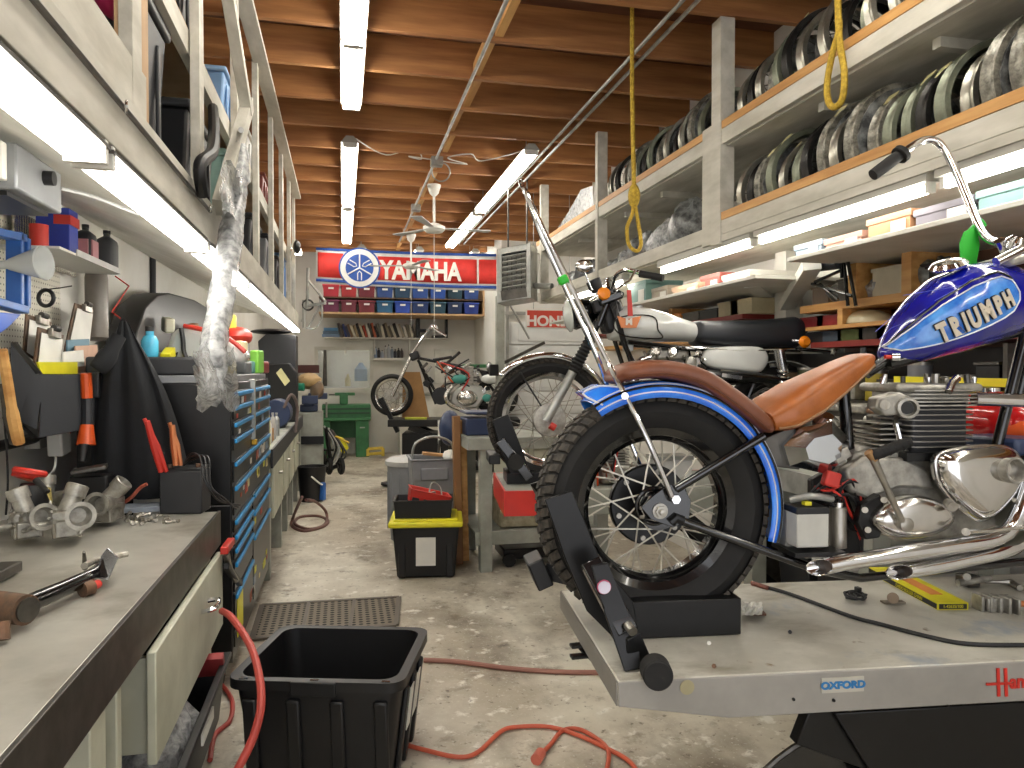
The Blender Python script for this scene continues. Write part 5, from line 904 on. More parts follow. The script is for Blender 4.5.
thing1('floor_scrap', 'dark scrap of metal lying in the aisle left of the dustbin', 'scrap', MB().bar(onz(384, 484, .02), onz(397, 480, .03), .1, .04), 'iron', bev=.01); thing1('floor_scrap', 'black rag on the aisle floor further from the dustbin', 'scrap', MB().ell(onz(390, 484, .03), (.12, .08, .03)), 'blk')
c = atd(311, 440, 9.6); c.z = 0
t = thing('grey_cabinet', 'light grey cabinet under the vise at the end of the second bench', 'cabinet', c); MB().box((c.x-.05, c.y, .48), (.4, .6, .96)).build('body', 'wgrey', t, bev=.006); MB().box((c.x+.02, c.y-.32, .62), (.3, .04, .1)).build('drawer', 'blkm', t, bev=.004)
# ================================================================ GREY BENCH (behind the big wheel)
t = thing('workbench', 'grey painted wooden bench behind the tire with a lower shelf', 'workbench', atd(500, 560, 5.6)); g = lambda px, py, d=5.5: atd(px, py, d)
bz = 1.0; ya = atd(480, 560, 5.45).y; x0 = g(466, 440).x; x1 = 2.0
MB().bx((x0, ya, bz-.09), (x1, ya+.8, bz)).build('top', 'wgrey', t, bev=.004)
for x, y in ((x0+.1, ya+.02), (x1-.1, ya+.02), (x0+.1, ya+.72), (x1-.1, ya+.72)): MB().box((x+.04, y+.04, (bz-.09)/2), (.09, .09, bz-.09)).build('leg', 'wgrey', t, bev=.004)
MB().bx((x0+.06, ya+.05, .28), (x1, ya+.75, .3)).build('lower_shelf', 'wgrey', t); MB().bx((x0+.06, ya+.03, .2), (x1, ya+.05, .3)).build('shelf_rail', 'wgrey', t, bev=.003); MB().bx((x0+.2, ya+.03, bz-.35), (x1, ya+.05, bz-.09)).build('apron', 'mint', t)
thing1('concrete_block', 'rough beige concrete block on the lower shelf of the grey bench', 'block', MB().box((x0+.45, ya+.24, .41), (.38, .3, .2)), mat('rough_block', '#a39b84', .9, scale=20, col2='#7f775f', bump=.6), bev=.01)
thing1('concrete_block', 'second beige block stacked behind on the grey bench shelf', 'block', MB().box((x0+.4, ya+.55, .43), (.4, .25, .25)), MATS['rough_block'], bev=.01)
t = thing('floor_jack', 'black trolley jack in the shadow under the grey bench', 'jack', (x0+.5, ya+.3, 0)); MB().bx((x0+.3, ya+.15, .05), (x0+.8, ya+.5, .13)).build('chassis', 'blkm', t, bev=.01)
for x in (x0+.34, x0+.76): MB().cyl((x, ya+.12, .05), (x, ya+.16, .05), .05, seg=14).build('wheel', 'rub', t)
t = thing('blue_toolbox', 'navy blue toolbox on the left end of the grey bench', 'toolbox', (x0+.15, ya+.4, bz)); MB().bx((x0+.02, ya+.2, bz+.001), (x0+.27, ya+.55, bz+.13)).build('body', 'navy', t, bev=.01); MB().bx((x0+.02, ya+.2, bz+.162), (x0+.27, ya+.55, bz+.18)).build('lid', 'navy', t, bev=.015)
thing1('blue_tray', 'navy rounded seat pan left of the timber posts on a stool', 'pan', MB().ell(atd(450, 428, 6.6), (.1, .12, .16)), 'navy')
t = thing('stool', 'dark stool under the navy seat pan', 'stool', atd(451, 440, 6.6)); p = atd(451, 440, 6.6); 
for a in range(4): MB().cyl(V((p.x+.1*math.cos(a*PI/2), p.y+.1*math.sin(a*PI/2), p.z)), V((p.x+.2*math.cos(a*PI/2), p.y+.2*math.sin(a*PI/2), 0)), .012, seg=8).build('leg', 'iron', t)
# ================================================================ WHEELS
def wheel(parent, c, Ro, w, Rr, tire='rub', rimm='chrome', n=36, hubr=.05, hubw=.12, knobs=0, spk='steel', hubm='cast', spr=.0022, bead=.02):
    c = V(c); h = w/2
    prof = [(Rr+bead*.2, -h*.62), (Rr+bead, -h*.8), ((Rr+Ro)/2, -h*1.02), (Ro-.035, -h*.92), (Ro-.012, -h*.68), (Ro-.002, -h*.3), (Ro, 0), (Ro-.002, h*.3), (Ro-.012, h*.68), (Ro-.035, h*.92), ((Rr+Ro)/2, h*1.02), (Rr+bead, h*.8), (Rr+bead*.2, h*.62), (Rr, 0)]
    MB().lathe(prof, c, (0, 1, 0), 72, closed=True, caps=False).build('tire', tire, parent, sm=40)
    if knobs:
        mb = MB()
        for i in range(knobs):
            for lat, sh in ((-h*.78, 0), (-h*.3, .5), (h*.3, 0), (h*.78, .5)):
                a = 2*PI*(i+sh)/knobs; rr = Ro-.004 if abs(lat) < h*.5 else Ro-.016; L = V((math.cos(a), 0, math.sin(a))); T_ = V((-math.sin(a), 0, math.cos(a))); N_ = V((0, 1, 0))
                tl_ = (.5 if abs(lat) > h*.5 else 0)*(1 if lat > 0 else -1); L2 = (L+N_*tl_).normalized(); N2 = (N_-L*tl_).normalized(); p = c+L*rr+N_*lat; s1 = PI*Ro/knobs*.78; s2 = h*.24; vs = []
                for z in (-.004, .008):
                    for x, y in ((-1, -1), (1, -1), (1, 1), (-1, 1)): vs.append(p+L2*z+T_*x*s1*(1 if z < 0 else .85)+N2*y*s2+T_*y*s1*.35)
                mb.add(vs, [(3, 2, 1, 0), (4, 5, 6, 7), (0, 1, 5, 4), (1, 2, 6, 5), (2, 3, 7, 6), (3, 0, 4, 7)])
        mb.build('tread', 'tread', parent, sm=None)
    rp = [(Rr+bead*.9, -h*.7), (Rr+bead*.9, -h*.74), (Rr-.002, -h*.62), (Rr-.012, -h*.55), (Rr-.016, -h*.4), (Rr-.03, -h*.25), (Rr-.03, h*.25), (Rr-.016, h*.4), (Rr-.012, h*.55), (Rr-.002, h*.62), (Rr+bead*.9, h*.74), (Rr+bead*.9, h*.7), (Rr, h*.3), (Rr, -h*.3)]
    MB().lathe(rp, c, (0, 1, 0), 72, closed=True, caps=False).build('rim', rimm, parent, sm=40)
    hb = hubw/2; MB().lathe([(.012, -hb-.02), (.02, -hb-.02), (.02, -hb), (hubr, -hb), (hubr, -hb+.012), (hubr*.7, -hb+.02), (hubr*.7, hb-.02), (hubr, hb-.012), (hubr, hb), (.02, hb), (.02, hb+.02), (.012, hb+.02)], c, (0, 1, 0), 32).build('hub', hubm, parent)
    for i in range(n):
        s_ = 1 if i % 2 else -1; k = i//2; a = 2*PI*k/(n/2)+(.5 if s_ > 0 else 0)*2*PI/(n/2); d = 1 if k % 2 else -1; b = a+d*1.25
        MB().cyl(c+V((math.cos(b)*hubr*.95, s_*(hb-.006), math.sin(b)*hubr*.95)), c+V((math.cos(a)*(Rr-.028), s_*.006, math.sin(a)*(Rr-.028))), spr, seg=5).build('spoke', spk, parent)
        MB().cyl(c+V((math.cos(a)*(Rr-.05), s_*.008, math.sin(a)*(Rr-.05))), c+V((math.cos(a)*(Rr-.028), s_*.006, math.sin(a)*(Rr-.028))), spr*1.9, seg=6).build('spoke_nipple', spk, parent) if knobs and False else None
def dome(pts, off0, h, frame=None, steps=5, end=0., base=.02, sgn=-1, pw=.5):
    """bulging cover: outline pts (x, z) in the bike plane, rising h toward the camera"""
    n = len(pts); cx = sum(p[0] for p in pts)/n; cz = sum(p[2] for p in pts)/n; rr = [[V((p[0], off0-sgn*base, p[2])) for p in pts]]
    for i in range(steps+1):
        t_ = i/steps; k = math.cos(t_*PI/2*.97)**pw if i else 1; k = max(k, end+.02); y = off0+sgn*h*math.sin(t_*PI/2)
        rr.append([V((cx+(p[0]-cx)*k, y, cz+(p[2]-cz)*k)) for p in pts])
    return MB().rings(rr)
# ================================================================ THE LIFT AND THE BLUE CUSTOM BIKE
TO = atd(652, 505, 2.17); TA = R(-6.1); TZ = .75
FT = Frame((TO.x, TO.y, TZ), TA)
def loc(p): d = V(p)-FT.o; return V((d.dot(FT.u), d.dot(FT.n), d.z))
def T(px, py, o=0): return FT(px, py, o)
c1 = loc(onz(615, 681, TZ)); c2 = loc(onz(569, 599, TZ)); yF = c1.y; yB = yF+.74; xL = (c1.x+c2.x)/2
lift = thing('motorcycle_lift', 'grey steel motorcycle lift table in the right foreground with stickers', 'lift table', FT.o, rz=TA); lift.location = (0, 0, 0)
MB().bx((xL, yF, -.012), (xL+2.1, yB, 0)).build('deck', 'lift', lift, bev=.004)
G = lambda px, py: T(px, py, yF)
fb = [G(615, 706), G(728, 717), G(800, 717)]; 
poly = [V((xL, yF, -.002)), V((xL, yF, fb[0].z)), V((fb[1].x, yF, fb[1].z)), V((xL+2.1, yF, fb[1].z)), V((xL+2.1, yF, -.002))]
MB().prism(poly, (0, -.006, 0)).build('side_skirt', plain('#9b9892', .45, .3), lift, bev=.002)
MB().bx((xL-.004, yF, fb[0].z), (xL, yB, -.002)).build('end_skirt', plain('#8d8a84', .45, .3), lift); MB().bx((xL, yB, fb[0].z), (xL+2.1, yB+.006, -.002)).build('side_skirt', plain('#9b9892', .45, .3), lift)
st = MB().bx((G(820, 685).x, yF-.0085, G(820, 692).z), (G(862, 685).x, yF-.006, G(820, 677).z)).build('sticker', plain('#b9b5a8'), lift); p = (G(820, 692)+G(862, 677))/2
text('lettering', 'OXFORD', .0245, plain('#2a78b4'), lift, (p.x, yF-.010, p.z+.002), (1, 0, 0), (0, 0, 1), off=.0012, sx=1.15)
hx = G(999, 680)
text('lettering', 'and', .05, 'red', lift, (G(1009, 681).x-.004, yF-.008, G(1009, 681).z), (1, 0, 0), (0, 0, 1), off=.0015, sx=.9, align='LEFT')
for px in (995.5, 1003): MB().bar(G(px, 667)+V((0, -.008, 0)), G(px+1, 695)+V((0, -.008, 0)), .008, .003, (0, 1, 0)).build('letter_stroke', 'red', lift)
MB().bar(G(984, 683)+V((0, -.008, 0)), G(1008, 682)+V((0, -.008, 0)), .006, .003, (0, 1, 0)).build('letter_stroke', 'red', lift)
MB().cyl(G(686, 686)+V((0, -.007, 0)), G(686, 686)+V((0, -.009, 0)), .018, seg=24).build('round_sticker', plain('#a89f7c'), lift)
for px, py in ((792, 698), (946, 705), (832, 699)): MB().cyl(G(px, py)+V((0, -.006, 0)), G(px, py)+V((0, -.01, 0)), .004, seg=8).build('rivet', 'blkm', lift)
# scissor legs and base
def arm(a, b, ya_, w_=.09): MB().bar(V((a[0], ya_, a[1])), V((b[0], ya_, b[1])), .04, w_, (0, 0, 1)).build('scissor_arm', 'blkm', lift, bev=.004)
x5 = G(862, 715).x
arm((x5-.12, -.16), (x5+1.25, -.72), yF+.08, .12); arm((x5+1.1, -.16), (x5-.1, -.72), yF+.14, .12); arm((x5-.12, -.16), (x5+1.25, -.72), yB-.08, .12); arm((x5+1.1, -.16), (x5-.1, -.72), yB-.14, .12)
pl = [G(812, 718), G(850, 722), G(900, 745), G(945, 790)]; MB().prism([V((x5-.05, yF+.04, -.13)), V((x5+.9, yF+.04, -.13)), V((x5+.9, yF+.04, -.6)), V((x5+.25, yF+.04, -.6))], (0, .01, 0)).build('side_plate', 'blkm', lift, bev=.003)
ar = [V((x5-.05+.42*math.cos(a), 0, -.62+.42*math.sin(a)*.95)) for a in [PI*k/24 for k in range(25)]]
MB().prism([v+V((0.16, yF+.16, 0)) for v in ar], (0, .012, 0)).build('guard_plate', 'blk2', lift, bev=.003); MB().tube([v+V((.16, yF+.155, 0)) for v in ar], .008, 6).build('guard_rim', 'iron', lift)
MB().bx((x5-.3, yF+.05, -.75), (x5+1.5, yF+.12, -.69)).build('base_rail', 'blkm', lift, bev=.004); MB().bx((x5-.3, yB-.12, -.75), (x5+1.5, yB-.05, -.69)).build('base_rail', 'blkm', lift, bev=.004); MB().bx((x5-.3, yF+.12, -.75), (x5-.22, yB-.12, -.69)).build('base_rail', 'blkm', lift)
MB().cyl((x5+.3, (yF+yB)/2, -.65), (x5+1.0, (yF+yB)/2, -.25), .05, seg=16).build('ram', 'iron', lift)
lift.location = FT.o
# wheel chock
ck = thing('wheel_chock', 'black wheel chock clamp holding the big rear tire on the lift', 'wheel chock', FT.o, rz=TA); ck.location = (0, 0, 0)
b0, b1 = T(628, 612, -.1), T(740, 612, -.1); MB().bx((T(604, 600, 0).x, -.11, .001), (b1.x, .12, .105)).build('base_block', 'blkm', ck, bev=.004)
pp = [T(x, y, -.115) for x, y in ((544, 499), (571, 490), (584, 520), (600, 560), (632, 600), (638, 632), (612, 636), (586, 610), (565, 560))]; MB().prism(pp, (0, -.012, 0)).build('side_plate', 'blkm', ck, bev=.003)
MB().prism([p+V((0, .26, 0)) for p in pp[:5]+[T(600, 600, -.115)+V((0, .26, 0))]], (0, .012, 0)).build('side_plate', 'blkm', ck, bev=.003)
MB().bx((T(544, 499, 0).x-.01, -.12, T(560, 530, 0).z-.02), (T(560, 500, 0).x, .15, T(560, 530, 0).z+.02)).build('cross_bar', 'blkm', ck) if False else None
yb = yF+.045
MB().bar(T(590, 561, -.20), T(627, 632, -.28), .055, .03, (0, -1, .3)).build('clamp_arm', 'blk2', ck, bev=.003)
MB().prism([T(592, 566, -.23), T(608, 563, -.23), T(640, 640, -.30), T(640, 668, yb), T(625, 672, yb), T(602, 605, -.26)], (0, .012, 0)).build('arm_web', 'blkm', ck, bev=.002)
MB().prism([T(627, 640, -.31), T(640, 632, -.31), T(650, 655, -.31), T(648, 668, -.31), T(626, 674, -.31)], (0, .05, 0)).build('foot_bracket', 'blkm', ck, bev=.003)
MB().cyl(T(628, 625, -.30), T(633, 632, -.33), .012, seg=12).build('bolt', 'steel', ck)
kc = T(655, 669, yF-.005); MB().lathe([(.012, .05), (.032, .05), (.036, .045), (.037, -.005), (.03, -.012), (.016, -.01), (.012, .01), (.006, .01)], kc, (-.15, -1, .05), 28).build('knob', 'rub', ck)
MB().cyl(T(604, 587, -.262), T(604, 587, -.266), .017, seg=24).build('sticker', plain('#c9c5d6'), ck); MB().torus(T(604, 587, -.264), (0, 1, 0), .017, .0018, 24, 6).build('sticker_ring', plain('#b04a6a'), ck)
MB().box(T(538, 570, .15), (.05, .12, .09), ry=-.4).build('side_pad', 'blk', ck, bev=.005); MB().bar(T(545, 570, .15), T(585, 580, .12), .03, .05).build('pad_arm', 'blkm', ck)
ck.location = FT.o
# ---- the bike
bk = thing('motorcycle', 'custom hardtail motorcycle with big fat tire, brown leather seat and blue tank', 'motorcycle', FT.o, rz=TA); bk.location = (0, 0, 0)
B = lambda mb, n, m, p=bk, **k: mb.build(n, m, p, **k)
wc = T(652, 506, 0); wc.y = 0; RO = .338
wheel(bk, wc, RO, .145, .225, 'rub', 'blk2', 40, .058, .13, knobs=64, spk=mat('spoke_steel', '#d8d4c8', .3, metal=.6), hubm='blk2', spr=.0026, bead=.016)
B(MB().lathe([(.02, .02), (.115, .02), (.12, .025), (.12, .045), (.02, .045)], wc, (0, 1, 0), 40), 'brake_drum', 'blkm')
for k in range(6): a = k*PI/3+.3; B(MB().cyl(wc+V((.1*math.cos(a), .018, .1*math.sin(a))), wc+V((.1*math.cos(a), .012, .1*math.sin(a))), .008, seg=10), 'bolt', 'steel')
# axle plate, nut, adjuster
ap = [T(x, y, -.085) for x, y in ((640, 507), (652, 495), (668, 483), (683, 487), (690, 500), (688, 520), (672, 527), (650, 519))]; B(MB().prism(ap, (0, -.01, 0)), 'axle_plate', 'blk2', bev=.002)
B(MB().torus(T(654, 506, -.075), (0, 1, 0), .05, .007, 32, 8), 'hub_flange', 'blk2')
B(MB().lathe([(.017, 0), (.017, .018), (.009, .018), (.009, .03), (.003, .031)], T(660, 511, -.09), (0, -1, 0), 6), 'axle_nut', 'steel', sm=20); B(MB().lathe([(.022, 0), (.022, .004)], T(660, 511, -.095), (0, -1, 0), 24), 'washer', 'steel')
B(MB().tube([T(668, 493, -.08), T(650, 497, -.08), T(642, 510, -.08), T(646, 518, -.08), T(668, 523, -.08)], .004, 6), 'chain_adjuster', 'chrome'); 
for py in (508, 517): B(MB().cyl(T(640, py, -.088), T(644, py, -.088), .005, seg=6), 'adjuster_bolt', 'steel')
# hardtail tubes
B(MB().cyl(T(676, 489, -.1), T(764, 436, -.11), .0125, seg=14), 'frame_tube', 'blk2'); B(MB().cyl(T(682, 521, -.1), T(818, 570, -.12), .0125, seg=14), 'frame_tube', 'blk2')
B(MB().cyl(T(676, 489, .1), T(764, 436, .1), .0125, seg=14), 'frame_tube', 'blk2'); B(MB().cyl(T(682, 521, .1), T(818, 570, .1), .0125, seg=14), 'frame_tube', 'blk2')
B(MB().tube([T(671, 523, -.1), T(676, 518, -.1), T(683, 521, -.1)], .0145, 10), 'tube_end', 'blkm')
# fender
ra0, ra1 = R(-16), R(123); rf_ = .368
def fen(u, v, ex=0):
    a = ra0+(ra1-ra0)*u; s_ = -1+2*v; y = .098*math.sin(s_*PI/2); r = rf_+ex-.046*abs(s_)**4; return wc+V((r*math.cos(a), y, r*math.sin(a)))
ff = B(MB().grid(fen, 60, 14), 'fender', 'fblue', sm=60, solid=.003)
for vv, m in ((.045, 'silver'), (.12, 'blk2'), (.17, 'silver')): B(MB().tube([fen(i/60, vv, .0022) for i in range(61)], .0022 if m == 'silver' else .004, 6), 'pinstripe', m)
tip = [T(583, 394, -.06), T(600, 386, -.06), T(625, 388, -.075), T(626, 401, -.095), T(603, 405, -.095)]
B(MB().rings([[p for p in tip], [V((p.x, p.y+.03, p.z+.004)) for p in tip], [V((p.x, -p.y-.03, p.z+.004)) for p in tip], [V((p.x, -p.y, p.z)) for p in tip]]), 'fender_tip', 'fblue', sm=None, bev=.004); B(MB().tube([tip[4], tip[0], tip[1], tip[2]], .003, 6, sm=3), 'pinstripe', 'silver')
# sissy bar
def sis(o1, o2, o3): return [T(672, 497, o1), T(648, 440, o1), T(626, 397, o1), T(607, 360, o2), T(580, 305, o2), T(545, 233, o3)]
n1 = sis(-.115, -.085, -.035); n1[1].y = -.108; n1[2].y = -.1; n1 = [T(672, 497, -.115), T(648, 440, -.108), T(626, 397, -.09), T(607, 360, -.05), T(580, 305, -.04), T(545, 233, -.028)]; n2 = sis(.115, .09, .035); top = [T(526, 192, -.02), T(519, 180, 0), T(524, 190, .02)]
for q_ in n2: pass
B(MB().tube(smooth(n1, 5)+smooth([n1[-1], T(526, 193, -.022), T(520, 181, 0)], 5)[1:]+[T(526, 193, .022)]+[V((p.x, -p.y, p.z)) for p in reversed(smooth(n1, 5))], .0078, 10), 'sissy_bar', 'chrome')
B(MB().lathe([(.013, -.012), (.013, .012)], T(675, 499, -.115), (0, 1, 0), 6), 'sissy_bar_nut', 'chrome', sm=20); B(MB().cyl(T(625, 396, -.118), T(625, 396, -.1), .01), 'mount_bolt', 'chrome')
B(MB().tube([T(566, 274, -.085), T(563, 282, -.08)], .014, 12), 'tape', 'grn') if False else B(MB().bar(T(561, 276, -.055), T(565, 284, -.055), .028, .028, (0, 1, 0)), 'tape', 'grn', bev=.006)
# pillion pad riding on the fender
path = [(613, 376), (618, 368), (640, 363), (665, 364), (692, 372), (716, 387), (738, 404), (752, 416), (758, 421)]
hh_ = [.014, .024, .028, .029, .03, .03, .03, .026, .012]; ww_ = [.06, .095, .11, .115, .12, .12, .12, .115, .1]
def pad(path, hh, ww, m, name, n=5, tilt=None, **k):
    cs = smooth([T(x, y, 0) for x, y in path], n); rr = []; N_ = len(cs)
    for i, c in enumerate(cs):
        f = i/(N_-1)*(len(hh)-1); j = min(int(f), len(hh)-2); f -= j; h = hh[j]*(1-f)+hh[j+1]*f; w_ = ww[j]*(1-f)+ww[j+1]*f
        t_ = (cs[min(i+1, N_-1)]-cs[max(i-1, 0)]).normalized(); up = V((-t_.z, 0, t_.x)); up = up if up.z > 0 else -up; ring = []
        for a in [2*PI*q/28 for q in range(28)]:
            ca, sa = math.cos(a), math.sin(a); ring.append(c+V((0, 1, 0))*w_*math.copysign(abs(ca)**.45, ca)+up*h*math.copysign(abs(sa)**.55, sa)*(1 if sa > 0 else .9))
        rr.append(ring)
    return MB().rings(rr).build(name, m, bk, sm=60, **k), rr
pd, rr = pad([(x, y+7) for x, y in path], hh_, ww_, 'leather2', 'pillion_pad')
B(MB().tube([r[15] for r in rr][2:-2], .002, 5), 'seam', plain('#5d3019'), pd)
# solo seat
sp_ = [(757, 420), (775, 413), (800, 399), (825, 384), (848, 369), (862, 361), (868, 362)]
sd, rr = pad(sp_, [.03, .05, .054, .046, .034, .024, .01], [.115, .13, .12, .095, .075, .06, .03], 'leather', 'solo_seat')
B(MB().tube([r[19] for r in rr][3:-6], .002, 5), 'seam', plain('#7a3a17'), sd); B(MB().tube([r[16] for r in rr][1:-1], .004, 6), 'piping', plain('#8f6a48'), sd)
B(MB().prism([T(752, 408, -.09), T(758, 421, -.09), T(752, 427, -.09), T(742, 418, -.09)], (0, .18, 0)), 'seat_bracket', 'blkm')
# tank
tk = [(881, 349, 358), (888, 335, 362), (900, 313, 364), (915, 295, 363), (935, 277, 358), (960, 265, 352), (985, 262, 344), (1005, 265, 336), (1019, 274, 325), (1024, 290, 312)]
st_ = []
for i, (x, a, b) in enumerate(tk): A_, B_ = T(x, a, 0), T(x, b, -.05); st_.append((A_.x, (A_.z+B_.z)/2, (A_.z-B_.z)/2, [.02, .045, .075, .098, .112, .118, .115, .105, .085, .05][i]))
def tst(x):
    for i in range(len(st_)-1):
        a, b = st_[i], st_[i+1]
        if a[0] <= x <= b[0]: f = (x-a[0])/(b[0]-a[0]); return [a[k]*(1-f)+b[k]*f for k in range(4)]
    return st_[0] if x < st_[0][0] else st_[-1]
def tsurf(x, z, e=.002):
    _, zc, h, w_ = tst(x); k = max(0, 1-abs((z-zc)/h)**2.3); return -(w_*k**(1/2.3)+e)
rr = []
N_ = 44
for i in range(N_+1):
    x = st_[0][0]+(st_[-1][0]-st_[0][0])*i/N_; _, zc, h, w_ = tst(x); rr.append([V((x, w_*math.copysign(abs(math.cos(a))**(2/2.3), math.cos(a)), zc+h*math.copysign(abs(math.sin(a))**(2/2.3), math.sin(a)))) for a in [2*PI*q/40 for q in range(40)]])
tank = B(MB().rings(rr), 'fuel_tank', 'blue', sm=70)
up_ = [(905, 346), (914, 335), (930, 318), (945, 305), (960, 295), (975, 286), (990, 280), (1003, 276), (1012, 280), (1018, 292)]; lo_ = [(905, 347), (914, 350), (930, 347), (945, 343), (960, 338), (975, 332), (990, 325), (1003, 318), (1012, 311), (1018, 300)]
def pn(u, v, e=.003):
    f = u*(len(up_)-1); j = min(int(f), len(up_)-2); f -= j; a = V(up_[j])*(1-f)+V(up_[j+1])*f; b = V(lo_[j])*(1-f)+V(lo_[j+1])*f; p = a*(1-v)+b*v; q = T(p[0], p[1], -.11); return V((q.x, tsurf(q.x, q.z, e), q.z))
up_ = [tuple(p) for p in up_]; V2 = lambda p: V((p[0], p[1], 0))
def pn(u, v, e=.003):
    f = u*(len(up_)-1); j = min(int(f), len(up_)-2); f -= j; a = V2(up_[j])*(1-f)+V2(up_[j+1])*f; b = V2(lo_[j])*(1-f)+V2(lo_[j+1])*f; p = a*(1-v)+b*v; q = T(p.x, p.y, -.11); return V((q.x, tsurf(q.x, q.z, e), q.z))
B(MB().grid(lambda u, v: pn(u, v, .003), 36, 14), 'side_panel', 'sky', tank, sm=80)
ol = [pn(i/36, 0, .005) for i in range(37)]+[pn(1, j/8, .005) for j in range(1, 8)]+[pn(1-i/36, 1, .005) for i in range(37)]
B(MB().tube(ol, .0022, 6, closed=True), 'pinstripe', 'silver', tank); ol2 = [pn(-.0+i/36, -.12, .001) for i in range(37)]; B(MB().tube(ol2, .0035, 6), 'dark_band', 'blk2', tank)
# lettering, each bubble letter
ltr = 'TRIUMPH'; cs_ = [(945, 333), (956, 327), (964.5, 323), (973, 319), (985, 312), (996, 306), (1006, 300)]; wd_ = [.075, .076, .076, .076, .076, .072, .064]
cream = plain('#cfc4b0', .35); ink = plain('#1a1c22', .4); xd = (T(1006, 300, -.11)-T(945, 333, -.11)).normalized()
for ch, (px, py), s_ in zip(ltr, cs_, wd_):
    q = T(px, py, -.115); y = tsurf(q.x, q.z, 0)
    tn = V((1, 0, 0)); up = V((-xd.z, 0, xd.x)); dx = (tsurf(q.x+.01, q.z, 0)-tsurf(q.x-.01, q.z, 0))/.02; dz = (tsurf(q.x, q.z+.01, 0)-tsurf(q.x, q.z-.01, 0))/.02
    X_ = V((xd.x, dx*xd.x+dz*xd.z, xd.z)); U_ = V((up.x, dx*up.x+dz*up.z, up.z))
    text('letter_outline', ch, s_, ink, tank, (q.x, y-.0055, q.z), X_, U_, ext=.001, off=.0065, sx=.6); text('letter', ch, s_, cream, tank, (q.x, y-.0105, q.z), X_, U_, ext=.0015, off=.0042, sx=.6)  # black ink outline set behind the cream letter
B(MB().lathe([(.05, 0), (.055, .008), (.045, .02), (.02, .026), (.0, .027)], T(949, 268, -.02), (-.35, -.2, 1), 32), 'fuel_cap', 'chrome', tank)
for p0, p1 in (((896, 330), (930, 300)), ((900, 338), (932, 308)), ((925, 292), (965, 285)), ((940, 300), (975, 278))): a, b = T(*p0, -.1), T(*p1, -.1); B(MB().tube([V((x_.x, tsurf(x_.x, x_.z, .001), x_.z)) for x_ in [a*(1-k/10)+b*(k/10) for k in range(11)]], .0009, 5), 'pinstripe', plain('#6d78d8', .3), tank)
# green tag on the bars
tg = thing('green_tag', 'bright green tape tag hanging from the chrome handlebar', 'tag', FT.w(T(968, 245, .12)), rz=TA); o_ = tg.location.copy(); tg.location = (0, 0, 0); Z = T(968, 245, .12)
MB().prism([T(x, y, .11)-Z for x, y in ((961, 264), (960, 243), (964, 232), (973, 227), (978, 232), (980, 245), (976, 266))], (0, .004, 0)).build('flag', 'grn', tg, bev=.001); MB().bar(T(972, 232, .12)-Z, T(983, 222, .12)-Z, .03, .02, (0, 1, 0)).build('wrap', plain('#1f9a2c'), tg, bev=.004); tg.location = o_
# handlebars
hb = [T(901, 154, .30), T(911, 147, .30), T(922, 141, .30), T(934, 140.5, .29), T(945, 150, .27), T(958, 176, .22), T(970, 204, .16), T(981, 230, .10), T(990, 240, .07), T(1003, 243, .03), T(1015, 243, -.01)]
B(MB().tube(smooth(hb, 6), .0135, 14), 'handlebar', 'chrome'); e0 = hb[-1]; hb2 = [e0, e0+V((.05, -.05, 0)), e0+V((.1, -.1, .04)), e0+V((.16, -.2, .28)), e0+V((.14, -.28, .3)), e0+V((.05, -.32, .29))]
hb2 = [p+V((.12*min(i, 1), 0, 0)) for i, p in enumerate(hb2)]; B(MB().tube(smooth(hb2, 6), .0135, 14), 'handlebar', 'chrome')
g_ = B(MB().tube([T(873, 175, .29), T(880, 170, .29), T(893, 160, .3), T(901, 154, .3)], [.02, .0215, .021, .019], 16), 'grip', 'rub'); B(MB().cyl(T(899, 156, .3), T(903, 152.5, .3), .032, seg=24), 'grip_flange', 'rub', g_, bev=.002)
g_ = B(MB().cyl(hb2[-1], hb2[-1]+V((-.1, -.02, -.05)), .02, seg=16), 'grip', 'rub')
B(MB().tube([T(1000, 240, -.05), T(1006, 252, -.04), T(1010, 262, -.02)], .016, 12), 'riser', 'chrome'); B(MB().lathe([(.03, 0), (.035, .02), (.02, .04)], T(1012, 250, -.06), (.3, -.4, 1), 20), 'instrument', 'chrome')
B(MB().box(T(1004, 262, -.02), (.09, .16, .03), ry=-.25), 'top_clamp', 'cast', bev=.01); B(MB().cyl(T(996, 262, -.12), T(1020, 250, -.12), .014, seg=12), 'clamp_bar', 'chrome')
for k in range(4): B(MB().torus(T(1019, 300+k*6, -.05), (0, 1, .2), .02, .004, 16, 6), 'orange_tie', 'orange') if k < 2 else None
# frame
B(MB().cyl(T(866, 374, -.02), T(902, 350, -.02), .016, seg=14), 'frame_tube', 'blk2'); B(MB().cyl(T(888, 364, -.03), T(1030, 328, -.03), .018, seg=14), 'frame_tube', 'blk2')
B(MB().cyl(T(996, 450, -.06), T(1026, 330, -.04), .016, seg=14), 'frame_tube', 'blk2'); B(MB().cyl(T(1003, 455, .06), T(1034, 335, .05), .016, seg=14), 'frame_tube', 'blk2')
B(MB().cyl(T(843, 380, 0), T(852, 500, .02), .018, seg=14), 'seat_tube', 'blk2'); B(MB().tube([T(815, 569, -.13), T(860, 578, -.12), T(1040, 560, -.1)], .0125, 12), 'frame_tube', 'blk2')
B(MB().cyl(T(892, 357, -.05), T(900, 357, -.06), .012, seg=12), 'tank_bolt', 'chrome'); B(MB().cyl(T(885, 357, -.05), T(894, 357, -.05), .006), 'fuel_tap', 'redp')
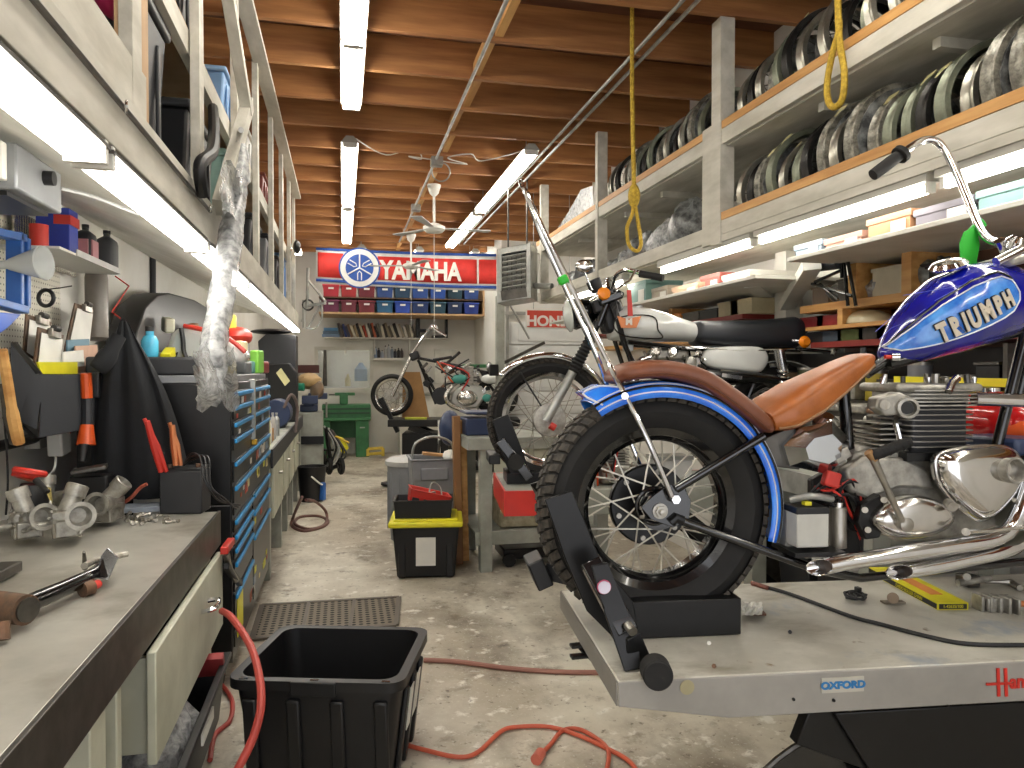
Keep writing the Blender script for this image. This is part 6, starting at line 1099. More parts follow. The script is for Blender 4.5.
# oil tank, polished and faceted
of = [T(x, y, -.10) for x, y in ((800, 428), (832, 421), (849, 438), (847, 462), (826, 474), (790, 466), (784, 446))]; c_ = sum(of, V())/7
rr = [[V((p.x, .08, p.z)) for p in of], of, [c_+(p-c_)*.55+V((0, -.035, 0)) for p in of]]; B(MB().rings(rr), 'oil_tank', mat('mirror_steel', '#cfd4da', .08, metal=1, var=.02), sm=None)
B(MB().lathe([(.035, 0), (.04, .015), (.02, .03)], T(824, 424, -.06), (0, -.6, 1), 24), 'oil_cap', 'chrome')
B(MB().prism([T(x, y, -.08) for x, y in ((762, 440), (795, 425), (800, 470), (770, 466))], (0, .14, 0)), 'fender_mount', 'iron', bev=.003)
B(MB().box(T(840, 455, -.12), (.05, .03, .03), ry=-.5), 'bracket', 'cast', bev=.003)
# electrics: battery, canister, red boot
b_ = T(805, 525, -.10); bt = B(MB().box(b_, (.095, .09, .11)), 'battery', plain('#c6c5bd', .4), bev=.004); B(MB().box(T(805, 508, -.10), (.098, .093, .02)), 'battery_top', 'blk', bt, bev=.003); B(MB().box(T(787, 526, -.04), (.05, .09, .11)), 'battery_case', plain('#aaa9a3'), bt, bev=.004)
B(MB().box(T(808, 549, -.10), (.15, .14, .012)), 'battery_tray', 'blkm'); B(MB().box(T(803, 506, -.10)+V((.0, -.02, .012)), (.02, .02, .01)), 'battery_terminal', 'yel', bt)
B(MB().cyl(T(838, 547, -.09), T(838, 507, -.09), .024, seg=20), 'ignition_coil', 'steel'); B(MB().cyl(T(838, 508, -.09), T(838, 502, -.09), .016, seg=16), 'coil_cap', 'alu')
B(MB().box(T(831, 479, -.11), (.045, .03, .045), ry=.3), 'terminal_boot', 'redp', bev=.006); B(MB().tube([T(790, 500, -.1), T(810, 496, -.12), T(832, 499, -.1)], .01, 8, sm=4), 'cable_bundle', 'gal')
rd = random.Random(3)
for i in range(12): B(MB().tube([T(805+rd.uniform(-5, 30), 495+rd.uniform(-12, 12), -.08), T(835+rd.uniform(-15, 15), 480+rd.uniform(-20, 20), -.1), T(850+rd.uniform(-10, 10), 500+rd.uniform(-20, 25), -.08), T(862, 530+rd.uniform(-20, 30), -.07)], .004, 6, sm=5), 'wire', ['blk', 'blk', 'redp', 'blk'][i % 4])
B(MB().prism([T(x, y, -.02) for x, y in ((812, 480), (830, 470), (862, 500), (862, 565), (840, 560), (812, 500))], (0, .03, 0)), 'back_plate', 'blkm', bev=.004)
# engine: crankcase
cr = [T(x, y, -.06) for x, y in ((852, 455), (872, 448), (900, 450), (945, 446), (1000, 450), (1024, 470), (1022, 520), (985, 532), (950, 540), (900, 542), (868, 530), (856, 500))]
en = B(MB().prism(cr, (0, .16, 0)), 'crankcase', 'cast', bev=.012)
B(MB().prism([T(x, y, -.085) for x, y in ((845, 470), (866, 456), (905, 458), (930, 470), (935, 490), (900, 488), (868, 500), (850, 492))], (0, .04, 0)), 'case_half', 'cast', en, bev=.01)
gp = [(872, 520), (880, 508), (895, 499), (912, 495), (930, 498), (946, 506), (953, 516), (948, 526), (934, 534), (914, 538), (892, 537), (878, 530)]
B(dome(smooth([T(x, y, -.13) for x, y in gp], 4, True), -.13, .035, pw=.45), 'gearbox_cover', 'alu', en, sm=60)
B(MB().prism([T(x, y, -.115) for x, y in ((862, 505), (880, 494), (890, 510), (880, 538), (866, 540), (858, 522))], (0, .03, 0)), 'sprocket_cover', 'blkm', en, bev=.004)
for px, py in ((865, 510), (868, 530), (884, 500)): B(MB().cyl(T(px, py, -.12), T(px, py, -.127), .009, seg=10), 'bolt', 'steel', en)
tp = [(936, 458), (950, 450), (975, 446), (1005, 447), (1018, 456), (1021, 472), (1014, 490), (1003, 505), (990, 517), (978, 520), (965, 512), (950, 498), (938, 480)]
B(dome(smooth([T(x, y, -.135) for x, y in tp], 4, True), -.135, .04, pw=.4), 'timing_cover', mat('mirror_alloy', '#d5d3cf', .1, metal=1, var=.04, scale=6), en, sm=60); B(MB().tube([T(x, y, -.135) for x, y in tp], .005, 8, closed=True, sm=3), 'cover_edge', 'alu', en)
B(MB().lathe([(.034, -.01), (.037, .03), (.037, .04), (.031, .04), (.028, .01), (.012, .005)], T(1004, 470, -.16), (.15, -1, .1), 30), 'points_housing', 'cast', en)
for px, py in ((942, 470), (958, 506), (985, 517), (1014, 500), (975, 452), (1003, 452)): B(MB().cyl(T(px, py, -.14), T(px, py, -.153), .006, seg=10), 'cover_screw', 'steel', en)
# barrel and head
xa, xb = T(898, 420, -.05).x, T(972, 420, -.05).x; xm = (xa+xb)/2; zb0, zb1 = T(935, 447, 0).z, T(935, 406, 0).z; zh = T(935, 383, 0).z
B(MB().bx((xa+.03, -.07, zb0-.02), (xb-.03, .09, zb1+.02)), 'cylinder_barrel', plain('#39383a', .5, .5), en, bev=.01)
for k in range(8): z = zb0+.008+(zb1-zb0)*k/8; B(MB().rings([[V(((xm+(xb-xa)/2*.98*math.copysign(abs(math.cos(a))**.4, math.cos(a))), .01+.10*math.copysign(abs(math.sin(a))**.4, math.sin(a)), z+dz)) for a in [2*PI*q/32 for q in range(32)]] for dz in (0, .0035)]), 'cooling_fin', plain('#7d7a74', .42, .6), en)
for k in range(5): z = zb1+.004+k*.011; B(MB().rings([[V(((xm+.004+(xb-xa)/2*1.02*math.copysign(abs(math.cos(a))**.4, math.cos(a))), .01+.105*math.copysign(abs(math.sin(a))**.4, math.sin(a)), z+dz)) for a in [2*PI*q/32 for q in range(32)]] for dz in (0, .004)]), 'cooling_fin', 'cast', en)
hd_ = B(MB().bx((xa-.03, -.09, zb1+.045), (xb+.008, .11, zh)), 'cylinder_head', 'cast', en, bev=.012); B(MB().bx((xa+.0, -.06, zb1), (xb-.02, .08, zb1+.05)), 'head_core', 'cast', en)
B(MB().prism([T(x, y, -.11) for x, y in ((878, 398), (900, 392), (918, 400), (912, 414), (886, 416), (876, 408))], (0, .05, 0)), 'inlet_flange', 'cast', en, bev=.005); B(MB().lathe([(.03, -.02), (.03, .012), (.022, .014), (.019, -.0), (.0, 0)], T(907, 408, -.115), (-.25, -1, 0), 24), 'inlet_port', 'cast', en); B(MB().cyl(T(907, 408, -.122), T(907, 408, -.127), .018, seg=20), 'port_bore', 'blk', en); B(MB().cyl(T(885, 405, -.1), T(885, 405, -.135), .014, seg=14), 'stud', 'steel', en)
rd = random.Random(12)
for i in range(16):
    px = 880+rd.uniform(0, 96); p = T(px, 384, rd.uniform(-.07, .06)); B(MB().cyl(p, p+V((rd.uniform(-.01, .01), 0, rd.uniform(.01, .035))), rd.uniform(.006, .014), seg=8), 'head_stud', rd.choice(['steel', 'iron', 'cast', 'alu']), en)
B(MB().tube([T(948, 392, -.1), T(952, 383, -.09), T(957, 378, -.08)], .012, 10), 'rocker_oil_feed', 'alu', en)
B(MB().bx((xa-.005, -.1, zb0-.03), (xb+.02, .1, zb0-.005)), 'base_gasket', 'blkm', en)
B(MB().tube([T(898, 405, -.02), T(896, 425, -.1), T(902, 448, -.1)], .008, 8), 'push_rod_tube', 'chrome', en)
for k in range(5): z = zb0+.012+k*.016; B(MB().box((T(884, 420, 0).x, .03, z), (.07, .13, .004)), 'cooling_fin', 'cast', en)
# header stub, exhausts
B(MB().cyl(T(974, 399, -.06), T(1034, 401, -.08), .0205, seg=22), 'header_pipe', 'chrome')
def slash(pts, r, name):
    pts = smooth([V(p) for p in pts], 6); mb = MB().tube(pts[1:], r, 22); t_ = (pts[1]-pts[0]).normalized(); a, b, _ = basis(t_); base = pts[1]; ring = []; ring2 = []; ring3 = []
    for j in range(22):
        an = 2*PI*j/22; d_ = a*math.cos(an)+b*math.sin(an); ext = .028*(d_.dot(V((0, -1, .3)).normalized())*-1+1)
        ring.append(base+d_*r-t_*(0)); ring2.append(base+d_*r-t_*ext); ring3.append(base+d_*(r*.86)-t_*(ext-.002))
    deep = [base+ (a*math.cos(2*PI*j/22)+b*math.sin(2*PI*j/22))*r*.84 for j in range(22)]
    o = B(mb, name, 'chrome'); B(MB().rings([ring, ring2, ring3, deep], caps=False), 'slash_cut_tip', 'chrome', o); B(MB().cyl(base-t_*.001, base-t_*.003, r*.85, seg=22), 'bore', plain('#4a3c33', .6), o)
slash([T(826, 566, -.19), T(852, 561, -.19), T(900, 554, -.19), T(960, 545, -.18), T(990, 540, -.17), T(1008, 530, -.16), T(1020, 510, -.15), T(1030, 480, -.14)], .0225, 'exhaust_pipe')
slash([T(906, 571, -.15), T(928, 567.5, -.15), T(960, 561, -.14), T(1000, 552, -.13), T(1018, 545, -.1), T(1030, 530, -.06)], .0215, 'exhaust_pipe')
# kick starter, gear lever
B(MB().tube([T(903, 524, -.18), T(897, 510, -.19), T(884, 482, -.195), T(872, 456, -.2)], [.011, .009, .009, .012], 12), 'kick_lever', 'steel'); B(MB().lathe([(.018, -.015), (.02, .015), (.01, .018)], T(904, 524, -.175), (0, -1, 0), 20), 'kick_boss', 'steel')
kp = B(MB().cyl(T(872, 456, -.2), T(911, 441, -.225), .0155, seg=18), 'kick_pedal', 'rub', bev=.002)
for k in range(6): f = (k+.5)/6; p = T(872, 456, -.2)*(1-f)+T(911, 441, -.225)*f; d = (T(911, 441, -.225)-T(872, 456, -.2)).normalized(); B(MB().lathe([(.0172, -.0015), (.0172, .0015)], p, d, 16), 'rubber_ridge', 'rub', kp)
B(MB().cyl(T(868, 452, -.2), T(875, 460, -.2), .012), 'pedal_joint', plain('#a8835a', .4, .6)); B(MB().tube([T(966, 532, -.2), T(990, 531, -.2), T(1024, 527, -.21)], .0055, 8), 'gear_lever', 'alu'); B(MB().cyl(T(966, 532, -.19), T(966, 532, -.21), .011, seg=14), 'lever_pivot', 'steel')
B(MB().cyl(T(948, 503, -.16), T(953, 507, -.19), .014, seg=16), 'gear_shaft', 'steel')
bk.location = FT.o
# ---- things lying on the lift deck
D = lambda px, py, z=0: onz(px, py, TZ+z)
t = thing('chain_box', 'yellow and black chain box with printed lettering on the lift deck', 'box', D(920, 590)); a, b = D(869, 573), D(937, 610); d_ = (b-a).normalized(); s_ = V((-d_.y, d_.x, 0)); ln = (b-a).length
if s_.x < 0: s_ = -s_
wd = .10; zz = .022; q = [a, a+d_*ln, a+d_*ln+s_*wd, a+s_*wd]; MB().prism(q, (0, 0, zz)).build('box_body', 'yel', t, bev=.001)
MB().prism([a+V((0, 0, .003))-s_*.0008, b+V((0, 0, .003))-s_*.0008, b+V((0, 0, zz-.003))-s_*.0008, a+V((0, 0, zz-.003))-s_*.0008], -s_*.0008).build('dark_side', 'blk', t); 
MB().prism([b+d_*.0006+s_*.006+V((0, 0, .003)), b+d_*.0006+s_*(wd-.006)+V((0, 0, .003)), b+d_*.0006+s_*(wd-.006)+V((0, 0, zz-.003)), b+d_*.0006+s_*.006+V((0, 0, zz-.003))], d_*.0008).build('dark_side', 'blk', t)
o_ = a*.32+b*.68-s_*.003+V((0, 0, zz*.5)); text('lettering', 'DAIDO ROLLER CHAIN', .016, 'yel', t, o_-t.location-d_*.02, d_, (0, 0, 1), ext=.0004, sx=.95)
text('lettering', '1-4263S/100', .014, 'yel', t, b+d_*.002+s_*wd*.5+V((0, 0, zz*.5))-t.location, s_, (0, 0, 1), ext=.0004, sx=.9)
MB().prism([q[0]+d_*.05+s_*.03+V((0, 0, zz+.0005)), q[0]+d_*ln*.8+s_*.03+V((0, 0, zz+.0005)), q[0]+d_*ln*.8+s_*.07+V((0, 0, zz+.0005)), q[0]+d_*.05+s_*.07+V((0, 0, zz+.0005))], (0, 0, .001)).build('printed_panel', plain('#d98a4a'), t)
t = thing('cable_bundle', 'small tangle of black cable lying on the lift deck', 'cable', D(853, 597)); rd = random.Random(5)
for k in range(6): c = D(853+rd.uniform(-4, 6), 597+rd.uniform(-2, 3), .008+.004*k); MB().torus(c, (rd.uniform(-.3, .3), rd.uniform(-.3, .3), 1), .022+rd.uniform(-.006, .008), .0035, 20, 6).build('loop', 'blk', t)
thing1('cable_plug', 'black plug on top of the black cable tangle', 'plug', MB().box(D(858, 590, .03), (.015, .02, .02)), 'blk', bev=.002)
t = thing('cable', 'long black cable lying across the lift deck', 'cable', D(850, 610)); MB().tube([D(758, 585, .006), D(790, 594, .006), D(850, 616, .006), D(880, 624, .006), D(930, 637, .006), D(970, 644, .006), D(1030, 645, .006)], .0062, 8, sm=6).build('cord', 'blk', t); MB().cyl(D(752, 583, .007), D(768, 588, .007), .008).build('end_fitting', plain('#7d4a3c'), t)
t = thing('wooden_bracket', 'tan paper roll standing beside the chain box', 'roll', D(893, 600)); MB().cyl(D(893, 598), D(893, 598, .035), .017, seg=18).build('roll_body', plain('#8f7a62'), t); MB().box(D(893, 602, .004), (.07, .025, .006), rz=-.2).build('flap', plain('#7d7363'), t)
t = thing('crumpled_paper', 'crumpled pale paper on the lift beside the chock', 'paper', D(752, 609)); MB().grid(lambda u, v: D(742+20*u, 602+13*v, .008+.012*abs(math.sin(u*7+v*4))), 8, 8).jit(.002, 2).build('sheet', 'paper', t, sm=None, solid=.001); MB().box(D(755, 613, .004), (.06, .03, .006), rz=-.3).build('dirty_edge', plain('#6a4a35'), t)
t = thing('carburettor_part', 'dark steel carburettor part behind the chain box', 'engine part', D(970, 578)); MB().box(D(968, 580, .02), (.05, .06, .04)).jit(.002, 1).build('body', 'iron', t, bev=.006); MB().cyl(D(958, 583, .02), D(990, 578, .03), .012).build('spigot', 'cast', t); MB().cyl(D(967, 577, .04), D(967, 577, .07), .012).build('tower', 'cast', t)
t = thing('caliper', 'ribbed pale alloy block on the lift deck at the right edge', 'engine part', D(1000, 605)); 
MB().box(D(998, 603, .022), (.1, .045, .044), rz=-.15).build('body', 'cast', t, bev=.006)
for k in range(5): MB().box(D(978+k*9, 602+k*.8, .024), (.01, .05, .05), rz=-.15).build('rib', 'cast', t, bev=.003)
MB().cyl(D(1015, 603, .03), D(1024, 604, .03), .01).build('copper_plug', 'copper', t)
thing1('lever', 'steel lever with round end behind the ribbed alloy block', 'lever', MB().tube([D(985, 582, .012), D(1000, 582, .012), D(1012, 583, .012), D(1020, 588, .012)], [.005, .006, .014, .01], 8), 'steel')
for i, (px, py, m, lb) in enumerate([(714, 666, 'rust', 'small rusty nut near the lift edge'), (709, 643, 'tubeoff', 'tiny white button on the lift deck'), (790, 632, 'blk', 'tiny black screw on the blue-stained part of the deck')]): thing1('small_part', lb, 'hardware', MB().cyl(D(px, py, .001), D(px, py, .006), .006, seg=6), m)
t = thing('lift_pedal', 'black foot pedal of the lift on the floor', 'pedal', onz(585, 650, 0)); MB().box(atd(583, 645, 2.3), (.08, .03, .01)).build('pad', 'blkm', t, bev=.002); MB().box(atd(580, 656, 2.3), (.06, .03, .01)).build('pad', 'blkm', t, bev=.002); MB().bar(atd(583, 646, 2.3), atd(605, 668, 2.35), .02, .03).build('lever', 'blkm', t)
# ================================================================ WHITE MOTORCYCLE on its red lift
WZ = .88; WO = atd(548, 419, 4.15); WA = R(-7)
FW = Frame((WO.x, WO.y, WZ), WA); Q = lambda px, py, o=0: FW(px, py, o)
wl = thing('motorcycle_lift', 'red ended lift table under the white motorcycle behind the fat tire', 'lift table', FW.o, rz=WA); wl.location = (0, 0, 0)
lx0 = Q(505, 480, -.3).x
MB().bx((lx0, -.33, -.02), (lx0+1.9, .33, 0)).build('deck', 'wgrey', wl, bev=.004); MB().bx((lx0, -.345, -.13), (lx0+.3, -.33, .0)).build('side_rail', 'red', wl, bev=.002); MB().bx((lx0+.3, -.345, -.13), (lx0+1.9, -.33, .0)).build('side_rail', 'wgrey', wl, bev=.002); MB().bx((lx0, .33, -.13), (lx0+1.9, .345, 0)).build('side_rail', 'red', wl); MB().bx((lx0-.01, -.345, -.13), (lx0, .345, 0)).build('end_rail', 'red', wl)
for y in (-.25, .25): MB().bar((lx0+.9, y, -.12), (lx0+1.75, y, -.8), .05, .09).build('scissor_arm', 'blkm', wl); MB().bar((lx0+1.75, y*.8, -.12), (lx0+.9, y*.8, -.8), .05, .09).build('scissor_arm', 'blkm', wl); MB().bx((lx0+.8, y-.04, -.88), (lx0+1.85, y+.04, -.8)).build('base_rail', 'blkm', wl)
wl.location = FW.o
wk = thing('wheel_chock', 'black wheel chock gripping the front wheel of the white motorcycle', 'wheel chock', FW.o, rz=WA); wk.location = (0, 0, 0)
MB().prism([Q(x, y, -.09) for x, y in ((492, 420), (508, 414), (524, 455), (532, 480), (514, 484), (500, 450))], (0, -.02, 0)).build('side_plate', 'blkm', wk, bev=.004); MB().prism([Q(x, y, .07) for x, y in ((492, 420), (508, 414), (524, 455), (532, 480), (514, 484), (500, 450))], (0, .02, 0)).build('side_plate', 'blkm', wk, bev=.004)
MB().box(Q(493, 457, 0), (.06, .26, .05)).build('cross_bar', 'blk', wk, bev=.004); MB().cyl(Q(516, 462, -.16), Q(516, 462, -.24), .042, seg=20).build('knob', 'rub', wk); MB().bar(Q(500, 440, -.14), Q(530, 478, -.16), .05, .05).build('clamp_arm', 'blk2', wk, bev=.004); MB().bx((Q(505, 480).x, -.12, .001), (Q(560, 480).x, .12, .06)).build('base_block', 'blkm', wk)
wk.location = FW.o
wb = thing('motorcycle', 'white tanked classic motorcycle with black seat standing behind the custom bike', 'motorcycle', FW.o, rz=WA); wb.location = (0, 0, 0)
B = lambda mb, n, m, p=wb, **k: mb.build(n, m, p, **k)
fc = Q(548, 419); fc.y = 0; wheel(wb, fc, .34, .09, .255, 'rub', 'chrome', 36, .085, .12, knobs=70, hubm='cast', spr=.0022, bead=.014)
B(MB().lathe([(.09, -.05), (.095, -.06), (.09, -.075), (.03, -.085)], fc, (0, 1, 0), 32), 'brake_plate', 'cast'); 
rc = Q(776, 424); rc.y = 0; wheel(wb, rc, .33, .11, .24, 'rub', 'chrome', 32, .08, .12, hubm='cast')
for s_ in (-1, 1):
    o = .085*s_; B(MB().cyl(Q(546, 421, o), Q(578, 362, o), .026, seg=16), 'fork_leg', 'gal'); B(MB().cyl(Q(572, 372, o), Q(598, 322, o), .022, seg=14), 'fork_tube', 'blk')
    mb = MB(); a, b = Q(573, 372, o), Q(594, 332, o); mb.lathe([((.037 if k % 2 else .029)*(1-.12*k/24), (b-a).length*k/24) for k in range(25)], a, b-a, 20); B(mb, 'fork_gaiter', 'rub', sm=50)
    B(MB().cyl(Q(598, 326, o), Q(612, 290, o), .024, seg=14), 'fork_tube', 'blk2')
fa0, fa1 = R(30), R(138); 
B(MB().grid(lambda u, v: fc+V(((.375-.02*abs(2*v-1)**3)*math.cos(fa0+(fa1-fa0)*u), .062*(2*v-1), (.375-.02*abs(2*v-1)**3)*math.sin(fa0+(fa1-fa0)*u))), 36, 8), 'front_fender', 'chrome', sm=60, solid=.003)
B(MB().cyl(fc+V((.0, -.07, 0)), Q(520, 372, -.07), .005), 'fender_stay', 'blk'); B(MB().cyl(Q(550, 425, -.1), Q(555, 428, -.1), .02, seg=12), 'red_wrap', 'redp')
B(MB().cyl(Q(611, 286, 0), Q(628, 340, 0), .03, seg=14), 'steering_head', 'blk2'); B(MB().box(Q(606, 300, 0), (.14, .24, .05), ry=-.35), 'triple_clamp', 'blk2', bev=.012)
B(MB().lathe([(.02, -.09), (.07, -.04), (.085, .03), (.09, .05), (.085, .06), (.0, .075)], Q(583, 313, 0), (-1, 0, -.15), 28), 'headlight_shell', 'blk2'); B(MB().lathe([(.088, 0), (.09, .012), (.06, .03), (.0, .04)], Q(570, 316, 0), (-1, 0, -.15), 28), 'headlight_lens', mat('lens_glass', '#ccd2ca', .1, var=0, coat=.5))
for y in (-.06, .06): B(MB().lathe([(.03, 0), (.042, .03), (.042, .07), (.03, .075)], Q(598, 292, y), (-.45, 0, 1), 20), 'gauge', 'blk')
B(MB().lathe([(.026, 0), (.036, .02), (.03, .045), (.01, .05)], Q(603, 294, -.16), (0, -1, 0), 20), 'turn_signal', 'amber'); B(MB().cyl(Q(603, 294, -.08), Q(603, 294, -.16), .008), 'signal_stalk', 'chrome')
for s_ in (-1, 1):
    f_ = lambda x, y, o: Q(x, y, -.36) if False else V((Q(x, y, -abs(o)).x, s_*abs(o), Q(x, y, -abs(o)).z))
    B(MB().tube([f_(612, 288, .04), f_(616, 276, .1), f_(626, 270, .2), f_(640, 273, .3), f_(648, 275, .36)], .012, 10, sm=4), 'handlebar', 'chrome'); B(MB().cyl(f_(640, 274, .34), f_(663, 278, .42), .0185, seg=14), 'grip', 'rub'); B(MB().tube([f_(636, 270, .3), f_(630, 280, .32), f_(615, 290, .36)], .006, 6), 'lever', 'alu')
B(MB().cyl(Q(592, 290, -.15), Q(583, 268, -.16), .006), 'mirror_stem', 'chrome'); B(MB().ell(Q(584, 266, -.16), (.05, .015, .035)), 'mirror', 'alu')
def loft(st, name, m, pw=2.4, n=36, p=None, **k):
    rr = []
    for i in range(n+1):
        f = i/n*(len(st)-1); j = min(int(f), len(st)-2); f -= j; x, zt, zb, w_ = [st[j][q]*(1-f)+st[j+1][q]*f for q in range(4)]; zc, h = (zt+zb)/2, (zt-zb)/2
        rr.append([V((x, w_*math.copysign(abs(math.cos(a))**(2/pw), math.cos(a)), zc+h*math.copysign(abs(math.sin(a))**(2/pw), math.sin(a)))) for a in [2*PI*q/32 for q in range(32)]])
    return B(MB().rings(rr), name, m, sm=70, **k)
def sts(l): return [(Q(x, a).x, Q(x, a).z, Q(x, b).z, w_) for x, a, b, w_ in l]
tnk = loft(sts([(607, 325, 335, .03), (609, 315, 340, .07), (614, 309, 341, .1), (625, 306, 342, .125), (645, 308, 342, .135), (665, 313, 342, .13), (690, 322, 342, .105), (708, 331, 342, .08), (722, 341, 343, .04)]), 'fuel_tank', 'pearl')
pl_ = [(618, 318), (640, 315), (655, 318), (658, 330), (662, 338), (640, 338), (622, 335), (614, 327)]; B(MB().tube([Q(x, y, -.135 if x > 616 else -.12) for x, y in pl_], .004, 6, closed=True, sm=4), 'pinstripe', 'blk2', tnk)
bz_ = [(617, 316), (627, 319), (641, 316), (636, 328), (621, 328)]; B(MB().prism([Q(x, y, -.133) for x, y in bz_], (0, -.008, 0)), 'badge', mat('copper', '#c47a4e', .35, metal=.6), tnk); text('lettering', 'M', .05, 'tubeoff', tnk, Q(629, 322, -.143), (1, 0, 0), (0, 0, 1), off=.002)
B(MB().lathe([(.035, 0), (.038, .01), (.02, .02)], Q(637, 308, 0), (0, 0, 1), 20), 'fuel_cap', 'chrome', tnk)
loft(sts([(687, 326, 338, .08), (695, 321, 346, .12), (720, 321, 349, .13), (760, 320, 350, .13), (790, 317, 349, .125), (799, 320, 344, .1)]), 'seat', mat('seat_vinyl', '#22252a', .38, var=.1), 3)
B(MB().tube([Q(690, 347, -.13), Q(740, 351, -.135), Q(795, 349, -.128)], .005, 6), 'seat_trim', 'chrome')
sc2 = [(701, 360), (706, 350), (720, 347), (745, 346), (762, 348), (768, 357), (765, 367), (757, 373), (735, 371), (712, 368)]; B(dome(smooth([Q(x, y, -.11) for x, y in sc2], 3, True), -.11, .03, pw=.3), 'side_cover', 'pearl', sm=60)
# frame, engine
for a, b in (((700, 348), (800, 350)), ((768, 350), (748, 398)), ((700, 350), (712, 400)), ((622, 335), (650, 420)), ((628, 342), (700, 350)), ((650, 420), (740, 425)), ((740, 425), (776, 424)), ((712, 385), (760, 380))):
    for s_ in (-1, 1): B(MB().cyl(Q(*a, -.1), Q(*b, -.1), .013, seg=8) if s_ < 0 else MB().cyl(Q(*a, -.1)+V((0, .2, 0)), Q(*b, -.1)+V((0, .2, 0)), .013, seg=8), 'frame_tube', 'blk2')
ec = Q(672, 395, 0); eng = B(MB().prism([Q(x, y, -.12) for x, y in ((640, 392), (660, 383), (710, 385), (722, 400), (712, 424), (655, 424), (640, 410))], (0, .24, 0)), 'engine_case', 'cast', bev=.012)
for k in range(8): z = Q(668, 382, 0).z+k*.014; B(MB().box((Q(668, 380).x, 0, z), (.2, .2, .005)), 'cooling_fin', 'cast', eng)
B(MB().box((Q(668, 380).x, 0, Q(668, 366).z), (.14, .16, .2)), 'cylinder', 'iron', eng, bev=.01); B(MB().box((Q(668, 356).x, 0, Q(668, 355).z), (.19, .18, .06)), 'cylinder_head', 'cast', eng, bev=.014)
for px in (655, 672): B(MB().lathe([(.03, 0), (.03, .02), (.018, .03)], Q(px, 352, -.09), (0, -1, .2), 14), 'rocker_cap', 'alu', eng)
B(MB().box(Q(692, 365, -.05), (.09, .1, .1)), 'carburettor', 'alu', eng, bev=.012); B(MB().lathe([(.03, 0), (.03, .03), (.02, .035)], Q(690, 362, -.1), (0, -1, 0), 16), 'float_bowl', 'cast', eng); B(MB().box(Q(710, 368, -.02), (.08, .14, .09)), 'air_box', 'blk', eng, bev=.01)
rd = random.Random(9)
for i in range(34): p = Q(rd.uniform(638, 706), rd.uniform(347, 384), -.11); B(MB().cyl(p, p+V((rd.uniform(-.03, .03), -.015, rd.uniform(-.03, .03))), rd.uniform(.006, .014), seg=8), 'engine_fitting', rd.choice(['alu', 'cast', 'steel', 'iron']), eng)
B(MB().tube([Q(652, 358, -.1), Q(640, 362, -.12), Q(634, 385, -.13), Q(650, 412, -.14), Q(700, 418, -.14), Q(790, 418, -.15)], .02, 12, sm=5), 'exhaust', 'chrome'); B(MB().tube([Q(706, 374, -.13), Q(725, 376, -.14), Q(760, 378, -.14), Q(800, 383, -.14)], .028, 12, sm=4), 'high_exhaust', 'blk2'); B(MB().bar(Q(722, 375, -.172), Q(742, 378, -.172), .004, .02), 'heat_shield', 'chrome')
for y in (-.15, .15):
    sh = B(MB().cyl(Q(779, 350, -.15)+V((0, .15+y, 0)), Q(783, 372, -.15)+V((0, .15+y, 0)), .03, seg=14), 'shock_body', 'alu'); mb = MB(); a, b = Q(782, 368, -.15)+V((0, .15+y, 0)), Q(786, 400, -.15)+V((0, .15+y, 0)); mb.tube([a+(b-a)*(k/72)+V((.03*math.cos(k*2*PI/12), .03*math.sin(k*2*PI/12), 0)) for k in range(73)], .006, 6); B(mb, 'spring', 'chrome', sh)
B(MB().grid(lambda u, v: rc+V(((.365)*math.cos(R(20)+R(110)*u), .07*(2*v-1), .365*math.sin(R(20)+R(110)*u))), 30, 6), 'rear_fender', 'pearl', sm=60, solid=.004)
B(MB().box(Q(838, 352, 0), (.1, .1, .05)), 'tail_light_housing', 'alu', bev=.012); B(MB().box(Q(851, 352, 0), (.02, .09, .045)), 'tail_lens', 'redp', bev=.006); B(MB().lathe([(.026, 0), (.034, .02), (.02, .045)], Q(803, 342, -.17), (0, -1, 0), 18), 'turn_signal', 'amber'); B(MB().cyl(Q(790, 340, -.1), Q(805, 342, -.17), .012), 'signal_stalk', 'chrome'); B(MB().cyl(Q(799, 349, -.12), Q(830, 352, -.1), .01), 'grab_rail', 'chrome')
for i in range(5): B(MB().tube([Q(606+2*i, 296, -.08), Q(616+i, 320, -.12), Q(624+i, 348, -.1), Q(640, 372, -.08)], .005, 6, sm=4), 'control_cable', 'blk')
B(MB().box(Q(611, 318, 0), (.13, .16, .16), ry=-.3), 'loom_cover', 'blk', bev=.02); B(MB().box(Q(600, 306, 0), (.12, .2, .07), ry=-.3), 'gauge_bracket', 'blk', bev=.01); B(MB().box(Q(628, 347, -.05), (.05, .06, .05)), 'ignition_coil', 'gal', bev=.006)
wb.location = FW.o
t = thing('red_tag', 'red ribbon tag hanging over the white tank', 'tag', FW.w(Q(629, 305, -.15))); MB().prism([FW.w(Q(x, y, -.15)) for x, y in ((627, 290), (631, 290), (633, 316), (628, 316))], (0, .004, 0)).build('ribbon', 'redp', t)
# things on the red lift near the custom bike's battery
t = thing('steel_channel', 'grey folded steel ramp on the red lift behind the battery', 'ramp', atd(800, 475, 3.4)); MB().prism([FW.w(Q(x, y, -.2)) for x, y in ((735, 452), (800, 455), (800, 478), (735, 478))], (.0, .3, 0)).build('channel', 'wgrey', t, bev=.004)
